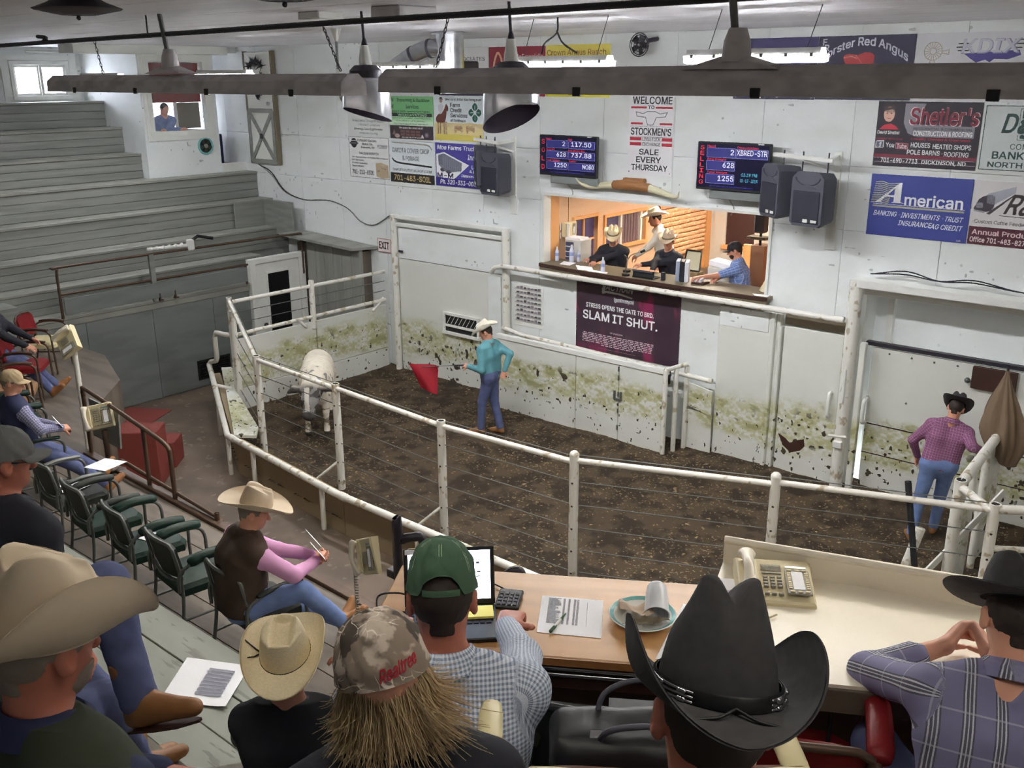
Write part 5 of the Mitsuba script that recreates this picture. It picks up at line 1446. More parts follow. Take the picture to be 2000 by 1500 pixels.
# ================================================================ sale block room
k = struct('wall_block_left', 'warm tan plywood wall inside the sale block')
q = sbox(12.34, 1.3, 17.7, 3.75).difference(sbox(13.03, 2.30, 13.67, 3.06)).difference(sbox(13.93, 2.46, 15.20, 3.0))
m = extrude(q, 0.1); m.apply_transform(np.array([[0, 0, 1, -9.84], [1, 0, 0, 0], [0, 1, 0, 0], [0, 0, 0, 1.0]])); put(k, m, 'm_ply')
part(k, 'board', box(-9.74, -9.72, 12.34, 12.60, 1.6, 3.7), 'm_pine')
k = struct('wall_block_back', 'white wall at the back of the sale block'); put(k, box(-9.84, -5.5, 17.6, 17.72, 1.3, 3.75), 'm_white')
k = struct('wall_block_right', 'tan wall at the right of the sale block'); put(k, box(-5.74, -5.62, 12.34, 17.7, 1.3, 3.75), 'm_ply')
k = struct('floor_block_room', 'floor of the sale block'); put(k, box(-9.84, -5.6, 12.34, 17.7, 1.3, 1.6), 'm_floor')
k = struct('ceiling_block', 'ceiling of the sale block'); put(k, box(-9.84, -5.6, 12.34, 17.7, 3.72, 3.85), 'm_white')
for n_, y0, y1, z0, z1, bars in (('window_4', 13.03, 13.67, 2.30, 3.06, True), ('window_5', 13.93, 15.20, 2.46, 3.0, False)):
    k = struct(n_, 'inner window with pine casing in the tan wall')
    put(k, cat([box(-9.76, -9.70, y0 - .05, y0, z0 - .05, z1 + .05), box(-9.76, -9.70, y1, y1 + .05, z0 - .05, z1 + .05), box(-9.76, -9.70, y0 - .05, y1 + .05, z1, z1 + .05), box(-9.76, -9.68, y0 - .05, y1 + .05, z0 - .05, z0)]), 'm_pine')
    part(k, 'pane', box(-9.80, -9.79, y0, y1, z0, z1), ink(70, 60, 96, 0.15))
    if bars:
        part(k, 'muntin', box(-9.79, -9.76, (y0 + y1) / 2 - .015, (y0 + y1) / 2 + .015, z0, z1), 'm_pine')
        part(k, 'muntin', box(-9.79, -9.76, y0, y1, (z0 + z1) / 2 - .015, (z0 + z1) / 2 + .015), 'm_pine')
    else:
        for y in (14.45, 15.10):
            part(k, 'mullion', box(-9.79, -9.74, y - .03, y + .03, z0, z1), 'm_white')
        for j in range(6):
            part(k, 'curtain', tube([(-9.785, 14.55 + .09 * j, z0), (-9.785, 14.55 + .09 * j, z1)], .035, 8), ink(120, 100, 106), True)
# rows of egg-crate sound padding
k = thing('acoustic_padding', 'rows of tan egg-carton padding covering the far part of the tan wall', 'padding')
FB = ink(226, 186, 148)
r0 = np.random.default_rng(5)
for i in range(13):
    z = 1.98 + i * 0.088
    y = np.linspace(15.65, 17.35, 100)
    zz = np.array([0.0, .028, .056, .080])
    bulge = np.array([0.0, .055, .060, .010])
    P = np.stack([np.stack([-9.715 + bulge[j] * (0.72 + 0.28 * np.sign(np.sin(y * 70))) * np.ones_like(y) + 0.012 * (meshkit.noise(np.stack([y * 6, y * 0 + i, y * 0], 1)) - .5), y, z + zz[j] + 0.018 * np.sin(y * 70) * (j in (1, 2)) + 0.02 * (meshkit.noise(np.stack([y * 1.3, y * 0 + i * 3, y * 0], 1)) - .5)], 1) for j in range(4)], 1)
    part(k, 'row', shell(P, .006, False), FB)
part(k, 'backing', box(-9.738, -9.718, 15.62, 17.38, 1.95, 3.12), ink(120, 76, 52))
k = struct('trim_2', 'pine corner post in the sale block'); put(k, box(-9.74, -9.66, 17.40, 17.58, 1.6, 3.7), 'm_pine')
k = struct('door_3', 'white frame and dark glass at the back of the sale block')
put(k, cat([box(-9.55, -9.30, 17.52, 17.6, 1.6, 3.6), box(-8.66, -8.35, 17.52, 17.6, 1.6, 3.6), box(-9.3, -8.66, 17.52, 17.6, 2.84, 3.6), box(-9.3, -8.66, 17.52, 17.6, 1.6, 2.08)]), 'm_white')
part(k, 'glass_pane', box(-9.30, -8.66, 17.56, 17.58, 2.08, 2.84), ink(62, 44, 46, 0.2))
part(k, 'sill', box(-9.34, -8.3, 17.44, 17.56, 2.02, 2.10, .01), 'm_pine')
k = thing('side_cabinet', 'tan cabinet with a brown end panel at the right of the block window', 'cabinet')
part(k, 'end_panel', box(-6.62, -6.40, 13.3, 13.6, 1.6, 2.93, .005), ink(140, 98, 70))
part(k, 'panel', box(-7.25, -6.62, 14.3, 14.36, 1.6, 2.75, .005), 'm_pine')
k = thing('small_speaker', 'grey speaker on a stand at the right end of the block window', 'loudspeaker')
part(k, 'box', box(-6.60, -6.44, 13.30, 13.48, 3.12, 3.42, .02), 'm_speaker'); part(k, 'stand', tube([(-6.52, 13.4, 2.93), (-6.52, 13.4, 3.12)], .02), 'm_black'); part(k, 'shelf', box(-6.70, -6.40, 13.3, 13.5, 3.02, 3.06), 'm_olive')
k = thing('ceiling_lamp', 'bright office lamp on the sale block ceiling', 'lamp')
part(k, 'case', box(-8.6, -7.2, 13.55, 14.0, 3.66, 3.72), 'm_white')
q = part(k, 'diffuser', box(-8.57, -7.23, 13.58, 13.97, 3.645, 3.66), 'm_white')
scene[q]['emitter'] = glow(np.array([1.0, 0.86, 0.70]) * LAMP_ROOM)

k = thing('ceiling_lamp', 'second office lamp deep in the sale block', 'lamp')
part(k, 'case', box(-9.0, -7.6, 15.9, 16.3, 3.66, 3.72), 'm_white')
q = part(k, 'diffuser', box(-8.97, -7.63, 15.93, 16.27, 3.645, 3.66), 'm_white')
scene[q]['emitter'] = glow(np.array([1.0, 0.86, 0.70]) * LAMP_ROOM)

# counter
k = struct('trim_3', 'dark brown counter along the sale block window')
CF = [(-9.74, 12.10), (-8.85, 12.00), (-7.02, 12.00), (-5.70, 12.06)]
put(k, extrude(Polygon(CF + [(-5.66, 12.62), (-9.70, 12.62)]), .05).apply_translation((0, 0, 2.425)), 'm_olive')
part(k, 'front_board', bar((-8.85, 12.02, 2.36), (-7.02, 12.02, 2.36), .03, .13), 'm_dark_wood')
part(k, 'front_board', bar((-7.02, 12.02, 2.36), (-5.72, 12.08, 2.36), .03, .13), 'm_olive')
part(k, 'front_board', bar((-9.74, 12.12, 2.36), (-8.85, 12.02, 2.36), .03, .13), 'm_olive')
part(k, 'edge_strip', cat([bar((a[0], a[1] - .005, 2.445), (b[0], b[1] - .005, 2.445), .02, .05) for a, b in zip(CF[:-1], CF[1:])]), 'm_dark_wood')
part(k, 'window_casing', cat([box(-9.74, -9.70, YW - .03, YW + .12, 2.44, 3.60), box(-5.81, -5.77, YW - .03, YW + .12, 2.44, 3.57), box(-9.74, -5.77, YW - .03, YW + .12, 3.56, 3.60)]), 'm_white')
# things on the counter
ZT = 2.472
def bottle(x, y, label, s=1.0):
    k = thing('water_bottle', label, 'bottle')
    pr = np.array([(0, 0), (.032, 0), (.034, .01), (.034, .06), (.031, .075), (.034, .09), (.034, .14), (.030, .165), (.014, .195), (.013, .215), (0, .215)]) * s
    part(k, 'bottle', moved(lathe(pr, 20), (x, y, ZT)), ink(206, 208, 226, .15), 30)
    part(k, 'label_band', moved(lathe(np.array([(.0335, .085), (.0352, .085), (.0352, .135), (.0335, .135)]) * s, 20), (x, y, ZT)), ink(150, 160, 200))
    part(k, 'cap', moved(trimesh.creation.cylinder(.015 * s, .02 * s, sections=16), (x, y, ZT + .222 * s)), 'm_plastic_white')
bottle(-8.49, 12.12, 'clear water bottle standing between the two dark-shirted men'); bottle(-9.62, 12.42, 'clear water bottle at the far left end of the counter'); bottle(-9.38, 12.50, 'clear water bottle in front of the white drawer tower', 1.2); bottle(-9.30, 12.58, 'clear water bottle at the right of the drawer tower', .9)
k = thing('drawer_tower', 'small white drawer tower with papers on top at the left end of the counter', 'drawers')
part(k, 'body', box(-9.64, -9.32, 12.66, 12.96, 2.40, 2.80, .006), 'm_plastic_white')
for j in range(4):
    q = part(k, 'drawer', box(-9.62, -9.46, 12.645, 12.66, 2.44 + .085 * j, 2.505 + .085 * j, .004), ink(70, 74, 104))
part(k, 'papers', box(-9.66, -9.35, 12.68, 12.92, 2.80, 2.83), 'm_paper')
k = thing('wall_phone', 'cream office telephone hung on the tan wall', 'telephone')
part(k, 'body', box(-9.72, -9.64, 12.66, 12.98, 2.82, 3.06, .01), 'm_phone'); part(k, 'handset', box(-9.64, -9.60, 12.69, 12.75, 2.83, 3.05, .01), 'm_plastic_white'); part(k, 'key_panel', box(-9.64, -9.635, 12.86, 12.94, 2.85, 3.03), 'm_phone_grey'); part(k, 'card', box(-9.635, -9.632, 12.88, 12.91, 2.86, 2.98), 'm_paper')
part(k, 'cord', tube([(-9.70, 12.82, 3.06), (-9.70, 12.82, 3.70)], .006, 6), 'm_leather')
k = thing('wall_notes', 'white notes pinned to the tan wall above the drawer tower', 'paper')
part(k, 'sheet', box(-9.72, -9.715, 12.62, 12.645, 2.94, 3.05), 'm_paper'); part(k, 'sheet', box(-9.72, -9.715, 12.62, 12.645, 2.80, 2.90), 'm_paper')
for lab, pts in (('white paper sheets under the hands of the left man', [(-9.15, 12.30), (-8.9, 12.02), (-8.62, 12.05), (-8.85, 12.34)]), ('white sheet between the two dark-shirted men', [(-8.85, 12.14), (-8.7, 12.02), (-8.35, 12.02), (-8.4, 12.14)]), ('white papers at the left end of the counter', [(-9.5, 12.45), (-9.4, 12.2), (-9.2, 12.2), (-9.25, 12.45)]), ('white sheet at the right end of the counter', [(-5.98, 12.16), (-5.9, 12.07), (-5.72, 12.08), (-5.74, 12.22)])):
    k = thing('paper', lab, 'paper'); m = extrude(Polygon(pts), .004); m.apply_translation((0, 0, ZT)); part(k, 'sheet', m, 'm_paper')
def mic(x, y, label, L, dirn):
    k = thing('microphone', label, 'microphone')
    part(k, 'base', moved(trimesh.creation.cylinder(.06, .03, sections=20), (x, y, ZT + .016)), 'm_black', 30)
    pts = spline([(x, y, ZT + .03), (x, y, ZT + .16), (x + dirn * .3 * L, y + .02, ZT + .16 + L * .7), (x + dirn * L, y + .05, ZT + .16 + L)], 6)
    part(k, 'gooseneck', tube(pts, .006, 8), 'm_chrome', True); part(k, 'capsule', tube([pts[-1], pts[-1] + (dirn * .06, .02, .03)], .018), 'm_black', True)
mic(-8.20, 12.35, 'black desk microphone between the two dark-shirted men', .05, -1); mic(-8.05, 12.10, 'thin gooseneck microphone in front of the middle man', .22, 1)
k = thing('laptop', 'small black laptop in front of the middle man', 'laptop')
part(k, 'base', box(-7.92, -7.55, 12.08, 12.28, ZT, ZT + .02, .004), 'm_black'); part(k, 'lid', moved(box(-.185, .185, -.006, .006, 0, .10, .004), (-7.735, 12.09, ZT + .02), rx=-.2), 'm_black'); part(k, 'lid_edge', box(-7.91, -7.56, 12.065, 12.08, ZT + .10, ZT + .125), 'm_speaker')
k = thing('can', 'dark drink can beside the grey binders', 'can')
part(k, 'body', moved(lathe([(0, 0), (.03, 0), (.034, .012), (.034, .11), (.028, .122), (0, .122)], 20), (-7.42, 12.15, ZT)), 'm_dark_metal', 30); part(k, 'top', moved(trimesh.creation.cylinder(.027, .004, sections=20), (-7.42, 12.15, ZT + .123)), 'm_chrome')
for j, (c, lab) in enumerate(((ink(150, 156, 176), 'light grey-blue binder standing on the counter'), (ink(30, 30, 36), 'black binder standing between the grey and white ones'), (ink(214, 216, 224), 'white binder standing on the counter'))):
    k = thing('binder', lab, 'binder'); x = -7.28 + .075 * j; part(k, 'cover', moved(box(-.03, .03, -.13, .13, 0, .30, .006), (x, 12.34, ZT), rz=.45), c)
k = thing('picture_frame', 'dark framed sheet leaning below the egg-carton padding', 'picture frame')
part(k, 'frame', cat([bar((-8.82, 15.1, 2.02), (-8.82, 15.22, 2.36), .025, .025), bar((-8.48, 15.1, 2.02), (-8.52, 15.22, 2.36), .025, .025), bar((-8.82, 15.22, 2.36), (-8.52, 15.22, 2.36), .025, .025), bar((-8.82, 15.1, 2.02), (-8.48, 15.1, 2.02), .025, .025)]), 'm_black'); part(k, 'sheet', hull([(-8.81, 15.11, 2.03), (-8.49, 15.11, 2.03), (-8.81, 15.225, 2.35), (-8.53, 15.225, 2.35), (-8.81, 15.13, 2.03), (-8.49, 15.13, 2.03)]), ink(150, 158, 150))
part(k, 'stand', box(-8.80, -8.50, 15.05, 15.3, 1.6, 2.0, .006), 'm_olive')
k = thing('paper_box', 'white box of papers in front of the blue-shirted man', 'box')
part(k, 'box', box(-7.08, -6.70, 12.85, 13.2, 2.30, 2.62, .01), 'm_plastic_white'); part(k, 'papers', moved(box(-.18, .18, -.14, .14, 0, .08, .01), (-6.9, 13.0, 2.62), ry=.12), 'm_paper'); part(k, 'shelf', box(-7.1, -6.66, 12.7, 13.3, 1.6, 2.30), 'm_olive')
k = thing('desk_tray', 'dark tray with a white slip on the counter', 'tray'); part(k, 'tray', box(-6.98, -6.78, 12.2, 12.4, ZT, ZT + .03, .006), 'm_dark_wood'); part(k, 'slip', moved(box(-.06, .06, -.06, .06, 0, .06, .01), (-6.9, 12.3, ZT + .03), rx=.3), 'm_paper')
k = thing('monitor', 'cream desk display seen edge-on at the right end of the counter', 'monitor'); part(k, 'case', hull([(-6.02, 12.44, ZT), (-5.86, 12.50, ZT), (-5.93, 12.30, ZT + .02), (-5.80, 12.30, ZT), (-5.90, 12.55, ZT + .30), (-5.80, 12.45, ZT + .30)]), 'm_phone')

# rack of tags on the wall left of the poster
k = thing('tag_rack', 'white board with rows of grey clips on the wall left of the poster', 'rack')
part(k, 'board', box(-10.36, -9.72, YW - .012, YW - .001, 1.33, 2.04, .002), 'm_white')
for i in range(8):
    z = 1.42 + .078 * i
    part(k, 'rail', box(-10.32, -9.76, YW - .03, YW - .012, z - .004, z + .010), ink(170, 166, 170))
    for j in range(7):
        x = -10.28 + .077 * j
        part(k, 'clip', box(x, x + .05, YW - .035, YW - .012, z + .010, z + (.036 if (i * 7 + j) % 5 else .05), .003), ink(120, 112, 120) if (i + j) % 3 else ink(70, 62, 66))

# ================================================================ the sale ring
OUT = [(-14.79, 8.97), (-11.67, 7.28), (-8.87, 6.97), (-5.36, 6.94), (-3.99, 7.72), (-2.2, 8.70)]      # handrail outside the ring
INN = [(-14.68, 9.08), (-11.63, 7.40), (-8.85, 7.09), (-5.40, 7.06), (-4.06, 7.82), (-2.25, 8.82)]      # ring wall
POST = [(-13.50, 8.70), (-11.59, 7.83), (-9.65, 7.70), (-7.57, 7.57), (-5.69, 7.68), (-3.78, 8.51), (-1.92, 9.27)]

k = struct('ground', 'dark dirt floor of the sale ring')
RP = Polygon(INN + [(-1.2, 9.4), (-0.3, 12.5), (-13.5, 12.18), (-13.55, 8.75)]).buffer(0.02)
gx, gy = np.arange(-14.6, 0.2, 0.075), np.arange(7.0, 12.6, 0.075)
GX, GY = np.meshgrid(gx, gy, indexing='ij')
pp = np.stack([GX, GY, 0 * GX], -1)
GZ = 0.055 * (meshkit.fbm(pp * 1.1, 3, 1) - 0.5) + 0.035 * (meshkit.fbm(pp * 6, 3, 2) - 0.5) + 0.03 * np.exp(-(12.15 - GY) / 0.35)
lat = np.stack([GX, GY, GZ], -1)
m = grid_mesh(lat)
cen = m.triangles_center
keep = shapely.contains_xy(RP, cen[:, 0], cen[:, 1])
m = trimesh.Trimesh(m.vertices, m.faces[keep], process=False); m.remove_unreferenced_vertices()
put(k, m, 'm_dirt', True)
def ground_z(x, y):
    p = np.array([[x, y, 0.0]])
    return float(0.055 * (meshkit.fbm(p * 1.1, 3, 1) - 0.5) + 0.035 * (meshkit.fbm(p * 6, 3, 2) - 0.5) + 0.03 * math.exp(-(12.15 - y) / 0.35))
k = thing('straw_chips', 'pale bits of straw and dried clods scattered over the dark dirt of the ring', 'straw')
labels[k]['kind'] = 'stuff'
rr = np.random.default_rng(11)
V, F = [], []
n = 0
tet = np.array([(1, 0, -.5), (-.6, .8, -.4), (-.6, -.8, -.4), (0, 0, .7)])
while n < 2600:
    x, y = rr.uniform(-13.4, -1.5), rr.uniform(7.1, 12.1)
    if not RP.contains(shapely.Point(x, y)):
        continue
    i, j = int(round((x + 14.6) / 0.075)), int(round((y - 7.0) / 0.075))
    a = rr.uniform(0, 6.28); sz = rr.uniform(.005, .013) * (1.8 if rr.random() < .08 else 1)
    R3 = np.array([(math.cos(a), -math.sin(a), 0), (math.sin(a), math.cos(a), 0), (0, 0, 1)])
    V.append((tet * (sz * rr.uniform(1, 2.2), sz, sz * .6)) @ R3.T + (x, y, GZ[i, j] + .004))
    F.append(np.array([(0, 1, 3), (1, 2, 3), (2, 0, 3), (0, 2, 1)]) + 4 * n)
    n += 1
put(k + '__chips', trimesh.Trimesh(np.vstack(V), np.vstack(F), process=False), 'm_straw_dirt')
labels[k + '__chips'] = {'kind': 'stuff'}

# left ring wall behind the calf
k = thing('ring_wall', 'stained white board wall of the ring behind the calf, with pipe rails on top', 'wall panel')
XL = -13.50
for a, b in ((8.72, 10.42), (10.44, 12.12)):
    part(k, 'lower_board', box(XL - .05, XL + .012, a, b, -.05, .37, .004), 'm_stained')
    part(k, 'upper_board', box(XL - .05, XL, a, b, .385, 1.22, .004), 'm_stained')
part(k, 'top_rail', tube([(XL, 8.70, 1.87), (XL, 12.1, 1.86)], .034, 12), 'm_white_pipe', True)
part(k, 'middle_rail', tube([(XL, 8.70, 1.31), (XL, 12.1, 1.32)], .034, 12), 'm_white_pipe', True)
part(k, 'post', tube([(XL, 10.38, 1.1), (XL, 10.38, 1.97)], .05, 14), 'm_white_pipe', True)
part(k, 'brace', tube([(XL, 10.05, 1.31), (XL + .02, 10.20, 1.16)], .028, 10), 'm_white_pipe', True)
part(k, 'brace', tube([(XL, 12.05, 1.36), (XL + .02, 11.75, 1.16)], .028, 10), 'm_white_pipe', True)
for z in (1.50, 1.68):
    part(k, 'cable', tube([(XL, 8.7, z), (XL, 12.1, z)], .007, 6), 'm_chair_frame', True)

# big gate in the far left of the ring
k = thing('ring_gate', 'tall white sliding gate panel in its pipe frame, left of the sale block', 'gate')
YG = 12.10
part(k, 'frame_post', tube([(-13.16, YG - .02, -.02), (-13.16, YG - .02, 2.95)], .062, 16), 'm_white_pipe', True)
part(k, 'frame_post', tube([(-10.44, YG - .02, 1.0), (-10.44, YG - .02, 2.95)], .068, 16), 'm_white_pipe', True)
part(k, 'header', box(-13.22, -10.38, YG - .06, YG + .04, 2.90, 2.97, .006), 'm_white')
part(k, 'header', box(-13.10, -10.50, YG - .04, YG + .05, 2.76, 2.82, .006), 'm_white')
part(k, 'upper_panel', box(-13.09, -10.52, YG + .02, YG + .05, 2.17, 2.75, .004), 'm_wall')
part(k, 'lower_panel', box(-13.09, -10.52, YG + .015, YG + .045, -.02, 2.155, .004), 'm_stained')
part(k, 'side_board', box(-10.85, -10.56, YG - .02, YG + .01, .30, 2.12, .004), 'm_wall')
for x in (-13.0, -10.62):
    for z in (2.30,):
        part(k, 'hinge', box(x - .05, x + .05, YG - .03, YG + .0, z - .02, z + .02, .004), 'm_dark_metal')
k = thing('gate_vent', 'white framed box with dark slots on the gate, beside the man in the turquoise shirt', 'vent')
part(k, 'frame', cat([box(-11.95, -11.90, YG - .03, YG + .01, .93, 1.33), box(-11.12, -11.07, YG - .03, YG + .01, .93, 1.33), box(-11.95, -11.07, YG - .03, YG + .01, 1.28, 1.33), box(-11.95, -11.07, YG - .05, YG + .01, .93, .98), box(-11.95, -11.07, YG - .03, YG + .01, 1.07, 1.11)]), 'm_white')
part(k, 'slot', box(-11.90, -11.12, YG - .006, YG + .012, 1.11, 1.28), 'm_black')
part(k, 'slot', box(-11.90, -11.12, YG - .006, YG + .012, .98, 1.07), 'm_black')
for i in range(8):
    x = -11.86 + i * .095
    part(k, 'bar', bar((x, YG - .012, 1.12), (x + .10, YG - .012, 1.27), .008, .008), 'm_white')

# long low panels in front of the wall
k = thing('ring_panels', 'long low stained white panels in front of the sale block wall', 'wall panel')
YF = 11.62
for a, b in ((-10.22, -8.62), (-8.605, -7.80), (-7.79, -6.98)):
    part(k, 'panel', box(a, b, YF, YF + .035, -.03, 1.22, .004), 'm_stained')
part(k, 'top_board', box(-10.25, -6.95, YF - .02, YF + .06, 1.22, 1.30, .006), 'm_white')
part(k, 'top_rail', tube([(-10.40, 11.95, 1.30), (-9.9, 11.88, 1.27), (-6.42, 11.98, 1.15)], .038, 12), 'm_white_pipe', True)
for x in (-7.795,):
    for z in (.18, .45, .72, .98, 1.12):
        part(k, 'hinge_knuckle', tube([(x, YF - .012, z), (x, YF - .012, z + .07)], .012, 8), 'm_chair_frame', True)
part(k, 'latch', cat([box(-7.87, -7.845, YF - .03, YF, .66, .80), box(-7.755, -7.73, YF - .03, YF, .66, .80), box(-7.87, -7.73, YF - .03, YF, .66, .685)]), 'm_chair_frame')
for x, y in ((-6.97, 11.60), (-6.90, 11.78), (-6.84, 11.98)):
    part(k, 'end_post', tube([(x, y, -.03), (x, y, 1.30)], .036, 12), 'm_white_pipe', True)
part(k, 'end_rail', tube([(-6.97, 11.60, 1.30), (-6.84, 11.98, 1.33)], .034, 12), 'm_white_pipe', True)
part(k, 'kick_board', box(-6.84, -6.42, 12.02, 12.05, -.03, .62, .004), 'm_stained')
part(k, 'bent_panel', hull([(-6.84, 12.0, .70), (-6.42, 12.0, .60), (-6.84, 12.0, 1.05), (-6.42, 12.0, .98), (-6.84, 12.03, .70), (-6.42, 12.03, .60), (-6.84, 12.03, 1.05), (-6.42, 12.03, .98)]), 'm_stained')
k = thing('tool_strip', 'black strip of dark leaflets behind the low panel under the poster', 'rack')
part(k, 'strip', box(-7.72, -7.02, 11.80, 11.83, 1.02, 1.22, .004), 'm_black')
for i in range(9):
    part(k, 'leaflet', moved(box(-.03, .03, -.004, .004, -.06, .06), (-7.60 + .07 * i, 11.79, 1.14), ry=.5), 'm_speaker')

# rail across the wall under the counter
k = thing('wall_rail', 'long white pipe rail running across the wall under the counter', 'railing')
part(k, 'pipe', tube([(-10.40, 11.92, 2.365), (-4.56, 11.92, 2.365)], .042, 14), 'm_white_pipe', True)
part(k, 'pipe', tube([(-10.66, 11.94, 2.22), (-10.56, 11.93, 2.32), (-10.40, 11.92, 2.365)], .042, 14), 'm_white_pipe', True)

# white service door and its neighbours, right of the poster
k = thing('wall_cover', 'white metal panel, stained below, between the poster and the service door', 'wall panel')
part(k, 'sheet', box(-6.42, -5.62, 12.08, YW - .001, -.03, 2.27, .006), 'm_stained')
part(k, 'upper_sheet', box(-6.40, -5.66, 12.07, 12.08, 1.98, 2.26, .003), 'm_wall')
part(k, 'folded_edge', cat([box(-5.62, -5.56, 12.05, YW - .001, -.03, 2.27, .01), box(-5.56, -5.50, 12.10, YW - .001, -.03, 2.27, .01), box(-5.50, -5.46, 12.06, YW - .001, -.03, 2.10, .01)]), 'm_stained')
k = struct('door_4', 'white metal service door in the ring wall, stained below')
put(k, box(-5.44, -4.60, 12.10, YW - .001, -.02, 2.11, .008), 'm_stained')
part(k, 'lintel', box(-5.46, -4.52, 12.15, YW - .001, 2.13, 2.27, .004), 'm_olive')
part(k, 'torn_edge', extrude(Polygon([(-5.40, .56), (-5.30, .52), (-5.22, .46), (-5.12, .52), (-5.02, .56), (-5.0, .46), (-5.06, .38), (-5.20, .32), (-5.32, .40)]), .004).apply_transform(np.array([[1, 0, 0, 0], [0, 0, -1, 12.10], [0, 1, 0, 0], [0, 0, 0, 1.0]])), 'm_dark_wood', label='dark patch where the sheet is torn')
part(k, 'handle', tube(spline([(-4.70, 12.09, .98), (-4.70, 12.03, 1.02), (-4.70, 12.03, 1.28), (-4.70, 12.09, 1.32)], 5), .026, 10), 'm_white', True)
k = thing('gate_post', 'thick white pipe post between the service door and the right-hand gate', 'post')
part(k, 'pipe', tube([(-4.48, 12.02, -.03), (-4.48, 12.02, 2.88)], .085, 18), 'm_white_pipe', True)
part(k, 'latch', box(-4.54, -4.42, 11.90, 11.96, .62, .72, .01), 'm_white'); part(k, 'latch_rod', tube([(-4.62, 11.95, .76), (-4.38, 11.95, .79)], .022, 8), 'm_white_pipe', True); part(k, 'stop_bar', box(-4.50, -4.46, 11.91, 11.95, 1.25, 1.72, .008), 'm_white')
part(k, 'angle', box(-4.36, -4.28, 12.02, 12.10, -.03, 2.08, .01), 'm_stained')
part(k, 'handle', tube(spline([(-4.24, 12.18, .98), (-4.24, 12.06, 1.02), (-4.24, 12.06, 1.28), (-4.24, 12.18, 1.32)], 5), .026, 10), 'm_white', True)
k = thing('ring_gate', 'wide white riveted sheet-metal gate in the recess behind the man in the black hat', 'gate')
YR = 12.26
for a, b in ((-.03, .52), (.535, .94), (.955, 1.99)):
    part(k, 'sheet', box(-4.27, -.30, YR, YR + .03, a, b, .004), 'm_stained')
for i in range(13):
    for z in (1.93,) + ((1.32,) if i % 2 else ()):
        part(k, 'rivet', moved(trimesh.creation.icosphere(subdivisions=1, radius=.014), (-4.05 + .28 * i, YR - .001, z - .004 * (i % 3))), 'm_chair_frame')
for i in range(9):
    part(k, 'bolt', moved(trimesh.creation.icosphere(subdivisions=1, radius=.020), (-3.95 + .40 * i, YR - .004, .90 if i % 2 else .56)), 'm_dark_wood')
part(k, 'seam_strip', box(-4.27, -.30, YR - .006, YR, .525, .535), 'm_dark_wood')
part(k, 'seam_strip', box(-4.27, -.30, YR - .006, YR, .935, .95), 'm_dark_wood')
part(k, 'top_track', box(-4.36, -.30, YR - .03, YR + .06, 2.01, 2.06), 'm_dark_metal')
k = struct('wall_recess', 'white boards closing the recess above the right-hand gate')
put(k, box(-4.42, -.3, 12.58, 12.65, -.2, 2.82), 'm_wall')
part(k, 'side_board', box(-4.44, -4.40, 12.2, 12.6, -.2, 2.82), 'm_white'); part(k, 'soffit', box(-4.42, -.3, 12.2, 12.6, 2.80, 2.84), 'm_white'); part(k, 'jamb', box(-4.22, -4.14, 12.50, 12.58, 2.0, 2.8), 'm_white')
part(k, 'end_board', box(-.32, -.28, 12.2, 12.6, -.2, 2.82), 'm_white')
k = thing('gate_header', 'white steel header over the right-hand gate', 'beam')
part(k, 'beam', box(-4.55, -.2, 11.94, YW - .001, 2.80, 2.90, .008), 'm_white'); part(k, 'lower_angle', box(-4.40, -.2, 12.08, YW + .02, 2.70, 2.78, .006), 'm_white')
k = thing('dark_plate', 'dark rusty plate fixed to the riveted gate above the black hat', 'plate')
part(k, 'plate', box(-3.02, -2.52, 12.20, 12.255, 1.70, 1.98, .006), 'm_dark_wood'); part(k, 'knob', moved(trimesh.creation.icosphere(subdivisions=2, radius=.035), (-3.06, 12.2, 1.79)), 'm_chair_frame', True)

# cable fence towards the seats
k = thing('ring_fence', 'white pipe and cable fence along the near side of the sale ring', 'fence')
ZT_ = [1.95, 1.51, 1.51, 1.51, 1.53, 1.53, 1.51]
for i, (x, y) in enumerate(POST):
    r = .052 if i else .045
    part(k, 'post', tube([(x, y, -.15), (x, y, ZT_[i])], r, 18), 'm_white_pipe', 40)
    if i in (4, 5):
        part(k, 'post_cap', moved(trimesh.creation.icosphere(subdivisions=2, radius=.053), (x, y, 1.53), ), 'm_white_pipe', True)
    else:
        part(k, 'post_rim', moved(trimesh.creation.annulus(r * .75, r * 1.04, .012, sections=20), (x, y, ZT_[i])), 'm_white_pipe')
        part(k, 'post_hollow', moved(trimesh.creation.cylinder(r * .74, .004, sections=18), (x, y, ZT_[i] + .001)), 'm_black')
part(k, 'post', tube([(-13.22, 8.56, -.15), (-13.22, 8.56, 1.80)], .05, 18), 'm_white_pipe', 40)
for i in range(6):
    a, b = np.array(POST[i] + (ZT_[i] - (.06 if i else .05),)), np.array(POST[i + 1] + (1.45,))
    part(k, 'top_rail', tube([a, b], .033, 12), 'm_white_pipe', True)
    part(k, 'cable', tube([a + (0, .03, .055), b + (0, .03, .055)], .006, 6), 'm_chair_frame', True)
    for j, z in enumerate((1.22, .95, .68, .41, .14)):
        za = z * (1.18 if i == 0 else 1)
        part(k, 'cable', tube([(POST[i][0], POST[i][1], za), (POST[i + 1][0], POST[i + 1][1], z)], .0065, 6), 'm_chair_frame', True)
for i, (x, y) in enumerate(POST[1:], 1):
    part(k, 'cable_hole', cat([moved(trimesh.creation.icosphere(subdivisions=1, radius=.013), (x + dx, y - .046, z)) for z in (1.22, .95, .68, .41, .14) for dx in (.012,)]), 'm_black')
for i in (2, 3):
    x, y = POST[i]
    part(k, 'brace', tube([(x, y - .02, .42), (x - .22, y - .30, .15)], .020, 8), 'm_white_pipe', True)

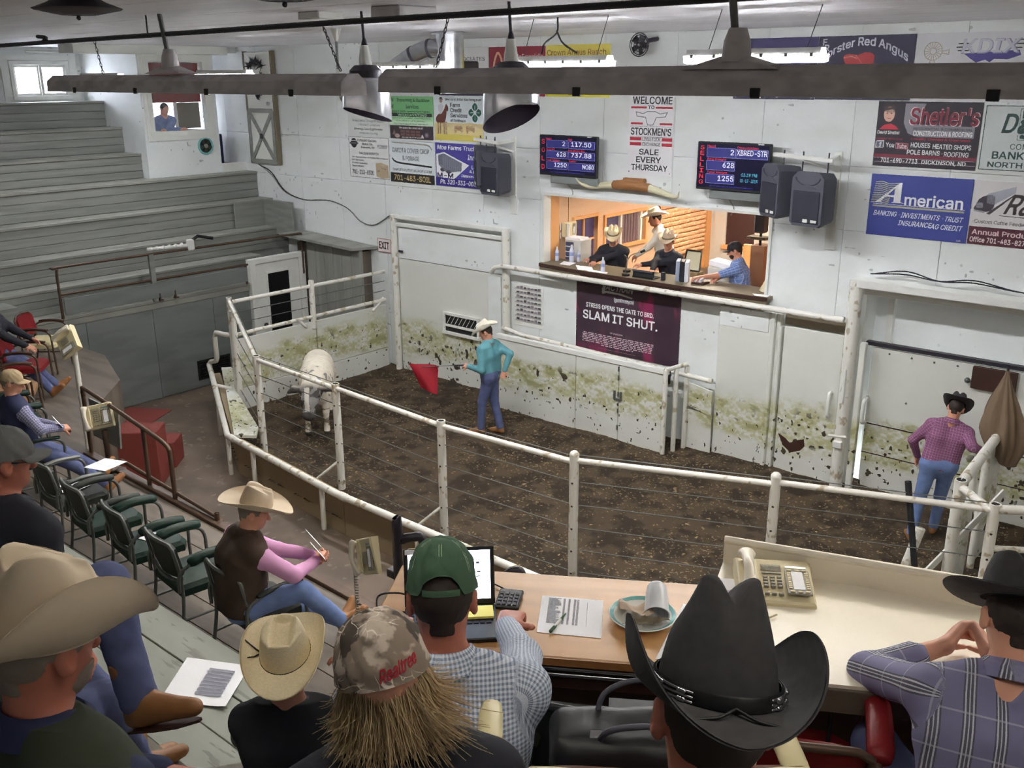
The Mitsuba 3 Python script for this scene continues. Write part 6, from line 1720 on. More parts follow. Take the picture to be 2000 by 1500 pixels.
# ring wall and handrail outside the fence
k = thing('ring_kerb', 'low tan board wall outside the cable fence', 'wall panel')
for a, b in zip(INN[:-1], INN[1:]):
    a, b = np.array(a), np.array(b); L = np.linalg.norm(b - a); n = max(1, int(round(L / 1.8)))
    for i in range(n):
        p, q = a + (b - a) * i / n, a + (b - a) * (i + 1) / n
        d = (q - p) / np.linalg.norm(q - p) * .004
        part(k, 'board', bar(np.append(p + d, .05), np.append(q - d, .05), .04, .50), 'm_kerb')
        part(k, 'cap', bar(np.append(p + d, .325), np.append(q - d, .325), .10, .04), 'm_kerb')
part(k, 'ledge', extrude(Polygon([(-14.72, 9.20), (-11.62, 7.36), (-11.35, 7.55), (-11.62, 7.78), (-13.52, 8.66), (-14.55, 9.40)]), .045).apply_translation((0, 0, .365)), 'm_stained', label='white ledge splashed with dirt')
k = thing('ring_handrail', 'thick white handrail running round the outside of the sale ring', 'railing')
path = [(-13.5, 8.72, 1.30), (-13.92, 8.66, 1.30), (-13.93, 8.64, 1.22), (-13.93, 8.64, .86), (-13.98, 8.65, .80), (-14.55, 8.90, .62)] 
part(k, 'pipe', tube(path + [(-14.62, 8.90, .55)], .042, 12), 'm_white_pipe', True)
R0 = [(-14.62, 8.90, .55)] + [p + (.41,) for p in OUT[1:]]
part(k, 'pipe', tube(R0, .046, 14), 'm_white_pipe', True)
for i in (1, 2, 3, 4):
    x, y = OUT[i]
    part(k, 'coupling', tube([np.array(OUT[i] + (.41,)) + .10 * unit(np.array(OUT[i + 1] + (0,)) - np.array(OUT[i] + (0,))), np.array(OUT[i] + (.41,)) + .20 * unit(np.array(OUT[i + 1] + (0,)) - np.array(OUT[i] + (0,)))], .053, 14), 'm_white_pipe', True)
for x, y in ((-13.2, 8.12), (-11.67, 7.28), (-10.95, 7.20), (-9.2, 7.01), (-7.4, 6.96), (-5.6, 6.94)):
    part(k, 'leg', tube([(x, y, ZA), (x, y, .40)], .034, 12), 'm_white_pipe', True)
for p, q in (((-13.75, 8.42, .47), (-13.55, 8.62, .40)),):
    part(k, 'stub', tube([p, q], .035, 10), 'm_white_pipe', True)

# pipe gate at the right end of the ring
k = thing('pipe_gate', 'open white pipe gate with boards at the right end of the ring', 'gate')
A_, B_ = np.array([-2.34, 9.64]), np.array([-2.44, 11.40])
for p in (A_, B_):
    part(k, 'post', tube([np.append(p, -.05), np.append(p, 1.52)], .06, 16), 'm_white_pipe', 40)
part(k, 'post_rim', moved(trimesh.creation.cylinder(.045, .004, sections=18), (A_[0], A_[1], 1.522)), 'm_black')
part(k, 'top_rail', tube([np.append(A_, 1.47), np.append(B_, 1.47)], .055, 14), 'm_white_pipe', True)
for t in (.36, .70):
    p = A_ + (B_ - A_) * t
    part(k, 'upright', tube([np.append(p, -.05), np.append(p, 1.45)], .04, 12), 'm_white_pipe', True)
part(k, 'board', box(-2.46, -2.42, 10.90, 11.36, 0, 1.40, .004), 'm_stained')
part(k, 'board', box(-2.42, -2.38, 9.70, 10.28, 0, 1.05, .004), 'm_stained')
part(k, 'link_rail', tube([np.append(A_, 1.45), (-1.92, 9.27, 1.42)], .042, 12), 'm_white_pipe', True)
part(k, 'flat_brace', bar((-2.62, 9.25, .30), (-2.05, 10.2, 1.28), .10, .02, (1, 0, .2)), 'm_white')
part(k, 'foot_pipe', tube([(-2.80, 9.35, -.02), (-2.62, 9.50, .95)], .05, 12), 'm_white_pipe', True)
k = thing('side_fence', 'white pipe and board fence leaving the ring at the right edge', 'fence')
for z, r in ((1.46, .045), (1.05, .03), (.80, .03), (.55, .03)):
    part(k, 'rail', tube([(-1.92, 9.27, z), (.2, 10.6, z + .02)], r, 12), 'm_white_pipe', True)
part(k, 'board', framed(box(-.02, .02, 0, 2.3, 0, .55), (-1.85, 9.33, -.02), (2.1, 1.33, 0)), 'm_stained')
k = thing('feed_box', 'black box hanging behind the fence corner post', 'box')
part(k, 'box', moved(box(-.17, .17, -.14, .14, 0, .42, .02), (-1.55, 9.85, .75), rz=.4), 'm_black')
part(k, 'strap', box(-1.6, -1.5, 9.8, 9.86, 1.17, 1.46), 'm_black')
k = thing('sorting_stick', 'dark green pole leaning on the fence beside the man in the black hat', 'pole')
part(k, 'pole', tube([(-2.38, 9.10, .0), (-2.66, 9.02, 1.62)], .032, 10), 'm_dark_vest', True)
part(k, 'hook', tube(spline([(-2.36, 9.1, .10), (-2.22, 9.06, .18), (-2.08, 9.06, .16), (-2.02, 9.07, .06)], 5), .014, 8), 'm_black', True)
# brown coat hung over the gate end
k = thing('canvas_coat', 'brown canvas coat hanging from a post at the right end of the ring', 'coat')
u = np.linspace(0, 1, 30); w = np.linspace(0, 2 * np.pi, 40, endpoint=False)
P = np.zeros((40, 30, 3))
for j, t in enumerate(u):
    rad = .02 + .20 * np.sin(np.pi * min(t * 1.05, 1) * .62) ** 1.3 * (1 - .35 * max(t - .75, 0) / .25)
    fold = 1 + .28 * np.sin(w * 5 + 2 * t) * t + .15 * np.sin(w * 9 + 1)
    P[:, j] = np.stack([-2.44 + rad * fold * np.cos(w) * .95 + .06 * t, 11.32 + rad * fold * np.sin(w) * .6, 2.24 - t * .98 - .12 * t * np.cos(w + .5)], 1)
part(k, 'cloth', shell(P, .006, True, True), 'm_canvas', True)
part(k, 'hook', tube([(-2.44, 11.38, 1.5), (-2.44, 11.35, 2.0), (-2.44, 11.33, 2.30)], .014, 8), 'm_dark_metal', True)

# ================================================================ lights and things under the ceiling
def reflector(label, x0, x1, y, z, lit=True, power=1.0):
    """Long trough reflector with a bare tube inside."""
    k = thing('light_fixture', label, 'light')
    pr = [(-.135, -.075), (-.125, .03), (-.055, .085), (.055, .085), (.125, .03), (.135, -.075)]
    P = np.array([[(x, y + a, z + b) for a, b in pr] for x in (x0, x1)])
    part(k, 'hood', shell(P, -.006), 'm_hood')
    for x in (x0, x1):
        part(k, 'end_cap', hull([(x - .006, y + a, z + b) for a, b in pr] + [(x + .006, y + a, z + b) for a, b in pr]), 'm_hood')
    part(k, 'channel', box(x0 + .02, x1 - .02, y - .05, y + .05, z + .035, z + .078), 'm_white')
    for dy in (-.045, .045):
        q = part(k, 'tube', tube([(x0 + .05, y + dy, z + .005), (x1 - .05, y + dy, z + .005)], .019, 8), 'm_plastic_white')
        if lit:
            scene[q]['emitter'] = glow(np.array([1.0, 0.955, 0.86]) * TUBE_NEAR * power)
    for x in np.arange(x0 + .62, x1, 1.22):
        part(k, 'clip', box(x - .03, x + .03, y - .145, y - .125, z - .085, z - .03, .003), 'm_black')
    return k
YN, ZN = 5.2, 5.35
def upper():
    reflector('trough light over the upper rows, above the picture', -3.3, 2.6, 1.25, 5.80, power=0.22)
reflector('long grey trough light hanging at eye level, the left one of the row', -10.95, -6.06, YN, ZN - .03)
reflector('long grey trough light hanging at eye level, starting beside the metal duct', -5.62, -.74, YN, ZN)
reflector('long trough light of the same row, beyond the right edge of the picture', -.6, 3.9, YN, ZN)
upper()
for lab, x, zt in (('thick white conduit stem over the left trough light', -8.66, ZC), ('white conduit stem over the right end of the trough light row', -2.76, ZC)):
    k = thing('pendant_stem', lab, 'conduit')
    part(k, 'rod', tube([(x, YN, ZN + .14), (x - .05, YN - .03, zt)], .022, 12), 'm_chair_frame', True)
    part(k, 'canopy', moved(lathe([(0, .09), (.05, .09), (.075, .02), (.085, -.09), (0, -.09)], 24), (x, YN, ZN + .20)), 'm_hood', 30)
    part(k, 'saddle', hull([(x - .30, YN - .10, ZN + .07), (x + .30, YN - .10, ZN + .07), (x - .30, YN + .10, ZN + .07), (x + .30, YN + .10, ZN + .07), (x - .04, YN - .04, ZN + .15), (x + .04, YN + .04, ZN + .15)]), 'm_hood')
k = thing('pendant_stem', 'white funnel-topped stem hanging left of the sign wall', 'conduit')
part(k, 'rod', tube([(-9.95, 8.3, 5.45), (-9.95, 8.3, 5.93)], .015, 8), 'm_chair_frame', True); part(k, 'canopy', moved(lathe([(0, 0), (.02, 0), (.07, .14), (.075, .15), (0, .15)], 20), (-9.95, 8.3, 5.80)), 'm_white', 30); part(k, 'tip', moved(trimesh.creation.icosphere(subdivisions=1, radius=.025), (-9.95, 8.3, 5.45)), 'm_white', True)

def chain(a, b, label):
    k = thing('chain', label, 'chain', 'chains holding up the hanging lights')
    a, b = np.array(a, float), np.array(b, float); L = np.linalg.norm(b - a); n = int(L / .036); d = (b - a) / L
    ms = []
    for i in range(n):
        c = a + d * (i + .5) * L / n
        s1 = unit(np.cross(d, (0.3, 1, 0))); s2 = np.cross(d, s1); s = s1 if i % 2 else s2
        t = np.linspace(0, 2 * np.pi, 8, endpoint=False)
        ms.append(tube(c + np.cos(t)[:, None] * d * .024 + np.sin(t)[:, None] * s * .010, .0035, 4, True))
    part(k, 'links', cat(ms), 'm_dark_metal')
for a, b, lab in (((-9.95, 5.2, 5.42), (-10.05, 5.2, 5.75), 'short chain at the left end of the left trough light'), ((-6.20, 5.2, 5.43), (-6.45, 5.25, 5.78), 'chain over the right end of the left trough light'), ((-5.45, 5.5, 5.42), (-5.30, 5.5, 5.80), 'chain in front of the metal duct')):
    chain(a, b, lab)

def wrap_light(label, x0, x1, y, z, lit=True):
    k = thing('light_fixture', label, 'light')
    part(k, 'body', hull([(x, y + a, z + b) for x in (x0 + .03, x1 - .03) for a, b in ((-.07, .02), (.07, .02), (-.05, .075), (.05, .075))]), 'm_white')
    q = part(k, 'lens', hull([(x, y + a, z + b) for x, e in ((x0, .8), (x0 + .04, 1), (x1 - .04, 1), (x1, .8)) for a, b in ((-.075 * e, .02), (.075 * e, .02), (-.06 * e, -.05 * e), (.06 * e, -.05 * e))]), 'm_plastic_white')
    if lit:
        scene[q]['emitter'] = glow(np.array([0.95, 0.97, 1.0]) * TUBE_FAR * (0.6 if x0 < -11 else 1.0))
    for x in np.linspace(x0 + .1, x1 - .1, 6):
        part(k, 'clip', box(x - .015, x + .015, y - .085, y - .070, z + .0, z + .03), 'm_chair_frame')
    return k
wrap_light('glowing wrapped strip light in front of the red and yellow signs', -7.10, -5.76, 8.3, 5.50)
wrap_light('wrapped strip light in front of the purple and navy signs', -4.92, -3.56, 8.3, 5.53)
wrap_light('glowing wrapped strip light half hidden behind the metal duct', -9.40, -8.06, 8.3, 5.47)
wrap_light('wrapped strip light hidden behind the left trough light, nearer the metal duct', -13.1, -11.8, 8.3, 5.40)
wrap_light('wrapped strip light hidden behind the left trough light, over the bleachers', -16.6, -15.3, 8.3, 5.37)
for x in (-6.9, -5.95, -4.7, -3.75):
    k = thing('hanger_wire', 'thin wire holding up a wrapped strip light', 'wire', 'wires holding the wrapped strip lights')
    part(k, 'wire', tube([(x, 8.3, 5.57), (x + .10, 8.35, ZC + .01)], .004, 5), 'm_dark_metal')
k = thing('lamp_cord', 'dark looped cord feeding the glowing strip light', 'cord')
part(k, 'cord', tube(spline([(-6.45, 8.3, ZC), (-6.46, 8.3, 5.80), (-6.62, 8.3, 5.70), (-6.66, 8.3, 5.60)], 6), .010, 6), 'm_black', True)
part(k, 'cord', tube(spline([(-6.46, 8.3, 5.82), (-6.38, 8.3, 5.70), (-6.20, 8.3, 5.60)], 6), .010, 6), 'm_black', True)

# black pipe along the ceiling
k = thing('ceiling_pipe', 'long thin black pipe running under the ceiling', 'pipe')
part(k, 'pipe', tube([(-16.0, 5.2, 5.72), (-6.0, 5.2, 5.79), (-2.2, 5.2, 5.80), (3.9, 5.2, 5.82)], .022, 10), 'm_black_pipe', True)
part(k, 'clamp', tube(spline([(-11.2, 5.2, 5.76), (-11.1, 5.2, 5.80), (-11.3, 5.2, 5.82)], 4), .02, 8), 'm_black_pipe', True)
for x in (-9.0, -3.4):
    part(k, 'hanger', tube([(x, 5.2, 5.78), (x, 5.2, ZC)], .008, 6), 'm_black_pipe')
k = thing('conduit', 'bent white conduit running down the end wall beside the window', 'conduit')
part(k, 'pipe', tube(spline([(-19.93, 8.9, 5.86), (-19.93, 10.0, 5.86), (-19.93, 10.12, 5.82), (-19.93, 10.14, 5.70), (-19.93, 10.14, 5.2)], 5), .022, 8), 'm_white', True)

# saucer vents
for lab, c in (('dark metal saucer vent under the ceiling, above the left trough light', (-5.89, 2.97)), ('dark metal saucer vent at the top edge, beside the black pipe', (-4.11, 3.12))):
    k = thing('ceiling_vent', lab, 'vent')
    part(k, 'collar', moved(trimesh.creation.cylinder(.12, .14, sections=36), (c[0], c[1], ZC - .07)), 'm_dark_metal', 30)
    part(k, 'saucer', moved(lathe([(0, -.105), (.11, -.105), (.24, -.078), (.252, -.070), (.23, -.062), (.16, -.035), (.12, -.01), (0, -.01)], 48), (c[0], c[1], ZC - .10)), 'm_dark_metal', 30)
    part(k, 'knob', moved(trimesh.creation.icosphere(subdivisions=2, radius=.013), (c[0], c[1], ZC - .222)), 'm_dark_metal', True)
k = thing('junction_box', 'grey box on the ceiling above the black pipe', 'box'); part(k, 'box', box(-6.55, -6.2, 5.85, 6.3, ZC - .12, ZC, .01), 'm_hood')
k = thing('junction_box', 'small pale box on the ceiling left of the grey box', 'box'); part(k, 'box', box(-7.6, -7.3, 5.9, 6.2, ZC - .07, ZC, .01), 'm_white')

# hanging work lamps with galvanised shades
def shade(label, x, y, z, r, h, tilt, az):
    k = thing('pendant_lamp', label, 'lamp')
    R = trimesh.transformations.rotation_matrix(tilt, (math.cos(az), math.sin(az), 0))
    n = 48; w = np.linspace(0, 2 * np.pi, n, endpoint=False)
    cut = np.tan(tilt) * r
    P = np.zeros((n, 6, 3))
    for j, (q, zz) in enumerate(((.55, h * .62), (.80, h * .56), (.93, h * .45), (.97, h * .2), (1.0, -.1 * h), (1.0, None))):
        d = cut * np.sin(w - az)
        P[:, j] = np.stack([x + q * r * np.cos(w), y + q * r * np.sin(w), np.full(n, z + zz) if zz is not None else z - h * .45 + d], 1)
    part(k, 'shade', shell(P, .004, True, True), 'm_galv', 40)
    part(k, 'inner', shell(P * 1.0 - np.array([0, 0, .004]) + (np.array([x, y, 0]) - P * (1, 1, 0)) * .02, .003, True), ink(70, 64, 84), 40)
    part(k, 'dome', moved(lathe([(0, .10), (.10, .095), (.15, .05), (.155, -.03), (0, -.03)], 28), (x, y, z + h * .62)), 'm_dark_metal', 30)
    part(k, 'insulator', moved(lathe([(0, 0), (.062, 0), (.055, .05), (.035, .17), (0, .17)], 24), (x, y, z + h * .62 + .10)), 'm_white', 30)
    part(k, 'socket', moved(lathe([(0, 0), (.03, 0), (.02, .04), (.012, .06), (0, .06)], 16), (x, y, z + h * .62 + .27)), 'm_dark_metal', 30)
    part(k, 'rod', tube([(x, y, z + h * .62 + .3), (x - .02, y, ZC)], .012, 8), 'm_dark_metal', True)
shade('galvanised lamp shade hanging below the gap between the two trough lights', -7.10, 6.25, 5.19, .225, .32, -.30, -.2)
shade('galvanised lamp shade with a dark mouth, hanging left of the glowing strip light', -5.33, 6.25, 5.20, .235, .32, .50, -1.78)

# heating duct
k = thing('heating_duct', 'galvanised duct dropping from the ceiling with a bent branch pipe', 'duct')
part(k, 'drop', tube([(-9.62, 10.0, ZC), (-9.62, 10.0, 5.15)], .19, 28), 'm_galv', 40)
part(k, 'collar', moved(lathe([(.19, 0), (.25, .0), (.25, .02), (.19, .02)], 28), (-9.62, 10.0, ZC - .04)), 'm_galv', 30)
bp_ = spline([(-9.60, 9.95, 5.72), (-9.85, 9.88, 5.74), (-10.10, 9.80, 5.66), (-10.5, 9.7, 5.44), (-10.95, 9.6, 5.22), (-11.3, 9.5, 5.12)], 4)
part(k, 'branch', tube(bp_, .12, 22), 'm_galv', 40)
for i in (4, 8, 12, 15):
    part(k, 'joint_band', tube([bp_[i], bp_[i] + unit(bp_[i + 1] - bp_[i]) * .04], .128, 22), 'm_dark_metal', 40)
k = thing('unit_heater', 'dark louvred heater box behind the duct', 'heater')
part(k, 'case', box(-10.7, -9.9, 10.4, 10.9, 5.22, 5.58, .02), 'm_dark_metal')
for j in range(5):
    part(k, 'louvre', moved(box(-.36, .36, -.02, .02, -.004, .004), (-10.3, 10.39, 5.28 + .06 * j), rx=.5), 'm_black')

# ================================================================ chairs
def armchair(label, x, y, z, face, frame='m_chair_frame', back='m_dark_vinyl', seat='m_dark_vinyl', pad='m_dark_vinyl', fat=0.0, group=None, top=.84, lean=.06, wood=False, s=1.0, rim=True):
    """Metal-framed office armchair; origin under the seat, facing y in its own frame."""
    k = thing('armchair', label, 'chair', group)
    h = math.radians(face); F = (-math.sin(h), math.cos(h), 0)
    P = lambda n, m, b, sm=False, **kw: part(k, n, framed(m if s == 1 else moved(m, s=s), (x, y, z), F), b, sm, **kw)
    w = .245
    t = np.linspace(-1, 1, 17)
    def back_grid(hw, z0, z1, y0, cr, nz=9, rnd=.10):
        G = np.zeros((17, nz, 3))
        for j, v in enumerate(np.linspace(0, 1, nz)):
            zz = z0 + (z1 - z0) * v
            e = np.maximum(np.abs(v - .5) * 2 - (1 - rnd * 2), 0) / (rnd * 2)
            hw2 = hw * (1 - .16 * e ** 3)
            G[:, j] = np.stack([t * hw2, y0 - cr * (1 - t ** 2) - lean * (v - .3), np.full(17, zz) - .012 * (t ** 4) * (1 if v > .5 else -1) * e], 1)
        return G
    P('backrest', shell(back_grid(w - .012, .52, top - .01, -.215, .035), .030, False), back, 40)
    if rim:
        G = back_grid(w, .50, top, -.225, .035)
        loop = np.concatenate([G[:, -1], G[-1, -2::-1], G[-2::-1, 0], G[0, 1:-1]])
        P('back_frame', tube(loop, .014, 8, True), frame, True)
    q = .25
    sx = [(-w + .01, -.22), (w - .01, -.22), (w + .01, .20), (.18, .245), (-.18, .245), (-w - .01, .20)]
    P('seat', hull([(a, b, c) for a, b in sx for c in (.385, .44)] + [(a * .88, b * .88, .47) for a, b in sx]), seat, 30)
    for sg in (-1, 1):
        arm = spline([(sg * (w + .005), -.245, .44), (sg * (w + .02), -.23, .60), (sg * (w + .035), -.10, .665), (sg * (w + .04), .12, .665), (sg * (w + .035), .225, .60), (sg * (w + .02), .235, .42), (sg * (w + .02), .25, 0)], 5)
        P('arm_frame', tube(arm, .014, 8, flat=1.0), frame, True)
        pr = .026 + fat
        P('armrest', tube(spline([(sg * (w + .037), -.16, .672), (sg * (w + .04), 0, .688 + fat * .5), (sg * (w + .04), .20, .672 + fat * .3)], 5), [pr * .75] + [pr] * 9 + [pr * .8], 10, flat=.62 if not fat else .8), pad, True)
        P('leg', tube(spline([(sg * (w - .005), -.225, .60), (sg * (w - .005), -.215, .40), (sg * (w + .01), -.25, .15), (sg * (w + .015), -.30, 0)], 5), .014, 8), frame, True)
        P('stretcher', tube([(sg * (w + .01), -.24, .20), (sg * (w + .02), .24, .20)], .010, 6), frame, True)
    P('seat_rail', tube([(-w, .10, .375), (w, .10, .375)], .012, 6), frame, True)
    return k
Z1 = 1.252
for lab, x, y, f, kw in (
    ('dark grey armchair under the man in the pink-sleeved shirt', -5.50, 3.55, -4, dict(frame='m_chair_frame')),
    ('green vinyl armchair next to the man in the tan hat and brown vest', -6.30, 3.52, -6, dict(seat='m_green_vinyl', pad='m_green_vinyl', fat=.022)),
    ('green vinyl armchair, second from the man in the brown vest', -7.04, 3.55, -8, dict(seat='m_green_vinyl', pad='m_green_vinyl', fat=.022)),
    ('dark green armchair, third from the man in the brown vest, beside the chair with papers', -7.76, 3.56, -6, dict(seat='m_green_vinyl', pad='m_dark_vinyl', fat=.012)),
    ('grey armchair with white papers on its seat in the front row', -8.48, 3.62, -4, dict(pad='m_chair_frame')),
    ('dark green armchair under the man in the plaid shirt', -9.72, 3.80, -8, dict(pad='m_green_vinyl')),
    ('green vinyl armchair behind the cap of the plaid-shirted man', -10.85, 4.15, -12, dict(seat='m_green_vinyl', pad='m_green_vinyl', back='m_green_vinyl', fat=.02)),
    ('tan vinyl armchair, nearer one of the tan pair in the front row', -11.55, 4.32, -22, dict(seat='m_tan_vinyl', back='m_tan_vinyl', pad='m_brown_pipe', frame='m_brown_pipe')),
    ('tan vinyl armchair, beside the red one in the front row', -12.15, 4.66, -30, dict(seat='m_tan_vinyl', back='m_tan_vinyl', pad='m_brown_pipe', frame='m_brown_pipe')),
    ('red vinyl armchair with brown wooden arms in the front row', -13.10, 5.22, -40, dict(seat='m_red_vinyl', back='m_red_vinyl', pad='m_dark_wood', frame='m_brown_pipe')),
    ('pale tan armchair at the far end of the front row, beyond the red one', -14.15, 5.95, -48, dict(seat='m_chair_cream', back='m_red_vinyl', pad='m_dark_wood', frame='m_brown_pipe'))):
    armchair(lab, x, y, Z1, f, **kw)
Z3 = 2.80
armchair('black armchair pulled up to the oak desk beside the man in the gingham shirt', -1.53, 2.22, Z3, 31, frame='m_chair_black', back='m_dark_vinyl', seat='m_cap_grey', pad='m_chair_black', top=.82)
armchair('red vinyl armchair under the cream desk behind the black hat', -1.03, 2.52, Z3, 24, frame='m_brown_pipe', back='m_red_vinyl', seat='m_red_vinyl', pad='m_red_vinyl', fat=.015, top=.78)
armchair('brown armchair under the cream desk, right of the red one', -.30, 2.72, Z3, 26, frame='m_brown_pipe', back='m_chair_brown', seat='m_chair_brown', pad='m_tan_vinyl', fat=.008, top=.80)
armchair('cream-rimmed brown armchair at the bottom edge in front of the black hat', -.93, 1.52, 3.14, 40, frame='m_chair_cream', back='m_chair_brown', seat='m_chair_brown', pad='m_chair_cream', top=.90, s=1.18)
armchair('green armchair under the man in the gingham shirt', -1.86, 1.86, Z3, 33, frame='m_chair_black', back='m_dark_vinyl', seat='m_dark_vinyl', top=.66)

# ================================================================ the two desks
ZD = 3.53
DX, DY = np.array([.845, .535]), np.array([-.535, .845])
def desk_pt(a, b, z):
    p = np.array([-1.75, 2.20]) + DX * a + DY * b
    return (p[0], p[1], z)
k = thing('desk', 'oak-topped desk with the open laptop and the plate on it', 'desk')
O0 = desk_pt(0, 0, ZD)
DF = (DY[0], DY[1], 0)
def dk(m):
    return framed(m, O0, DF)
part(k, 'top', dk(box(-.63, .72, 0, .56, -.028, 0, .006)), 'm_oak')
part(k, 'edge_band', dk(box(-.635, .72, -.006, .0, -.030, -.002)), 'm_leather')
part(k, 'apron', dk(box(-.60, .70, .04, .07, -.15, -.03, .004)), 'm_dark_wood')
part(k, 'rail', dk(tube([(-.58, .02, -.055), (.62, .02, -.055)], .008, 8)), 'm_chrome', True)
part(k, 'rail', dk(tube([(-.58, .02, -.080), (.62, .02, -.080)], .008, 8)), 'm_chrome', True)
part(k, 'rail_end', dk(box(.61, .66, .0, .05, -.10, -.035, .004)), 'm_plastic_white')
part(k, 'front_panel', dk(box(-.60, .70, .50, .53, -.70, -.03, .004)), 'm_dark_wood')
for a, b in ((-.58, .08), (-.58, .46), (.66, .08), (.66, .46)):
    part(k, 'leg', dk(box(a, a + .05, b, b + .05, -.73, -.03, .004)), 'm_chair_black')
k = thing('desk', 'long cream laminate counter with a raised back edge at the right', 'desk')
C0 = [(-1.60, 3.17), (-1.335, 2.43), (.62, 3.56), (.62, 3.92), (-.55, 3.52)]
part(k, 'top', extrude(Polygon(C0), .045).apply_translation((0, 0, ZD - .035)), 'm_cream')
part(k, 'front_edge', bar((-1.335, 2.425, ZD - .045), (.62, 3.555, ZD - .045), .016, .085), 'm_cream_dark')
BS = [(-1.60, 3.17), (-.55, 3.52), (.62, 3.92)]
for a, b in zip(BS[:-1], BS[1:]):
    a3, b3 = np.array(a + (ZD + .055,)), np.array(b + (ZD + .055,))
    part(k, 'backsplash', bar(a3, b3, .026, .105), 'm_cream')
    part(k, 'backsplash_cap', tube([a3 + (0, 0, .05), b3 + (0, 0, .05)], .017, 10), 'm_cream', True)
part(k, 'under_panel', bar((-1.40, 3.05, 3.12), (.62, 3.86, 3.12), .02, .70), 'm_dark_wood')
for p in ((-1.33, 2.52), (.5, 3.55), (-1.45, 3.0)):
    part(k, 'leg', box(p[0] - .03, p[0] + .03, p[1] - .03, p[1] + .03, Z3, ZD - .04, .004), 'm_brown_pipe')

# ---------------------------------------------------------------- things on the desks
ZT3 = ZD + .001
k = thing('laptop', 'open black laptop with a bright screen on the oak desk', 'laptop')
lp = np.array([-2.195, 2.215]); lx = unit([.22, .221]); ly = np.array([-lx[1], lx[0]])
LF = (ly[0], ly[1], 0)
lo_ = (lp[0], lp[1], ZT3)
part(k, 'base', framed(box(-.165, .165, -.23, .0, .0, .018, .004), lo_, LF), 'm_black')
th_ = math.radians(14)
lid = lambda m: framed(moved(m, (0, .0, .016), rx=-th_), lo_, LF)
part(k, 'lid', lid(box(-.165, .165, -.004, .004, 0, .215, .003)), 'm_black')
q = part(k, 'screen', lid(box(-.150, .150, -.0055, -.0042, .022, .203)), 'm_plastic_white')
scene[q]['emitter'] = glow((.62, .72, .92))
part(k, 'label_strip', lid(box(-.160, -.075, -.0075, -.0045, .196, .213)), 'm_paper')
scr = []
rr = np.random.default_rng(2)
for i in range(10):
    z = .185 - .016 * i
    for j in range(6):
        x0 = -.14 + .047 * j + rr.uniform(0, .01)
        if rr.random() < .6:
            scr.append(box(x0, x0 + rr.uniform(.006, .032), -.0062, -.0055, z, z + rr.choice([.003, .005, .008])))
part(k, 'screen_print', lid(cat(scr)), ink(120, 130, 170)); labels[k + '__screen_print'] = {'kind': 'stuff'}
for i in range(5):
    for j in range(13):
        part(k, 'key', framed(box(-.148 + .0228 * j, -.148 + .0228 * j + .018, -.05 - .021 * i, -.05 - .021 * i + .016, .018, .021), lo_, LF), 'm_speaker_dark')
k = thing('keypad', 'small dark numeric keypad under the hand of the man in the gingham shirt', 'keypad')
kp = (-2.065, 2.395, ZT3)
part(k, 'body', framed(box(-.045, .045, -.065, .065, 0, .018, .005), kp, (-.5, .85, 0)), 'm_black')
for i in range(4):
    for j in range(4):
        part(k, 'key', framed(box(-.038 + .0195 * j, -.038 + .0195 * j + .015, -.055 + .024 * i, -.055 + .024 * i + .018, .018, .022, .002), kp, (-.5, .85, 0)), 'm_speaker')
part(k, 'cable', tube(spline([(-2.10, 2.44, ZT3 + .008), (-2.20, 2.44, ZT3 + .008), (-2.20, 2.36, ZT3 + .008), (-2.12, 2.31, ZT3 + .008)], 6), .003, 6), 'm_black', True)
k = thing('eyeglasses', 'folded dark eyeglasses lying at the left end of the oak desk', 'glasses')
part(k, 'temple', tube(spline([(-2.39, 2.03, ZT3 + .012), (-2.43, 2.08, ZT3 + .03), (-2.39, 2.14, ZT3 + .028), (-2.32, 2.17, ZT3 + .02)], 6), .0035, 6), 'm_black', True)
part(k, 'temple', tube(spline([(-2.39, 2.03, ZT3 + .008), (-2.34, 2.05, ZT3 + .008), (-2.28, 2.10, ZT3 + .008)], 6), .0045, 6), 'm_black', True)
part(k, 'rim', tube(spline([(-2.40, 2.01, ZT3 + .006), (-2.38, 2.05, ZT3 + .016), (-2.37, 2.04, ZT3 + .006)], 5, True), .004, 6, True), 'm_black', True)
k = thing('sticky_notes', 'yellow sticky note pad on the edge of the laptop', 'notepad')
part(k, 'pad', framed(box(-.055, .055, -.038, .038, 0, .010, .001), (-2.075, 2.235, ZT3 + .020), LF), 'm_yellow_note')

def sheet(label, corners, z, lines=(), curl=.0, name='paper'):
    """A sheet of paper from its four corners (far left, far right, near right, near left)."""
    k = thing(name, label, 'paper')
    c = np.array(corners, float)
    u, v = np.meshgrid(np.linspace(0, 1, 9), np.linspace(0, 1, 9), indexing='ij')
    p = (c[0][None, None] * ((1 - u) * (1 - v))[..., None] + c[1][None, None] * (u * (1 - v))[..., None] + c[2][None, None] * (u * v)[..., None] + c[3][None, None] * ((1 - u) * v)[..., None])
    zz = z + curl * (np.sin(u * 7) * .3 + u * v) ** 2
    P = np.concatenate([p, zz[..., None]], -1)
    part(k, 'sheet', shell(P, .0012), 'm_paper', True)
    if lines:
        ms = []
        for u0, u1, v0, v1 in lines:
            q = [c[0] * (1 - a) * (1 - b) + c[1] * a * (1 - b) + c[2] * a * b + c[3] * (1 - a) * b for a, b in ((u0, v0), (u1, v0), (u1, v1), (u0, v1))]
            m = extrude(Polygon(q), .0006); m.apply_translation((0, 0, z + .0014 + curl * .9)); ms.append(m)
        part(k, 'printed_rows', cat(ms), 'm_ink'); labels[k + '__printed_rows'] = {'kind': 'stuff'}
    return k
rr = np.random.default_rng(9)
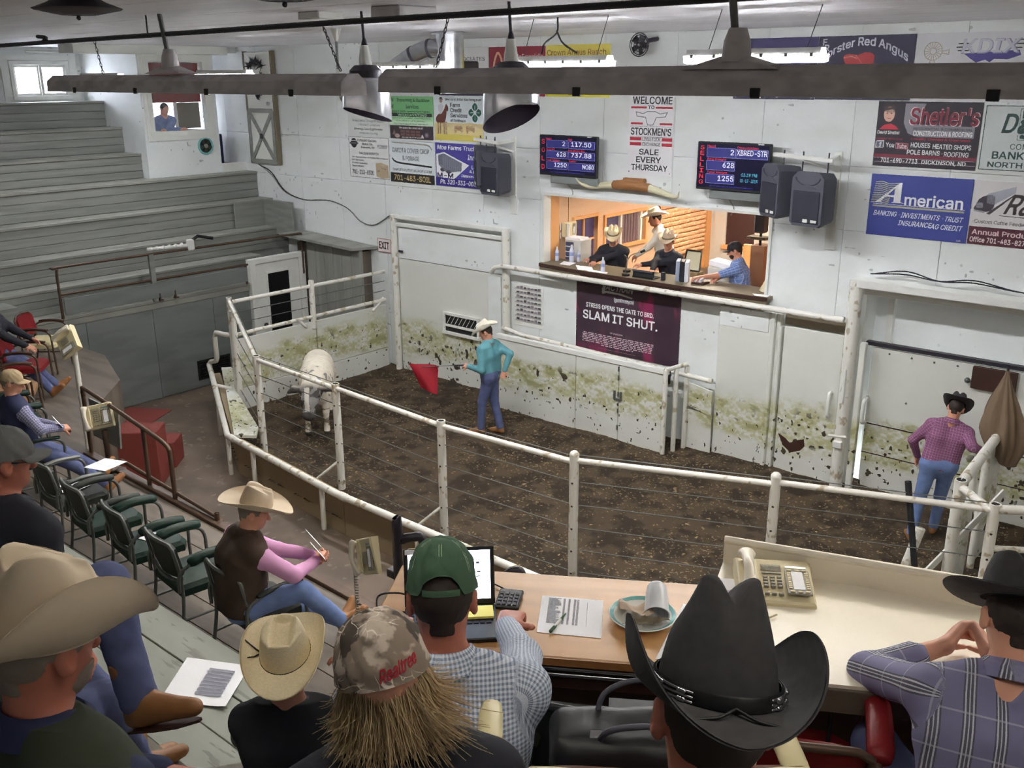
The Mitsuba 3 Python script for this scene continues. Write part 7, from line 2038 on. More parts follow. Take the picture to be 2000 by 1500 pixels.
rows = [(.12, .12 + rr.uniform(.12, .22), .05 + .027 * i, .065 + .027 * i) for i in range(26)] + [(a, a + .035, .05 + .027 * i, .065 + .027 * i) for i in range(26) for a in (.36, .44, .53, .58)] + [(.75, .755, .1, .75)]
k = sheet('white printed price sheet with columns on the oak desk, a pen lying on it', [(-1.998, 2.508), (-1.800, 2.625), (-1.660, 2.413), (-1.856, 2.300)], ZT3, rows)
k = thing('pen', 'green and white ballpoint pen lying on the price sheet', 'pen')
pa, pb = np.array([-1.845, 2.455, ZT3 + .008]), np.array([-1.815, 2.325, ZT3 + .008])
part(k, 'barrel', tube([pa + (pb - pa) * .35, pa + (pb - pa) * .75], .0055, 10), 'm_plastic_white', True); part(k, 'tip', tube([pa, pa + (pb - pa) * .35], [.002, .0055], 10), 'm_cap_green', True); part(k, 'cap', tube([pa + (pb - pa) * .75, pb], .0062, 10), 'm_cap_green', True); part(k, 'clip', tube([pa + (pb - pa) * .68 + (0.006, 0, .003), pb + (0.004, 0, .003)], .002, 6), 'm_cap_green', True)
sheet('white sheet on the oak desk, mostly behind the black hat', [(-1.560, 2.795), (-1.40, 2.88), (-1.30, 2.52), (-1.448, 2.43)], ZT3, [(.25, .75, .03 + .03 * i, .05 + .03 * i) for i in range(5)])
k = thing('plate', 'white plate with a teal rim on the oak desk holding a napkin and a plastic cup', 'plate')
PC = (-1.615, 2.605, ZT3)
part(k, 'dish', moved(lathe([(0, .004), (.075, .004), (.085, .012), (.118, .030), (.121, .028), (.088, .006), (.078, -.001), (0, -.001)], 48), PC), 'm_white', 30)
part(k, 'rim_band', moved(lathe([(.1035, .0238), (.1165, .0302), (.117, .0296), (.104, .0230)], 48), PC), 'm_teal_rim', 30)
k = thing('paper_napkin', 'crumpled brown paper napkin on the plate', 'napkin')
u, v = np.meshgrid(np.linspace(-1, 1, 26), np.linspace(-1, 1, 26), indexing='ij')
a = .6
px, py = (u * math.cos(a) - v * math.sin(a)) * .062, (u * math.sin(a) + v * math.cos(a)) * .058
zz = .018 + .050 * meshkit.fbm(np.stack([u * 1.6, v * 1.6, 0 * u], -1), 2, 3) + .020 * np.abs(u - .3) * (v < .2) - .016 * v
P = np.stack([PC[0] - .022 + px, PC[1] - .010 + py, PC[2] + zz], -1)
part(k, 'sheet', shell(P, .0015), 'm_napkin', 25)
k = thing('foil_wrapper', 'crumpled silver-brown foil wrapper on the plate', 'wrapper')
u, v = np.meshgrid(np.linspace(-1, 1, 24), np.linspace(-1, 1, 24), indexing='ij')
zz = .022 + .045 * meshkit.fbm(np.stack([u * 2.6, v * 2.6, 0 * u + 3], -1), 3, 8) * (1 - .5 * (u ** 2 + v ** 2) / 2)
P = np.stack([PC[0] + .045 + u * .050 * .8 + v * .02, PC[1] - .045 + v * .032 + u * .03, PC[2] + zz], -1)
part(k, 'foil', shell(P, .0012), 'm_foil', 25)
k = thing('plastic_cup', 'translucent plastic cup lying on the plate', 'cup')
scene['m_cup'] = {'type': 'twosided', 'bsdf': {'type': 'principled', 'base_color': rgb((.74, .76, .80)), 'roughness': .25, 'specular': .5, 'clearcoat': .4}}
ca, cb = np.array([PC[0] - .010, PC[1] + .105, PC[2] + .088]), np.array([PC[0] + .048, PC[1] + .015, PC[2] + .046])
d = cb - ca
part(k, 'cup', tube([ca - d * .03, ca, ca + d * .08, ca + d * .5, cb + d * .12], [.020, .031, .036, .041, .045], 26, caps=False), 'm_cup', 35)
part(k, 'bottom', tube([ca - d * .035, ca - d * .028], [.018, .022], 26), 'm_cup', True)
part(k, 'rim', tube(np.array([cb + d * .12 + (unit(np.cross(d, (0, 0, 1))) * math.cos(t) + unit(np.cross(np.cross(d, (0, 0, 1)), d)) * math.sin(t)) * .0455 for t in np.linspace(0, 2 * np.pi, 26, endpoint=False)]), .0022, 6, True), 'm_cup', True)

# office telephones
def telephone(label, o, f, u=(0, 0, 1), s=1.0, keys=True, base_tilt=0.10):
    k = thing('telephone', label, 'telephone')
    P = lambda n, m, b, sm=False: part(k, n, framed(moved(moved(m, rx=base_tilt), s=s), o, f, u), b, sm)
    P('body', hull([(x, y, z) for x in (-.14, .14) for y, z in ((-.115, .0), (-.115, .022), (.115, .0), (.115, .050))] + [(x, y, z) for x in (-.132, .132) for y, z in ((-.108, .030), (.108, .060))]), 'm_phone')
    P('cradle', box(-.132, -.055, -.100, .105, .046, .062, .006), 'm_phone')
    hs = spline([(-.095, -.105, .072), (-.095, -.075, .088), (-.095, 0, .108), (-.095, .075, .098), (-.095, .105, .082)], 5)
    P('handset', tube(hs, [.030, .033, .034, .031, .027, .024, .022, .021, .021, .020, .020, .021, .021, .022, .024, .027, .030, .033, .034, .033, .030][:len(hs)], 14, flat=.72), 'm_cream', True)
    P('panel', box(.040, .128, -.090, .100, .046, .0535, .002), 'm_phone_grey')
    P('display', box(.046, .122, .066, .094, .053, .056), 'm_lcd')
    P('card', box(.064, .104, -.066, .045, .053, .056), 'm_paper')
    if keys:
        for i in range(9):
            for x in (.047, .110):
                P('line_key', box(x, x + .012, -.062 + .0118 * i, -.062 + .0118 * i + .006, .053, .058), 'm_phone')
        for x in (.050, .077, .103):
            P('line_key', box(x, x + .016, .050, .056, .053, .058), 'm_phone'); P('line_key', box(x, x + .016, -.082, -.076, .053, .058), 'm_phone')
        for i in range(4):
            for j in range(3):
                P('key', box(-.040 + .025 * j, -.040 + .025 * j + .018, -.048 + .0185 * i, -.048 + .0185 * i + .011, .040, .051, .002), 'm_phone_grey')
        for j in range(3):
            P('key', box(-.040 + .025 * j, -.040 + .025 * j + .018, -.086, -.077, .034, .046, .002), 'm_phone_grey')
        for i in range(9):
            P('speaker_slit', box(-.045, .030, .045 + .0062 * i, .045 + .0062 * i + .0028, .0535, .0565), 'm_phone_grey')
        P('label_strip', box(-.042, .028, .028, .036, .050, .0545), 'm_phone_grey')
    else:
        P('key_block', box(-.04, .02, -.05, .03, .045, .052, .002), 'm_phone_grey')
    return k
kk = telephone('cream office telephone with many line buttons on the cream counter', (-1.345, 3.085, ZD + .011), (-.53, .848, 0), s=1.02)
part(kk, 'handset_cord', tube(spline([(-1.33, 2.90, ZD + .05), (-1.30, 2.86, ZD + .02), (-1.27, 2.88, ZD + .016), (-1.25, 2.92, ZD + .02)], 6), .004, 6), 'm_phone', True)
k = thing('paper_box', 'small stack of pale boxes at the back of the oak desk beside the telephone', 'box')
part(k, 'box', dk(box(.54, .70, .44, .54, 0, .018, .003)), 'm_phone_grey'); part(k, 'box', dk(box(.59, .74, .47, .56, .018, .032, .003)), 'm_paper')

# telephones on pipes along the seats
k = thing('phone_post', 'dark pipe post with a beige backing board left of the laptop', 'post')
pz = (-2.92, 2.62)
part(k, 'pipe', tube(spline([(pz[0], pz[1], 1.26), (pz[0], pz[1], 3.36), (pz[0] + .01, pz[1] + .01, 3.41), (pz[0] + .05, pz[1] + .04, 3.43), (pz[0] + .09, pz[1] + .08, 3.40), (pz[0] + .10, pz[1] + .09, 3.1)], 5), .022, 10), 'm_dark_metal', True)
part(k, 'board', hull([(pz[0] + .03 + a * .11, pz[1] + .03 + a * .11, z) for a in (0, 1) for z in (3.05, 3.36)] + [(pz[0] + .02 + a * .11, pz[1] + .05 + a * .11, z) for a in (0, 1) for z in (3.05, 3.36)]), 'm_chair_cream')
part(k, 'bracket', box(pz[0] - .06, pz[0] - .01, pz[1] - .02, pz[1] + .02, 3.22, 3.26, .004), 'm_dark_metal')
telephone('beige telephone hung on the pipe post left of the laptop', (pz[0] - .10, pz[1] - .06, 3.33), (-.35, .35, .87), (-.40, -.92, .15), s=.72, keys=False)
k = thing('spiral_cord', 'dusty coiled telephone cord hanging below the beige telephone', 'cord')
tt = np.linspace(0, 1, 260)
part(k, 'coil', tube(np.stack([pz[0] - .18 + .008 * np.cos(tt * 190), pz[1] - .10 + .008 * np.sin(tt * 190), 3.24 - .42 * tt], 1), .003, 5), 'm_phone_grey', True)
k = thing('desk_pipe', 'bent dark pipe end behind the oak desk', 'pipe')
part(k, 'pipe', tube(spline([(-2.34, 2.69, 2.81), (-2.34, 2.69, 3.34), (-2.335, 2.695, 3.41), (-2.31, 2.715, 3.435), (-2.285, 2.735, 3.41), (-2.23, 2.77, 3.20)], 5), .022, 10), 'm_dark_metal', True)
telephone('white telephone tilted on a pole at the platform corner by the red chair', (-10.66, 4.76, 2.52), (.50, .55, .45), (.45, -.60, .66), s=1.15, keys=False)
k = thing('phone_post', 'white pole carrying the tilted telephone at the platform corner', 'post')
part(k, 'pipe', tube([(-10.62, 4.78, 1.25), (-10.62, 4.78, 2.48)], .030, 10), 'm_white_pipe', True)
k = thing('phone_post', 'brown pipe with a flange carrying the beige telephone beside the stair rail', 'post')
part(k, 'pipe', tube([(-9.78, 4.60, 1.25), (-9.78, 4.60, 1.72)], .030, 10), 'm_brown_pipe', True); part(k, 'flange', moved(trimesh.creation.cylinder(.08, .016, sections=18), (-9.78, 4.60, 1.262)), 'm_brown_pipe', True)
telephone('beige telephone tilted on a brown pipe beside the stair rail', (-9.86, 4.60, 1.86), (-.45, .2, .87), (.65, -.72, .3), s=1.15)
k = thing('notice_board', 'blank grey board hung inside the stair railing', 'board')
part(k, 'sheet', hull([(-10.36, 4.74, 1.48), (-9.72, 4.72, 1.48), (-10.36, 4.74, 1.93), (-9.66, 4.72, 1.93), (-10.36, 4.76, 1.48), (-9.72, 4.74, 1.48), (-10.36, 4.76, 1.93), (-9.66, 4.74, 1.93)]), 'm_grey')

# loose things
sheet('crumpled white sheet lying on the grey bench step by the boy', [(-4.98, 2.66), (-4.60, 2.86), (-4.35, 2.52), (-4.72, 2.32)], 1.905, [(.45, .85, .2 + .08 * i, .24 + .08 * i) for i in range(8)], curl=.010)
for lab, c in (('white catalogue sheets on the seat of the grey chair', (-8.55, 3.62)), ('white sheet on the arm side of the grey chair', (-8.30, 3.86))):
    sheet(lab, [(c[0] - .14, c[1] + .08), (c[0] + .10, c[1] + .17), (c[0] + .16, c[1] - .08), (c[0] - .08, c[1] - .16)], Z1 + .482 if c[0] < -8.4 else Z1 + .70)
sheet('small white sheet on the green chair seat, near the man in the brown vest', [(-7.15, 3.62), (-6.98, 3.66), (-6.95, 3.52), (-7.12, 3.48)], Z1 + .475)
k = thing('waste_bin', 'black waste bin with pale ACE lettering between the chairs', 'bin')
bo, bf = (-1.27, 2.16, Z3), (-.55, .835, 0)
part(k, 'body', framed(hull([(x * q, y * q, z) for x in (-.15, .15) for y in (-.11, .11) for z, q in ((0.0, .85), (.72, 1.0))]), bo, bf), 'm_bin')
m = text('ACE', .15, .075, .002, True, .15); m = moved(m, rx=math.pi / 2); m = moved(m, (0, -.112, .60)); part(k, 'lettering', framed(m, bo, bf), ink(190, 192, 194))
k = thing('bag', 'black leather bag with pale straps on the cream-rimmed chair', 'bag')
go, gf = (-1.10, 1.80, 3.50), (-.62, .78, 0)
def bagf(p):
    q = p - np.array(go); a = q @ np.array([.78, .62, 0]); b = q @ np.array([-.62, .78, 0]); c = q[:, 2]
    d = np.linalg.norm(np.stack([np.maximum(np.abs(a) - .19, 0), np.maximum(np.abs(b) - .05, 0), np.maximum(np.abs(c - .14) - .12, 0)], 1), axis=1) - .05
    return d + .02 * (meshkit.fbm(p * 8, 2, 2) - .5)
part(k, 'body', skin(bagf, np.array(go) - .32, np.array(go) + .42, .012), 'm_black', True)
for o in (-.05, .05):
    part(k, 'strap', framed(tube(spline([(-.12, o, .29), (-.09, o * 1.6, .35), (.0, o * 1.9, .375), (.09, o * 1.6, .35), (.12, o, .29)], 6), .008, 8), go, gf), 'm_speaker', True)
for x in (-.14, .10, .16):
    part(k, 'buckle', framed(box(x, x + .035, -.06, -.03, .30, .315, .003), go, gf), 'm_chrome')
k = thing('floor_cord', 'black cord hanging below the cream counter by the red chair', 'cord')
part(k, 'cord', tube(spline([(-.95, 2.72, 3.46), (-.93, 2.66, 3.2), (-.92, 2.55, 2.95), (-.95, 2.45, 2.81)], 6), .007, 6), 'm_black', True)

# ================================================================ people
# ---- in the ring
gz = ground_z(-9.5, 10.6)
J = skeleton((-9.50, 10.62, .965 + gz), 112, s=1.03, lean=3, twist=-14, head=(8, 22, 0), hands=((-9.72, 10.36, 1.12 + gz), (-9.30, 10.72, 1.06 + gz)), elbow=(V3(.5, -.2, -.8), V3(.75, .2, .1)),
             feet=((-9.62, 10.50, .085 + gz), (-9.40, 10.72, .085 + gz)))
k = person('man in turquoise shirt, jeans and white cowboy hat standing in the ring', J, 'm_teal', 'm_denim', 'm_leather', h=.010, hh=.0075, collar='m_teal', hair='m_hair_dark', curl=(1.2, .8))
cowboy_hat(k, J, 'm_felt_white', s=1.08, brim=(.165, .215), crown=.115, curl=.070, band='m_chair_cream', tilt=6)
part(k, 'belt_pouch', moved(box(-.05, .05, -.03, .03, -.09, .09, .02), (J['pelvis'] + J['r'] * .14 - J['f'] * .06 + V3(0, 0, .02)), rz=.4), 'm_black')
hw = J['wr'][0] + unit(J['wr'][0] - J['el'][0]) * .08
k = thing('sorting_paddle', 'red sorting flag on a thin dark stick held by the man in turquoise', 'flag')
fl_ = np.array([-.70, -.62, 0]) / np.linalg.norm([.70, .62])
tip = hw + fl_ * .86 + V3(0, 0, -.02)
part(k, 'stick', tube([hw - fl_ * .10, hw + fl_ * .16], .013, 8), 'm_black', True, label='black handle')
part(k, 'shaft', tube([hw + fl_ * .16, tip], .005, 6), 'm_chair_frame', True)
u, v = np.meshgrid(np.linspace(0, 1, 12), np.linspace(0, 1, 14), indexing='ij')
q0 = hw + fl_ * .42; L_ = .44
P = q0 + fl_ * (u * L_ * (1 - .42 * v * (u > -1)) + .02 * v)[..., None] + V3(0, 0, -1) * (v * .47 * (1 - .12 * u))[..., None] + np.array([fl_[1], -fl_[0], 0]) * (.03 * np.sin(u * 5 + v * 3))[..., None] + V3(0, 0, .05) * u[..., None]
part(k, 'cloth', shell(P, .004), 'm_tag_red', True)

gz = ground_z(-3.0, 11.3)
J = skeleton((-3.00, 11.26, .985 + gz), 22, s=1.04, lean=9, side_lean=9, head=(-12, 26, 6), hands=((-3.30, 11.42, .98 + gz), (-2.50, 11.36, 1.22 + gz)), feet=((-3.16, 11.10, .085 + gz), (-3.02, 11.46, .085 + gz)), elbow=(V3(-.8, -.3, -.3), V3(.6, -.6, -.3)), wide=1.04)
k = person('man in magenta checked shirt and black cowboy hat in the ring', J, 'm_magenta', 'm_denim_light', 'm_leather', h=.010, hh=.008, pattern=True, collar='m_magenta', hair='m_hair_dark', belly=.02, curl=(.8, .9))
cowboy_hat(k, J, 'm_felt_black', s=1.12, brim=(.175, .215), crown=.105, curl=.045, tilt=16)

# ---- in the sale block
J = skeleton((-8.90, 13.06, 2.22), 196, s=1.02, lean=10, head=(14, 14, 0), hands=((-9.10, 12.62, 2.53), (-8.90, 12.44, 2.525)), elbow=(V3(.6, .2, -.5), V3(-.7, .3, -.4)), hunch=8)
k = person('navy-jacketed man in tan hat writing at the left of the block window', J, 'm_navy', legs=False, h=.011, hh=.008, palm=(V3(0, 0, -1), V3(0, 0, -1)), curl=(.9, .5), collar='m_navy', hair='m_hair_grey', beard='m_hair_grey')
cowboy_hat(k, J, 'm_straw', s=1.08, brim=(.165, .215), crown=.115, curl=.065, band='m_olive', tilt=4)
J = skeleton((-7.80, 13.02, 2.24), 172, s=1.02, lean=8, head=(28, 6, 0), hands=((-8.22, 12.60, 2.53), (-7.80, 12.44, 2.525)), elbow=(V3(.3, .3, -.8), V3(-.8, .2, -.3)), hunch=6)
k = person('navy-jacketed man in pale hat seated at the middle of the block window', J, 'm_navy', legs=False, h=.011, hh=.008, palm=(V3(0, 0, -1), V3(0, 0, -1)), curl=(.5, .6), collar='m_navy', hair='m_hair_dark')
cowboy_hat(k, J, 'm_felt_tan', s=1.08, brim=(.170, .215), crown=.115, curl=.070, band='m_olive', tilt=2)
J = skeleton((-8.22, 13.60, 2.53), 128, s=1.0, lean=22, head=(0, 12, 0), feet=((-8.30, 13.52, 1.69), (-8.14, 13.7, 1.69)), hands=((-8.75, 13.3, 2.45), (-8.5, 13.75, 2.40)))
k = person('man in a white shirt and white cowboy hat standing behind the seated men', J, 'm_felt_white', 'm_denim', h=.012, hh=.009, collar='m_felt_white', hair='m_hair_dark', belly=.02)
cowboy_hat(k, J, 'm_felt_white', s=1.08, brim=(.165, .22), crown=.115, curl=.060, tilt=-4)
J = skeleton((-6.52, 12.98, 2.22), 112, s=1.04, lean=13, head=(0, 16, 0), hands=((-7.02, 12.14, 2.53), (-6.75, 12.55, 2.52)), elbow=(V3(.2, -.4, -.8), V3(-.3, .4, -.8)), wide=1.05)
k = person('man in blue checked shirt and dark cap leaning on the counter', J, 'm_blue_plaid', legs=False, h=.011, hh=.008, sleeve=.42, pattern=True, collar='m_blue_plaid', hair='m_hair_dark', belly=.03, curl=(.9, .6), palm=(V3(0, 0, -1), V3(0, 0, -1)), beard='m_hair_dark')
ball_cap(k, J, 'm_cap_dark', s=1.04)
# ---- in the booth
J = skeleton((-18.62, 10.86, 4.12), -95, s=.98, lean=10, head=(10, 20, 0), hands=((-18.2, 10.65, 4.37), (-18.2, 11.0, 4.37)))
k = person('person in a grey-blue shirt seated behind the booth window', J, 'm_denim_light', legs=False, h=.014, hh=.011, hair='m_hair_dark')
kk = thing('stool', 'dark stool under the person in the booth', 'stool')
part(kk, 'seat', moved(trimesh.creation.cylinder(.18, .05, sections=20), (-18.62, 10.86, 4.0)), 'm_black', 30); part(kk, 'post', tube([(-18.62, 10.86, 3.62), (-18.62, 10.86, 3.98)], .03), 'm_black', True)
for x, y, lab in ((-8.90, 13.06, 'dark stool under the man at the left of the block window'), (-7.80, 13.02, 'dark stool under the man at the middle of the block window'), (-6.52, 12.98, 'dark stool under the man in the blue checked shirt')):
    kk = thing('stool', lab, 'stool')
    part(kk, 'seat', moved(trimesh.creation.cylinder(.20, .05, sections=20), (x, y, 2.085)), 'm_black', 30); part(kk, 'post', tube([(x, y, 1.6), (x, y, 2.07)], .04), 'm_black', True)

# ---- front row
J = skeleton((-5.47, 3.36, 1.80), -14, s=1.03, lean=9, hunch=10, head=(-22, 18, 0), hands=((-5.24, 3.86, 2.05), (-5.17, 3.84, 2.03)), elbow=(V3(-.8, -.4, -.5), V3(.85, -.35, -.5)), feet=((-5.20, 4.20, 1.34), (-5.02, 3.92, 1.56)), knee=(V3(.2, 1, .5), V3(.9, .6, .9)), wide=1.02)
k = person('man in tan hat, brown vest and pink sleeves reading cards', J, 'm_pink', 'm_denim_light', 'm_leather', h=.009, hh=.007, vest='m_brown_vest', collar='m_brown_vest', hair='m_hair_grey', belly=.03, curl=(1.1, 1.1), palm=(V3(.6, 0, .4), V3(-.6, 0, .4)), amp=.016)
cowboy_hat(k, J, 'm_felt_tan', s=1.12, brim=(.185, .235), crown=.125, curl=.055, dip=.01, tilt=-2, pw=2.6)
for lab, o, tlt in (('white printed card held up by the man in the brown vest, nearer the hat', (-5.26, 3.92, 2.14), .3), ('second white printed card held by the man in the brown vest', (-5.14, 3.86, 2.10), -.3)):
    kk = thing('price_card', lab, 'card')
    part(kk, 'sheet', framed(moved(box(-.055, .055, -.001, .001, -.06, .10), ry=tlt), o, (.3, .8, .55), (-.2, -.4, .9)), 'm_paper')
    part(kk, 'printed_rows', framed(moved(cat([box(-.042, -.042 + .05 + .012 * (i % 3), -.0022, -.001, -.04 + .016 * i, -.035 + .016 * i) for i in range(7)]), ry=tlt), o, (.3, .8, .55), (-.2, -.4, .9)), 'm_ink'); labels[kk + '__printed_rows'] = {'kind': 'stuff'}
J = skeleton((-9.72, 3.72, 1.84), -10, s=1.0, lean=-3, head=(-25, 10, 0), hands=((-9.52, 3.98, 2.02), (-9.40, 3.98, 2.02)), elbow=(V3(-.8, -.4, -.5), V3(.85, -.35, -.4)), feet=((-9.55, 4.45, 1.34), (-9.05, 4.30, 1.34)), knee=(V3(0, 1, .5), V3(.5, 1, .6)))
k = person('man in brown cap, dark vest and checked shirt in the front row', J, 'm_check', 'm_denim', 'm_leather', h=.011, hh=.009, vest='m_navy_blue', pattern=True, hair='m_hair_grey', curl=(.8, .9))
ball_cap(k, J, 'm_cap_tan')
kk = thing('price_card', 'white card on the lap of the man in the brown cap', 'card'); part(kk, 'sheet', framed(box(-.06, .06, -.001, .001, -.02, .12), (-9.38, 3.98, 2.05), (.2, .8, .5), (-.2, -.4, .9)), 'm_paper')
J = skeleton((-13.42, 5.02, 1.86), -40, s=1.0, lean=-4, head=(0, 0, 0), feet=((-13.0, 5.55, 1.34), (-12.85, 5.4, 1.34)), hands=((-13.1, 5.45, 1.95), (-12.95, 5.25, 1.95)))
k = person('grey-haired person in dark clothes at the far left of the front row', J, 'm_navy', 'm_denim', h=.014, hh=.011, hair='m_hair_grey')

# ---- third row: grey cap, crossed boot, boy, gingham, right-hand man
J = skeleton((-3.71, 1.28, 3.30), 12, s=1.04, lean=3, head=(-16, 8, 0), feet=((-3.85, 1.85, 1.98), (-3.65, 1.85, 1.98)))
k = person('man in a grey cap and dark jacket seated at the left edge', J, 'm_navy', 'm_denim', h=.008, hh=.005, hair='m_hair_grey', collar='m_navy', skin_mat='m_skin_red')
ball_cap(k, J, 'm_cap_grey', s=1.06, visor='m_cap_grey')
part(k, 'glasses_temple', tube([J['head'] + J['hr'] * .080 + J['hf'] * .085 + J['hu'] * .004, J['head'] + J['hr'] * .085 - J['hf'] * .01 + J['hu'] * .012], .0025, 6), 'm_black', True)
J = skeleton((-2.98, .84, 3.36), 2, s=1.02, lean=0, head=(0, 8, 0), feet=((-2.80, 1.30, 3.34), (-3.1, 1.4, 2.88)), knee=(V3(-.15, .6, 1.0), V3(-.2, 1, .4)), hands=((-3.1, 1.2, 3.62), (-2.95, 1.2, 3.62)))
J['an'][0] = V3(-2.795, 1.30, 3.37); J['kn'][0] = V3(-2.92, 1.30, 3.77)
k = thing('person', 'man with crossed legs and brown boot, hidden behind the big tan hat', 'person')
B = head_prims(J) + torso_prims(J, -.004) + sum((arm_prims(J, i, -.004) for i in (0, 1)), []) + sum((leg_prims(J, i, -.006) for i in (0, 1)), [])
for i in (0, 1):
    B += hand_prims(J['wr'][i], unit(J['wr'][i] - J['el'][i]), V3(0, 0, -1), 1.02, .6, right=(i == 1))
part(k, 'body', skin(lambda p: d_prims(p, B), *prim_bounds(B), .008), 'm_skin', True)
S_ = torso_prims(J, .008) + sum((arm_prims(J, i, .009) for i in (0, 1)), [])
cloth(k, 'shirt', S_, 'm_navy', .010)
L = [('c', J['hip'][0], J['hip'][1], .112, .112, .05)] + sum((leg_prims(J, i, .012, .98) for i in (0, 1)), [])
cloth(k, 'jeans', L, 'm_denim', .007, None, .016, 14, 3)
def boot_mesh(a, fwd, dn, s, h):
    heel, toe = a + dn * .055 * s - fwd * .035 * s, a + dn * .050 * s + fwd * .185 * s
    Q = [('c', a - dn * .12 * s, a + dn * .02 * s, .050 * s, .044 * s, .02 * s), ('c', heel, toe, .034 * s, .022 * s, .03 * s), ('c', a + dn * .005 * s, toe - dn * .004 * s, .044 * s, .018 * s, .03 * s)]
    lo, hi = prim_bounds(Q)
    return skin(lambda p: d_prims(p, Q) + .004 * (meshkit.fbm(p * 40, 2, 1) - .5), lo, hi, h), Q
fwd = unit(V3(.86, .42, .30)); dn = unit(V3(.12, .0, -1) - fwd * (V3(.12, 0, -1) @ fwd))
m, Q = boot_mesh(J['an'][0], fwd, dn, 1.12, .005); b_ = part(k, 'boot', m, 'm_leather', True)
sole = hull([J['an'][0] + dn * .098 + fwd * f_ + np.cross(fwd, dn) * w_ + dn * d_ for f_, w_ in ((-.07, .03), (-.07, -.03), (.05, .038), (.05, -.038), (.14, .034), (.14, -.034), (.215, .008), (.215, -.008)) for d_ in (0, .010)]); part(b_, 'sole', sole, 'm_dark_wood')
m, Q = boot_mesh(J['an'][1], V3(0, 1, 0), V3(0, 0, -1), 1.0, .012); part(k, 'boot', m, 'm_leather', True)

J = skeleton((-2.165, 1.46, 3.21), 43, s=.63, hs=1.30, lean=6, head=(2, 18, -2), hands=((-2.36, 1.58, 3.26), (-2.14, 1.70, 3.56)), elbow=(V3(-.9, -.6, -.3), V3(.9, -.1, -.9)), feet=((-2.25, 1.50, 2.86), (-2.10, 1.62, 2.86)), wide=1.18)
k = person('young boy in a cream straw cowboy hat and dark vest', J, 'm_grey_shirt', 'm_denim', h=.006, hh=.005, vest='m_dark_vest', hair='m_hair_dark', curl=(.6, .9), amp=.010)
o, f, u = cowboy_hat(k, J, 'm_straw', s=.90, brim=(.170, .205), crown=.105, curl=.062, dip=.014, crease='square', taper=.78, tilt=-30, up=.045, n=80, back=.02)
w = np.linspace(0, 2 * np.pi, 60, endpoint=False)
part(k, 'hat_cord', framed(tube(np.stack([np.sin(w) * .0765, np.cos(w) * .0940, np.full(60, .007)], 1), .0022, 6, True), o, f, u), 'm_black', True)
for e in ((-.105, -.035, .030), (-.128, .030, .050)):
    part(k, 'hat_cord', framed(tube([(-.072, .0, .010), (-.09, e[1] * .5, .014), e], .0024, 6), o, f, u), 'm_black', True)

# man in the green cap and gingham shirt at the laptop
J = skeleton((-1.535, 1.505, 3.35), 40, s=1.06, lean=9, twist=4, head=(4, 16, 0), hands=((-2.28, 2.06, 3.585), (-1.99, 2.27, 3.585)), elbow=(V3(-.8, -.3, -.3), V3(.95, .15, -.15)), feet=((-1.75, 1.95, 2.88), (-1.5, 2.1, 2.88)), wide=1.10, hunch=8)
k = person('man in a green cap and blue gingham shirt working at the laptop', J, 'm_gingham', 'm_denim', h=.0065, hh=.0042, pattern=True, collar='m_gingham', hair='m_hair_dark', belly=.03, curl=(.5, .55), palm=(V3(0, 0, -1), V3(0, 0, -1)), hand_dir=(None, unit((-.45, .80, -.08))), skin_mat='m_skin_red', amp=.018, fr=9.0)
ball_cap(k, J, 'm_cap_green', s=1.05, back_hole=True, stitch='m_cap_stitch', high=1.28, tilt=2, up=.034)
P = []
for a in np.linspace(-.022, .022, 3):
    row = []
    for t in np.linspace(0, 1, 12):
        z = .30 - .30 * t
        row.append(J['chest'] * 1 + J['up'] * (.085 - .26 * t) * 1 - J['fl'] * (.140 + .004 * math.sin(9 * t)) + J['rl'] * (a + .004 * math.sin(5 * t)))
    P.append(row)
m = shell(np.array(P), .003, False)
part(k, 'back_pleat', m, 'm_gingham', True, uv=np.stack([(m.vertices - J['chest']) @ J['rl'], (m.vertices - J['chest']) @ J['up']], 1))

# right-hand man leaning on the cream counter
J = skeleton((-.385, 2.47, 3.28), 14, s=1.04, lean=30, twist=6, head=(14, 28, 4), hands=((-.70, 2.99, 3.615), (-.575, 3.03, 3.62)), elbow=(V3(-.9, -.3, -.4), V3(.6, .2, -.6)), feet=((-.75, 2.75, 2.88), (-.15, 2.85, 2.88)), knee=(V3(-.8, .7, .4), V3(.2, 1, .4)), wide=1.06, hunch=8)
k = person('man in striped blue-violet shirt and black hat leaning on the cream counter', J, 'm_stripes', 'm_denim', h=.007, hh=.0038, pattern=True, collar='m_stripes', hair='m_hair_dark', sleeve=.80, curl=(1.25, 1.25), palm=(V3(.9, .1, -.5), V3(-.9, .1, -.3)), hand_dir=(unit((.15, .80, .30)), unit((-.55, .6, .25))), amp=.018, fr=9)
cowboy_hat(k, J, 'm_felt_black', s=1.12, brim=(.190, .235), crown=.115, curl=.030, dip=.006, tilt=6, band='m_black', pw=2.8)
sheet('white paper under the clasped hands on the cream counter', [(-.62, 3.26), (-.42, 3.34), (-.34, 3.06), (-.52, 2.98)], ZD + .012)

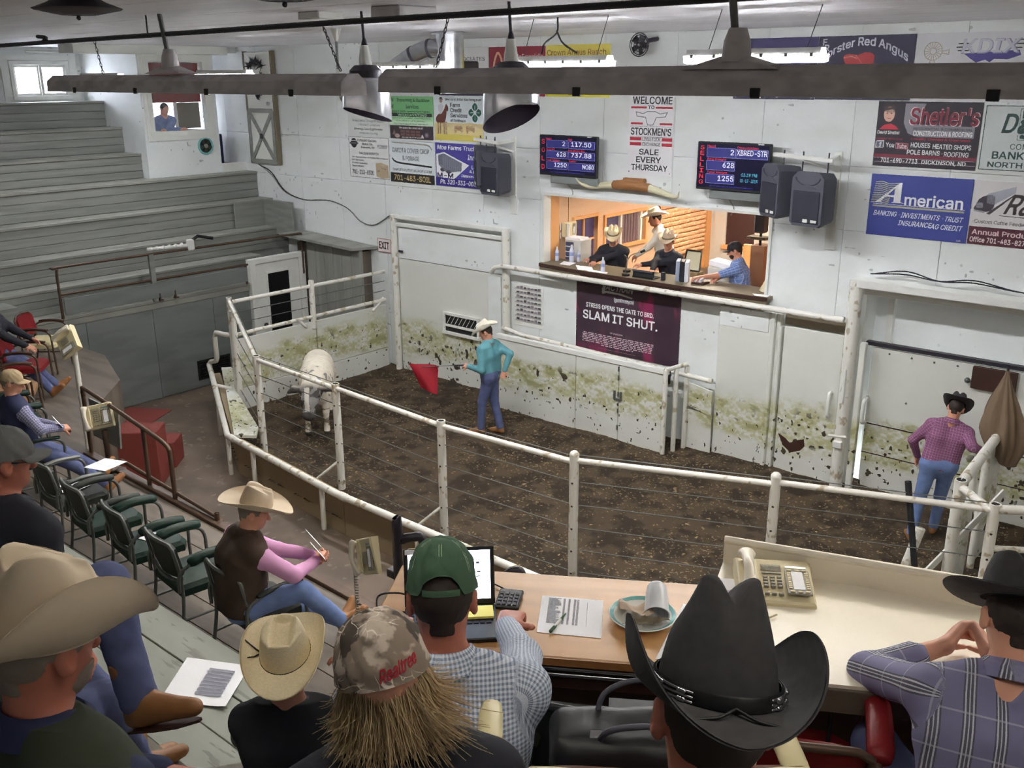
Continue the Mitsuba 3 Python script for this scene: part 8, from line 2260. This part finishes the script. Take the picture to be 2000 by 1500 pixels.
# ---- fourth row: tan hat, camouflage cap, black hat
J = skeleton((-1.80, .575, 3.61), 12, s=1.05, lean=4, head=(-2, 10, 0), hands=((-2.0, .95, 3.72), (-1.72, .98, 3.70)), elbow=(V3(-.8, -.3, -.4), V3(.7, -.5, -.5)), feet=((-1.85, 1.20, 3.22), (-1.6, 1.20, 3.22)), wide=1.10, hunch=6)
k = person('bearded man in large tan cowboy hat and dark green vest', J, 'm_navy_blue', 'm_denim', h=.0065, hh=.0038, vest='m_green_vest', collar='m_navy_blue', hair='m_hair_grey', beard='m_hair_grey', skin_mat='m_skin_red', belly=.03, amp=.014)
o, f, u = cowboy_hat(k, J, 'm_felt_tan', s=1.16, brim=(.170, .205), crown=.150, curl=.125, dip=.020, crease='gus', taper=.70, band='m_felt_tan', n=96, tilt=0, pw=1.6, up=.018)

J = skeleton((-1.205, 1.08, 3.565), 50, s=1.0, lean=4, side_lean=-2, head=(6, 14, -7), hands=((-1.55, 1.28, 3.66), (-1.38, 1.45, 3.66)), elbow=(V3(-.8, -.4, -.4), V3(.9, -.2, -.4)), feet=((-1.56, 1.42, 2.9), (-1.42, 1.54, 2.9)), wide=1.0)
k = person('blond person in a camouflage cap with red stitching on the back', J, 'm_denim_light', 'm_denim', h=.0065, hh=.0038, vest='m_navy', collar='m_navy', curl=(.5, .5))
o, f, u = ball_cap(k, J, 'm_camo', s=1.06, high=1.14, back_hole=False, tilt=4)
rr = np.random.default_rng(21)
hs_, uvs = [], []
for i in range(1500):
    a = rr.uniform(-2.35, 2.35) + np.pi
    r0_ = J['head'] + J['hr'] * math.sin(a) * .080 + J['hf'] * math.cos(a) * .095 + J['hu'] * rr.uniform(-.02, .030)
    out = unit(J['hr'] * math.sin(a) + J['hf'] * math.cos(a))
    Ls = rr.uniform(.07, .13) * (1.0 if abs(a - np.pi) < 1.7 else .9)
    sw = rr.normal(0, .014, 3)
    flare = .014 + .018 * rr.random() ** 2 + (.035 * rr.random() if math.sin(a) > .5 else 0)
    pts = [r0_, r0_ + out * .012 - J['hu'] * Ls * .3 + sw * .2, r0_ + out * .016 - J['hu'] * Ls * .62 + sw * .6, r0_ + out * flare - J['hu'] * Ls * .88 + sw, r0_ + out * flare * 1.5 - J['hu'] * Ls + sw * 1.4]
    m = tube(spline(pts, 3), np.linspace(.0016, .0005, 13), 3, caps=False)
    hs_.append(m); uvs.append(np.tile([[i / 97.0 + .003, 0]], (len(m.vertices), 1)))
part(k, 'hair', cat(hs_), 'm_hair_blond', True, uv=np.vstack(uvs)); labels[k + '__hair'] = {'kind': 'stuff', 'label': 'loose blond hair'}
# red stitched writing on the back of the cap
m = text('Realtree', .085, .026, .0016, True, .2)
v = m.vertices; ang = np.pi - .30 - v[:, 0] / .095
zz_ = .026 + v[:, 1] + .18 * v[:, 0]
rr_ = np.cos(np.arcsin(np.clip(zz_ / .112, 0, .99))) ** .72
m = trimesh.Trimesh(np.stack([np.sin(ang) * (.0945 * rr_ + .001 + v[:, 2]), np.cos(ang) * (.1135 * rr_ + .001 + v[:, 2]), zz_], 1), m.faces, process=False)
part(k, 'cap_lettering', framed(m, o, f, u), 'm_tag_red', label='red stitched lettering')

J = skeleton((-.55, 1.105, 3.745), 38, s=1.05, lean=4, head=(2, 10, 6), hands=((-.92, 1.25, 3.85), (-.72, 1.45, 3.85)), elbow=(V3(-.8, -.4, -.4), V3(.9, -.2, -.4)), feet=((-.75, 1.40, 3.22), (-.55, 1.5, 3.22)), wide=1.06)
k = person('man in tall black cowboy hat with silver-beaded band, seen from behind', J, 'm_dark_vest', 'm_denim', h=.007, hh=.0035, collar='m_dark_vest', hair='m_hair_dark', skin_mat='m_skin_red')
o, f, u = cowboy_hat(k, J, 'm_felt_black', s=1.08, brim=(.180, .180), crown=.160, curl=.095, dip=.030, crease='gus', taper=.56, n=96, tilt=9, roll=.0, pw=2.4, up=.034)
w = np.linspace(0, 2 * np.pi, 72, endpoint=False)
A1, B1 = .083 * 1.10 + .004, .102 * 1.10 + .004
ang0 = np.abs(np.angle(np.exp(1j * (w - np.pi))))
part(k, 'hat_band', framed(shell(np.stack([np.stack([np.sin(w) * (A1 + e), np.cos(w) * (B1 + e), np.full(72, z)], 1) for z, e in ((.006, .0), (.008, .003), (.026, .002), (.028, -.001))], 1), .002, True), o, f, u), 'm_black', True)
for z in (.010, .017, .024):
    for sg in (-1, 1):
        w2 = np.pi + sg * np.linspace(.62, 1.65, 26)
        part(k, 'beaded_strand', framed(tube(np.stack([np.sin(w2) * (A1 + .0045), np.cos(w2) * (B1 + .0045), np.full(26, z)], 1), .0022, 6), o, f, u), 'm_chrome', True)
for sg in (-1, 1):
    for dw in (.80, 1.25):
        a_ = np.pi + sg * dw
        part(k, 'bead_knot', framed(cat([moved(trimesh.creation.icosphere(subdivisions=1, radius=.0042), (np.sin(a_ + q) * (A1 + .006), np.cos(a_ + q) * (B1 + .006), .017 + zq)) for q in (-.04, 0, .04) for zq in (-.006, .006)]), o, f, u), 'm_chrome', True)
for sg in (-1, 1):
    part(k, 'band_tie', framed(tube(spline([(0, -B1 - .006, .014), (sg * .012, -B1 - .014, .010), (sg * .030, -B1 - .022, .004), (sg * .062, -B1 - .026, .0)], 6), .0026, 6), o, f, u), 'm_black', True)

# bench seats under the upper rows
for lab, p, q, z in (('wooden bench under the tan-hatted man, below the picture', (-2.1, .40), (-1.35, .62), 3.50), ('wooden bench under the camouflage cap and the black hat, below the picture', (-1.25, .58), (.25, 1.22), 3.48)):
    kk = thing('bench', lab, 'bench')
    p3, q3 = np.array(p + (z - .02,)), np.array(q + (z - .02,))
    part(kk, 'seat', bar(p3, q3, .34, .04), 'm_tier')
    for t in (.1, .9):
        c_ = p3 + (q3 - p3) * t; part(kk, 'leg', box(c_[0] - .04, c_[0] + .04, c_[1] - .04, c_[1] + .04, 3.14, z - .03), 'm_tier')

# ================================================================ the calf
k = thing('calf', 'white calf with a grey and black face standing head down in the left corner of the ring', 'calf')
gz = ground_z(-12.2, 9.5)
CO, CF_ = V3(-11.92, 9.14, gz), unit(V3(.74, -.67, 0))
CR = np.cross(CF_, V3(0, 0, 1))
def cp(x, y, z):
    return CO + CR * x + CF_ * y + V3(0, 0, z)
A3 = np.array([CR, CF_, V3(0, 0, 1)])
E3 = lambda x, y, z, a, b, c, kk: ('e', cp(x, y, z), A3, V3(a, b, c), kk)
C3 = lambda p, q, r0, r1, kk: ('c', cp(*p), cp(*q), r0, r1, kk)
B = [E3(0, -.05, .80, .27, .58, .29, .1), E3(0, .38, .80, .225, .30, .30, .12), E3(0, -.52, .84, .25, .26, .27, .12), E3(0, .10, .66, .24, .5, .22, .1), C3((0, .50, .94), (0, .92, .90), .19, .15, .14), E3(0, .30, 1.02, .10, .22, .09, .1)]
hd, hq = cp(.02, .98, .90), cp(.05, 1.22, .52)
hdir = unit(hq - hd); hup = unit(np.cross(CR, hdir)) ; hup = -hup if hup[2] < 0 else hup
AH = np.array([CR, hdir, hup])
B += [('c', hd, hd + hdir * .18, .150, .128, .1), ('c', hd + hdir * .16, hd + hdir * .36, .118, .092, .05), ('e', hd + hdir * .40, AH, V3(.100, .075, .084), .03)]
for sg in (-1, 1):
    B += [('c', hd + CR * sg * .10 + hup * .03, hd + CR * sg * .24 + hup * .015 - hdir * .02, .035, .055, .02), ('c', hd + CR * sg * .24 + hup * .015 - hdir * .02, hd + CR * sg * .33 - hup * .01 + hdir * .02, .055, .018, .02)]
    B += [('e', hd + hdir * .13 + CR * sg * .120 + hup * .065, AH, V3(.022, .030, .022), .012), ('-e', hd + hdir * .445 + CR * sg * .046 + hup * .030, AH, V3(.018, .016, .014), .008)]
    B += [C3((sg * .15, .40, .62), (sg * .145, .42, .36), .085, .055, .06), C3((sg * .145, .42, .36), (sg * .145, .42, .10), .050, .038, .02), C3((sg * .145, .42, .10), (sg * .145, .45, .03), .044, .052, .02)]
    B += [C3((sg * .16, -.58, .66), (sg * .15, -.50, .44), .13, .075, .08), C3((sg * .15, -.50, .44), (sg * .15, -.66, .30), .068, .046, .03), C3((sg * .15, -.66, .30), (sg * .15, -.60, .09), .044, .038, .02), C3((sg * .15, -.60, .09), (sg * .15, -.57, .03), .042, .050, .02)]
B += [C3((0, -.80, .98), (0, -.86, .70), .035, .022, .03), C3((0, -.86, .70), (0, -.85, .40), .022, .030, .02)]
m = skin(lambda p: d_prims(p, B) + .010 * (meshkit.fbm(p * 9, 3, 2) - .5), *prim_bounds(B), .012)
v = m.vertices
q = v - hd
along = q @ hdir
face = np.clip((along + .10) / .10, 0, 1) * (np.linalg.norm(q - np.outer(along, hdir), axis=1) < .34)
nz = meshkit.fbm(v * 9, 3, 5); nz2 = meshkit.fbm(v * 16, 2, 9)
col = np.tile([.66, .60, .50], (len(v), 1)) * (1 - .25 * (nz2[:, None] - .3))
dark = np.tile([.055, .05, .048], (len(v), 1)); grey = np.tile([.20, .19, .18], (len(v), 1)); white = np.tile([.60, .56, .50], (len(v), 1))
side = q @ CR
fc = np.where((np.abs(side - .045) < .035 + .03 * (nz - .5))[:, None] & (along > 0)[:, None], white, np.where((nz > .52)[:, None], dark, grey))
fc = np.where((along > .36)[:, None], dark, fc)
fc = np.where((np.abs(side) > .15)[:, None], dark, fc)
col = col * (1 - face[:, None]) + fc * face[:, None]
neckp = ((along > -.45) & (along < -.06) & (nz > .58))
col = np.where(neckp[:, None], grey, col)
hoof = v[:, 2] < gz + .055
col = np.where(hoof[:, None], [.05, .045, .04], col)
low = (v[:, 2] < gz + .42) & (nz > .55)
col = np.where(low[:, None], [.20, .15, .10], col)
scene['m_calf'] = {'type': 'twosided', 'bsdf': {'type': 'principled', 'base_color': {'type': 'mesh_attribute', 'name': 'vertex_color'}, 'roughness': .85, 'specular': .2, 'sheen': .3}}
part(k, 'body', m, 'm_calf', True, color=col)
for sg in (-1, 1):
    part(k, 'eye', moved(trimesh.creation.icosphere(subdivisions=2, radius=.017), hd + hdir * .13 + CR * sg * .130 + hup * .072), 'm_black_gloss', True)
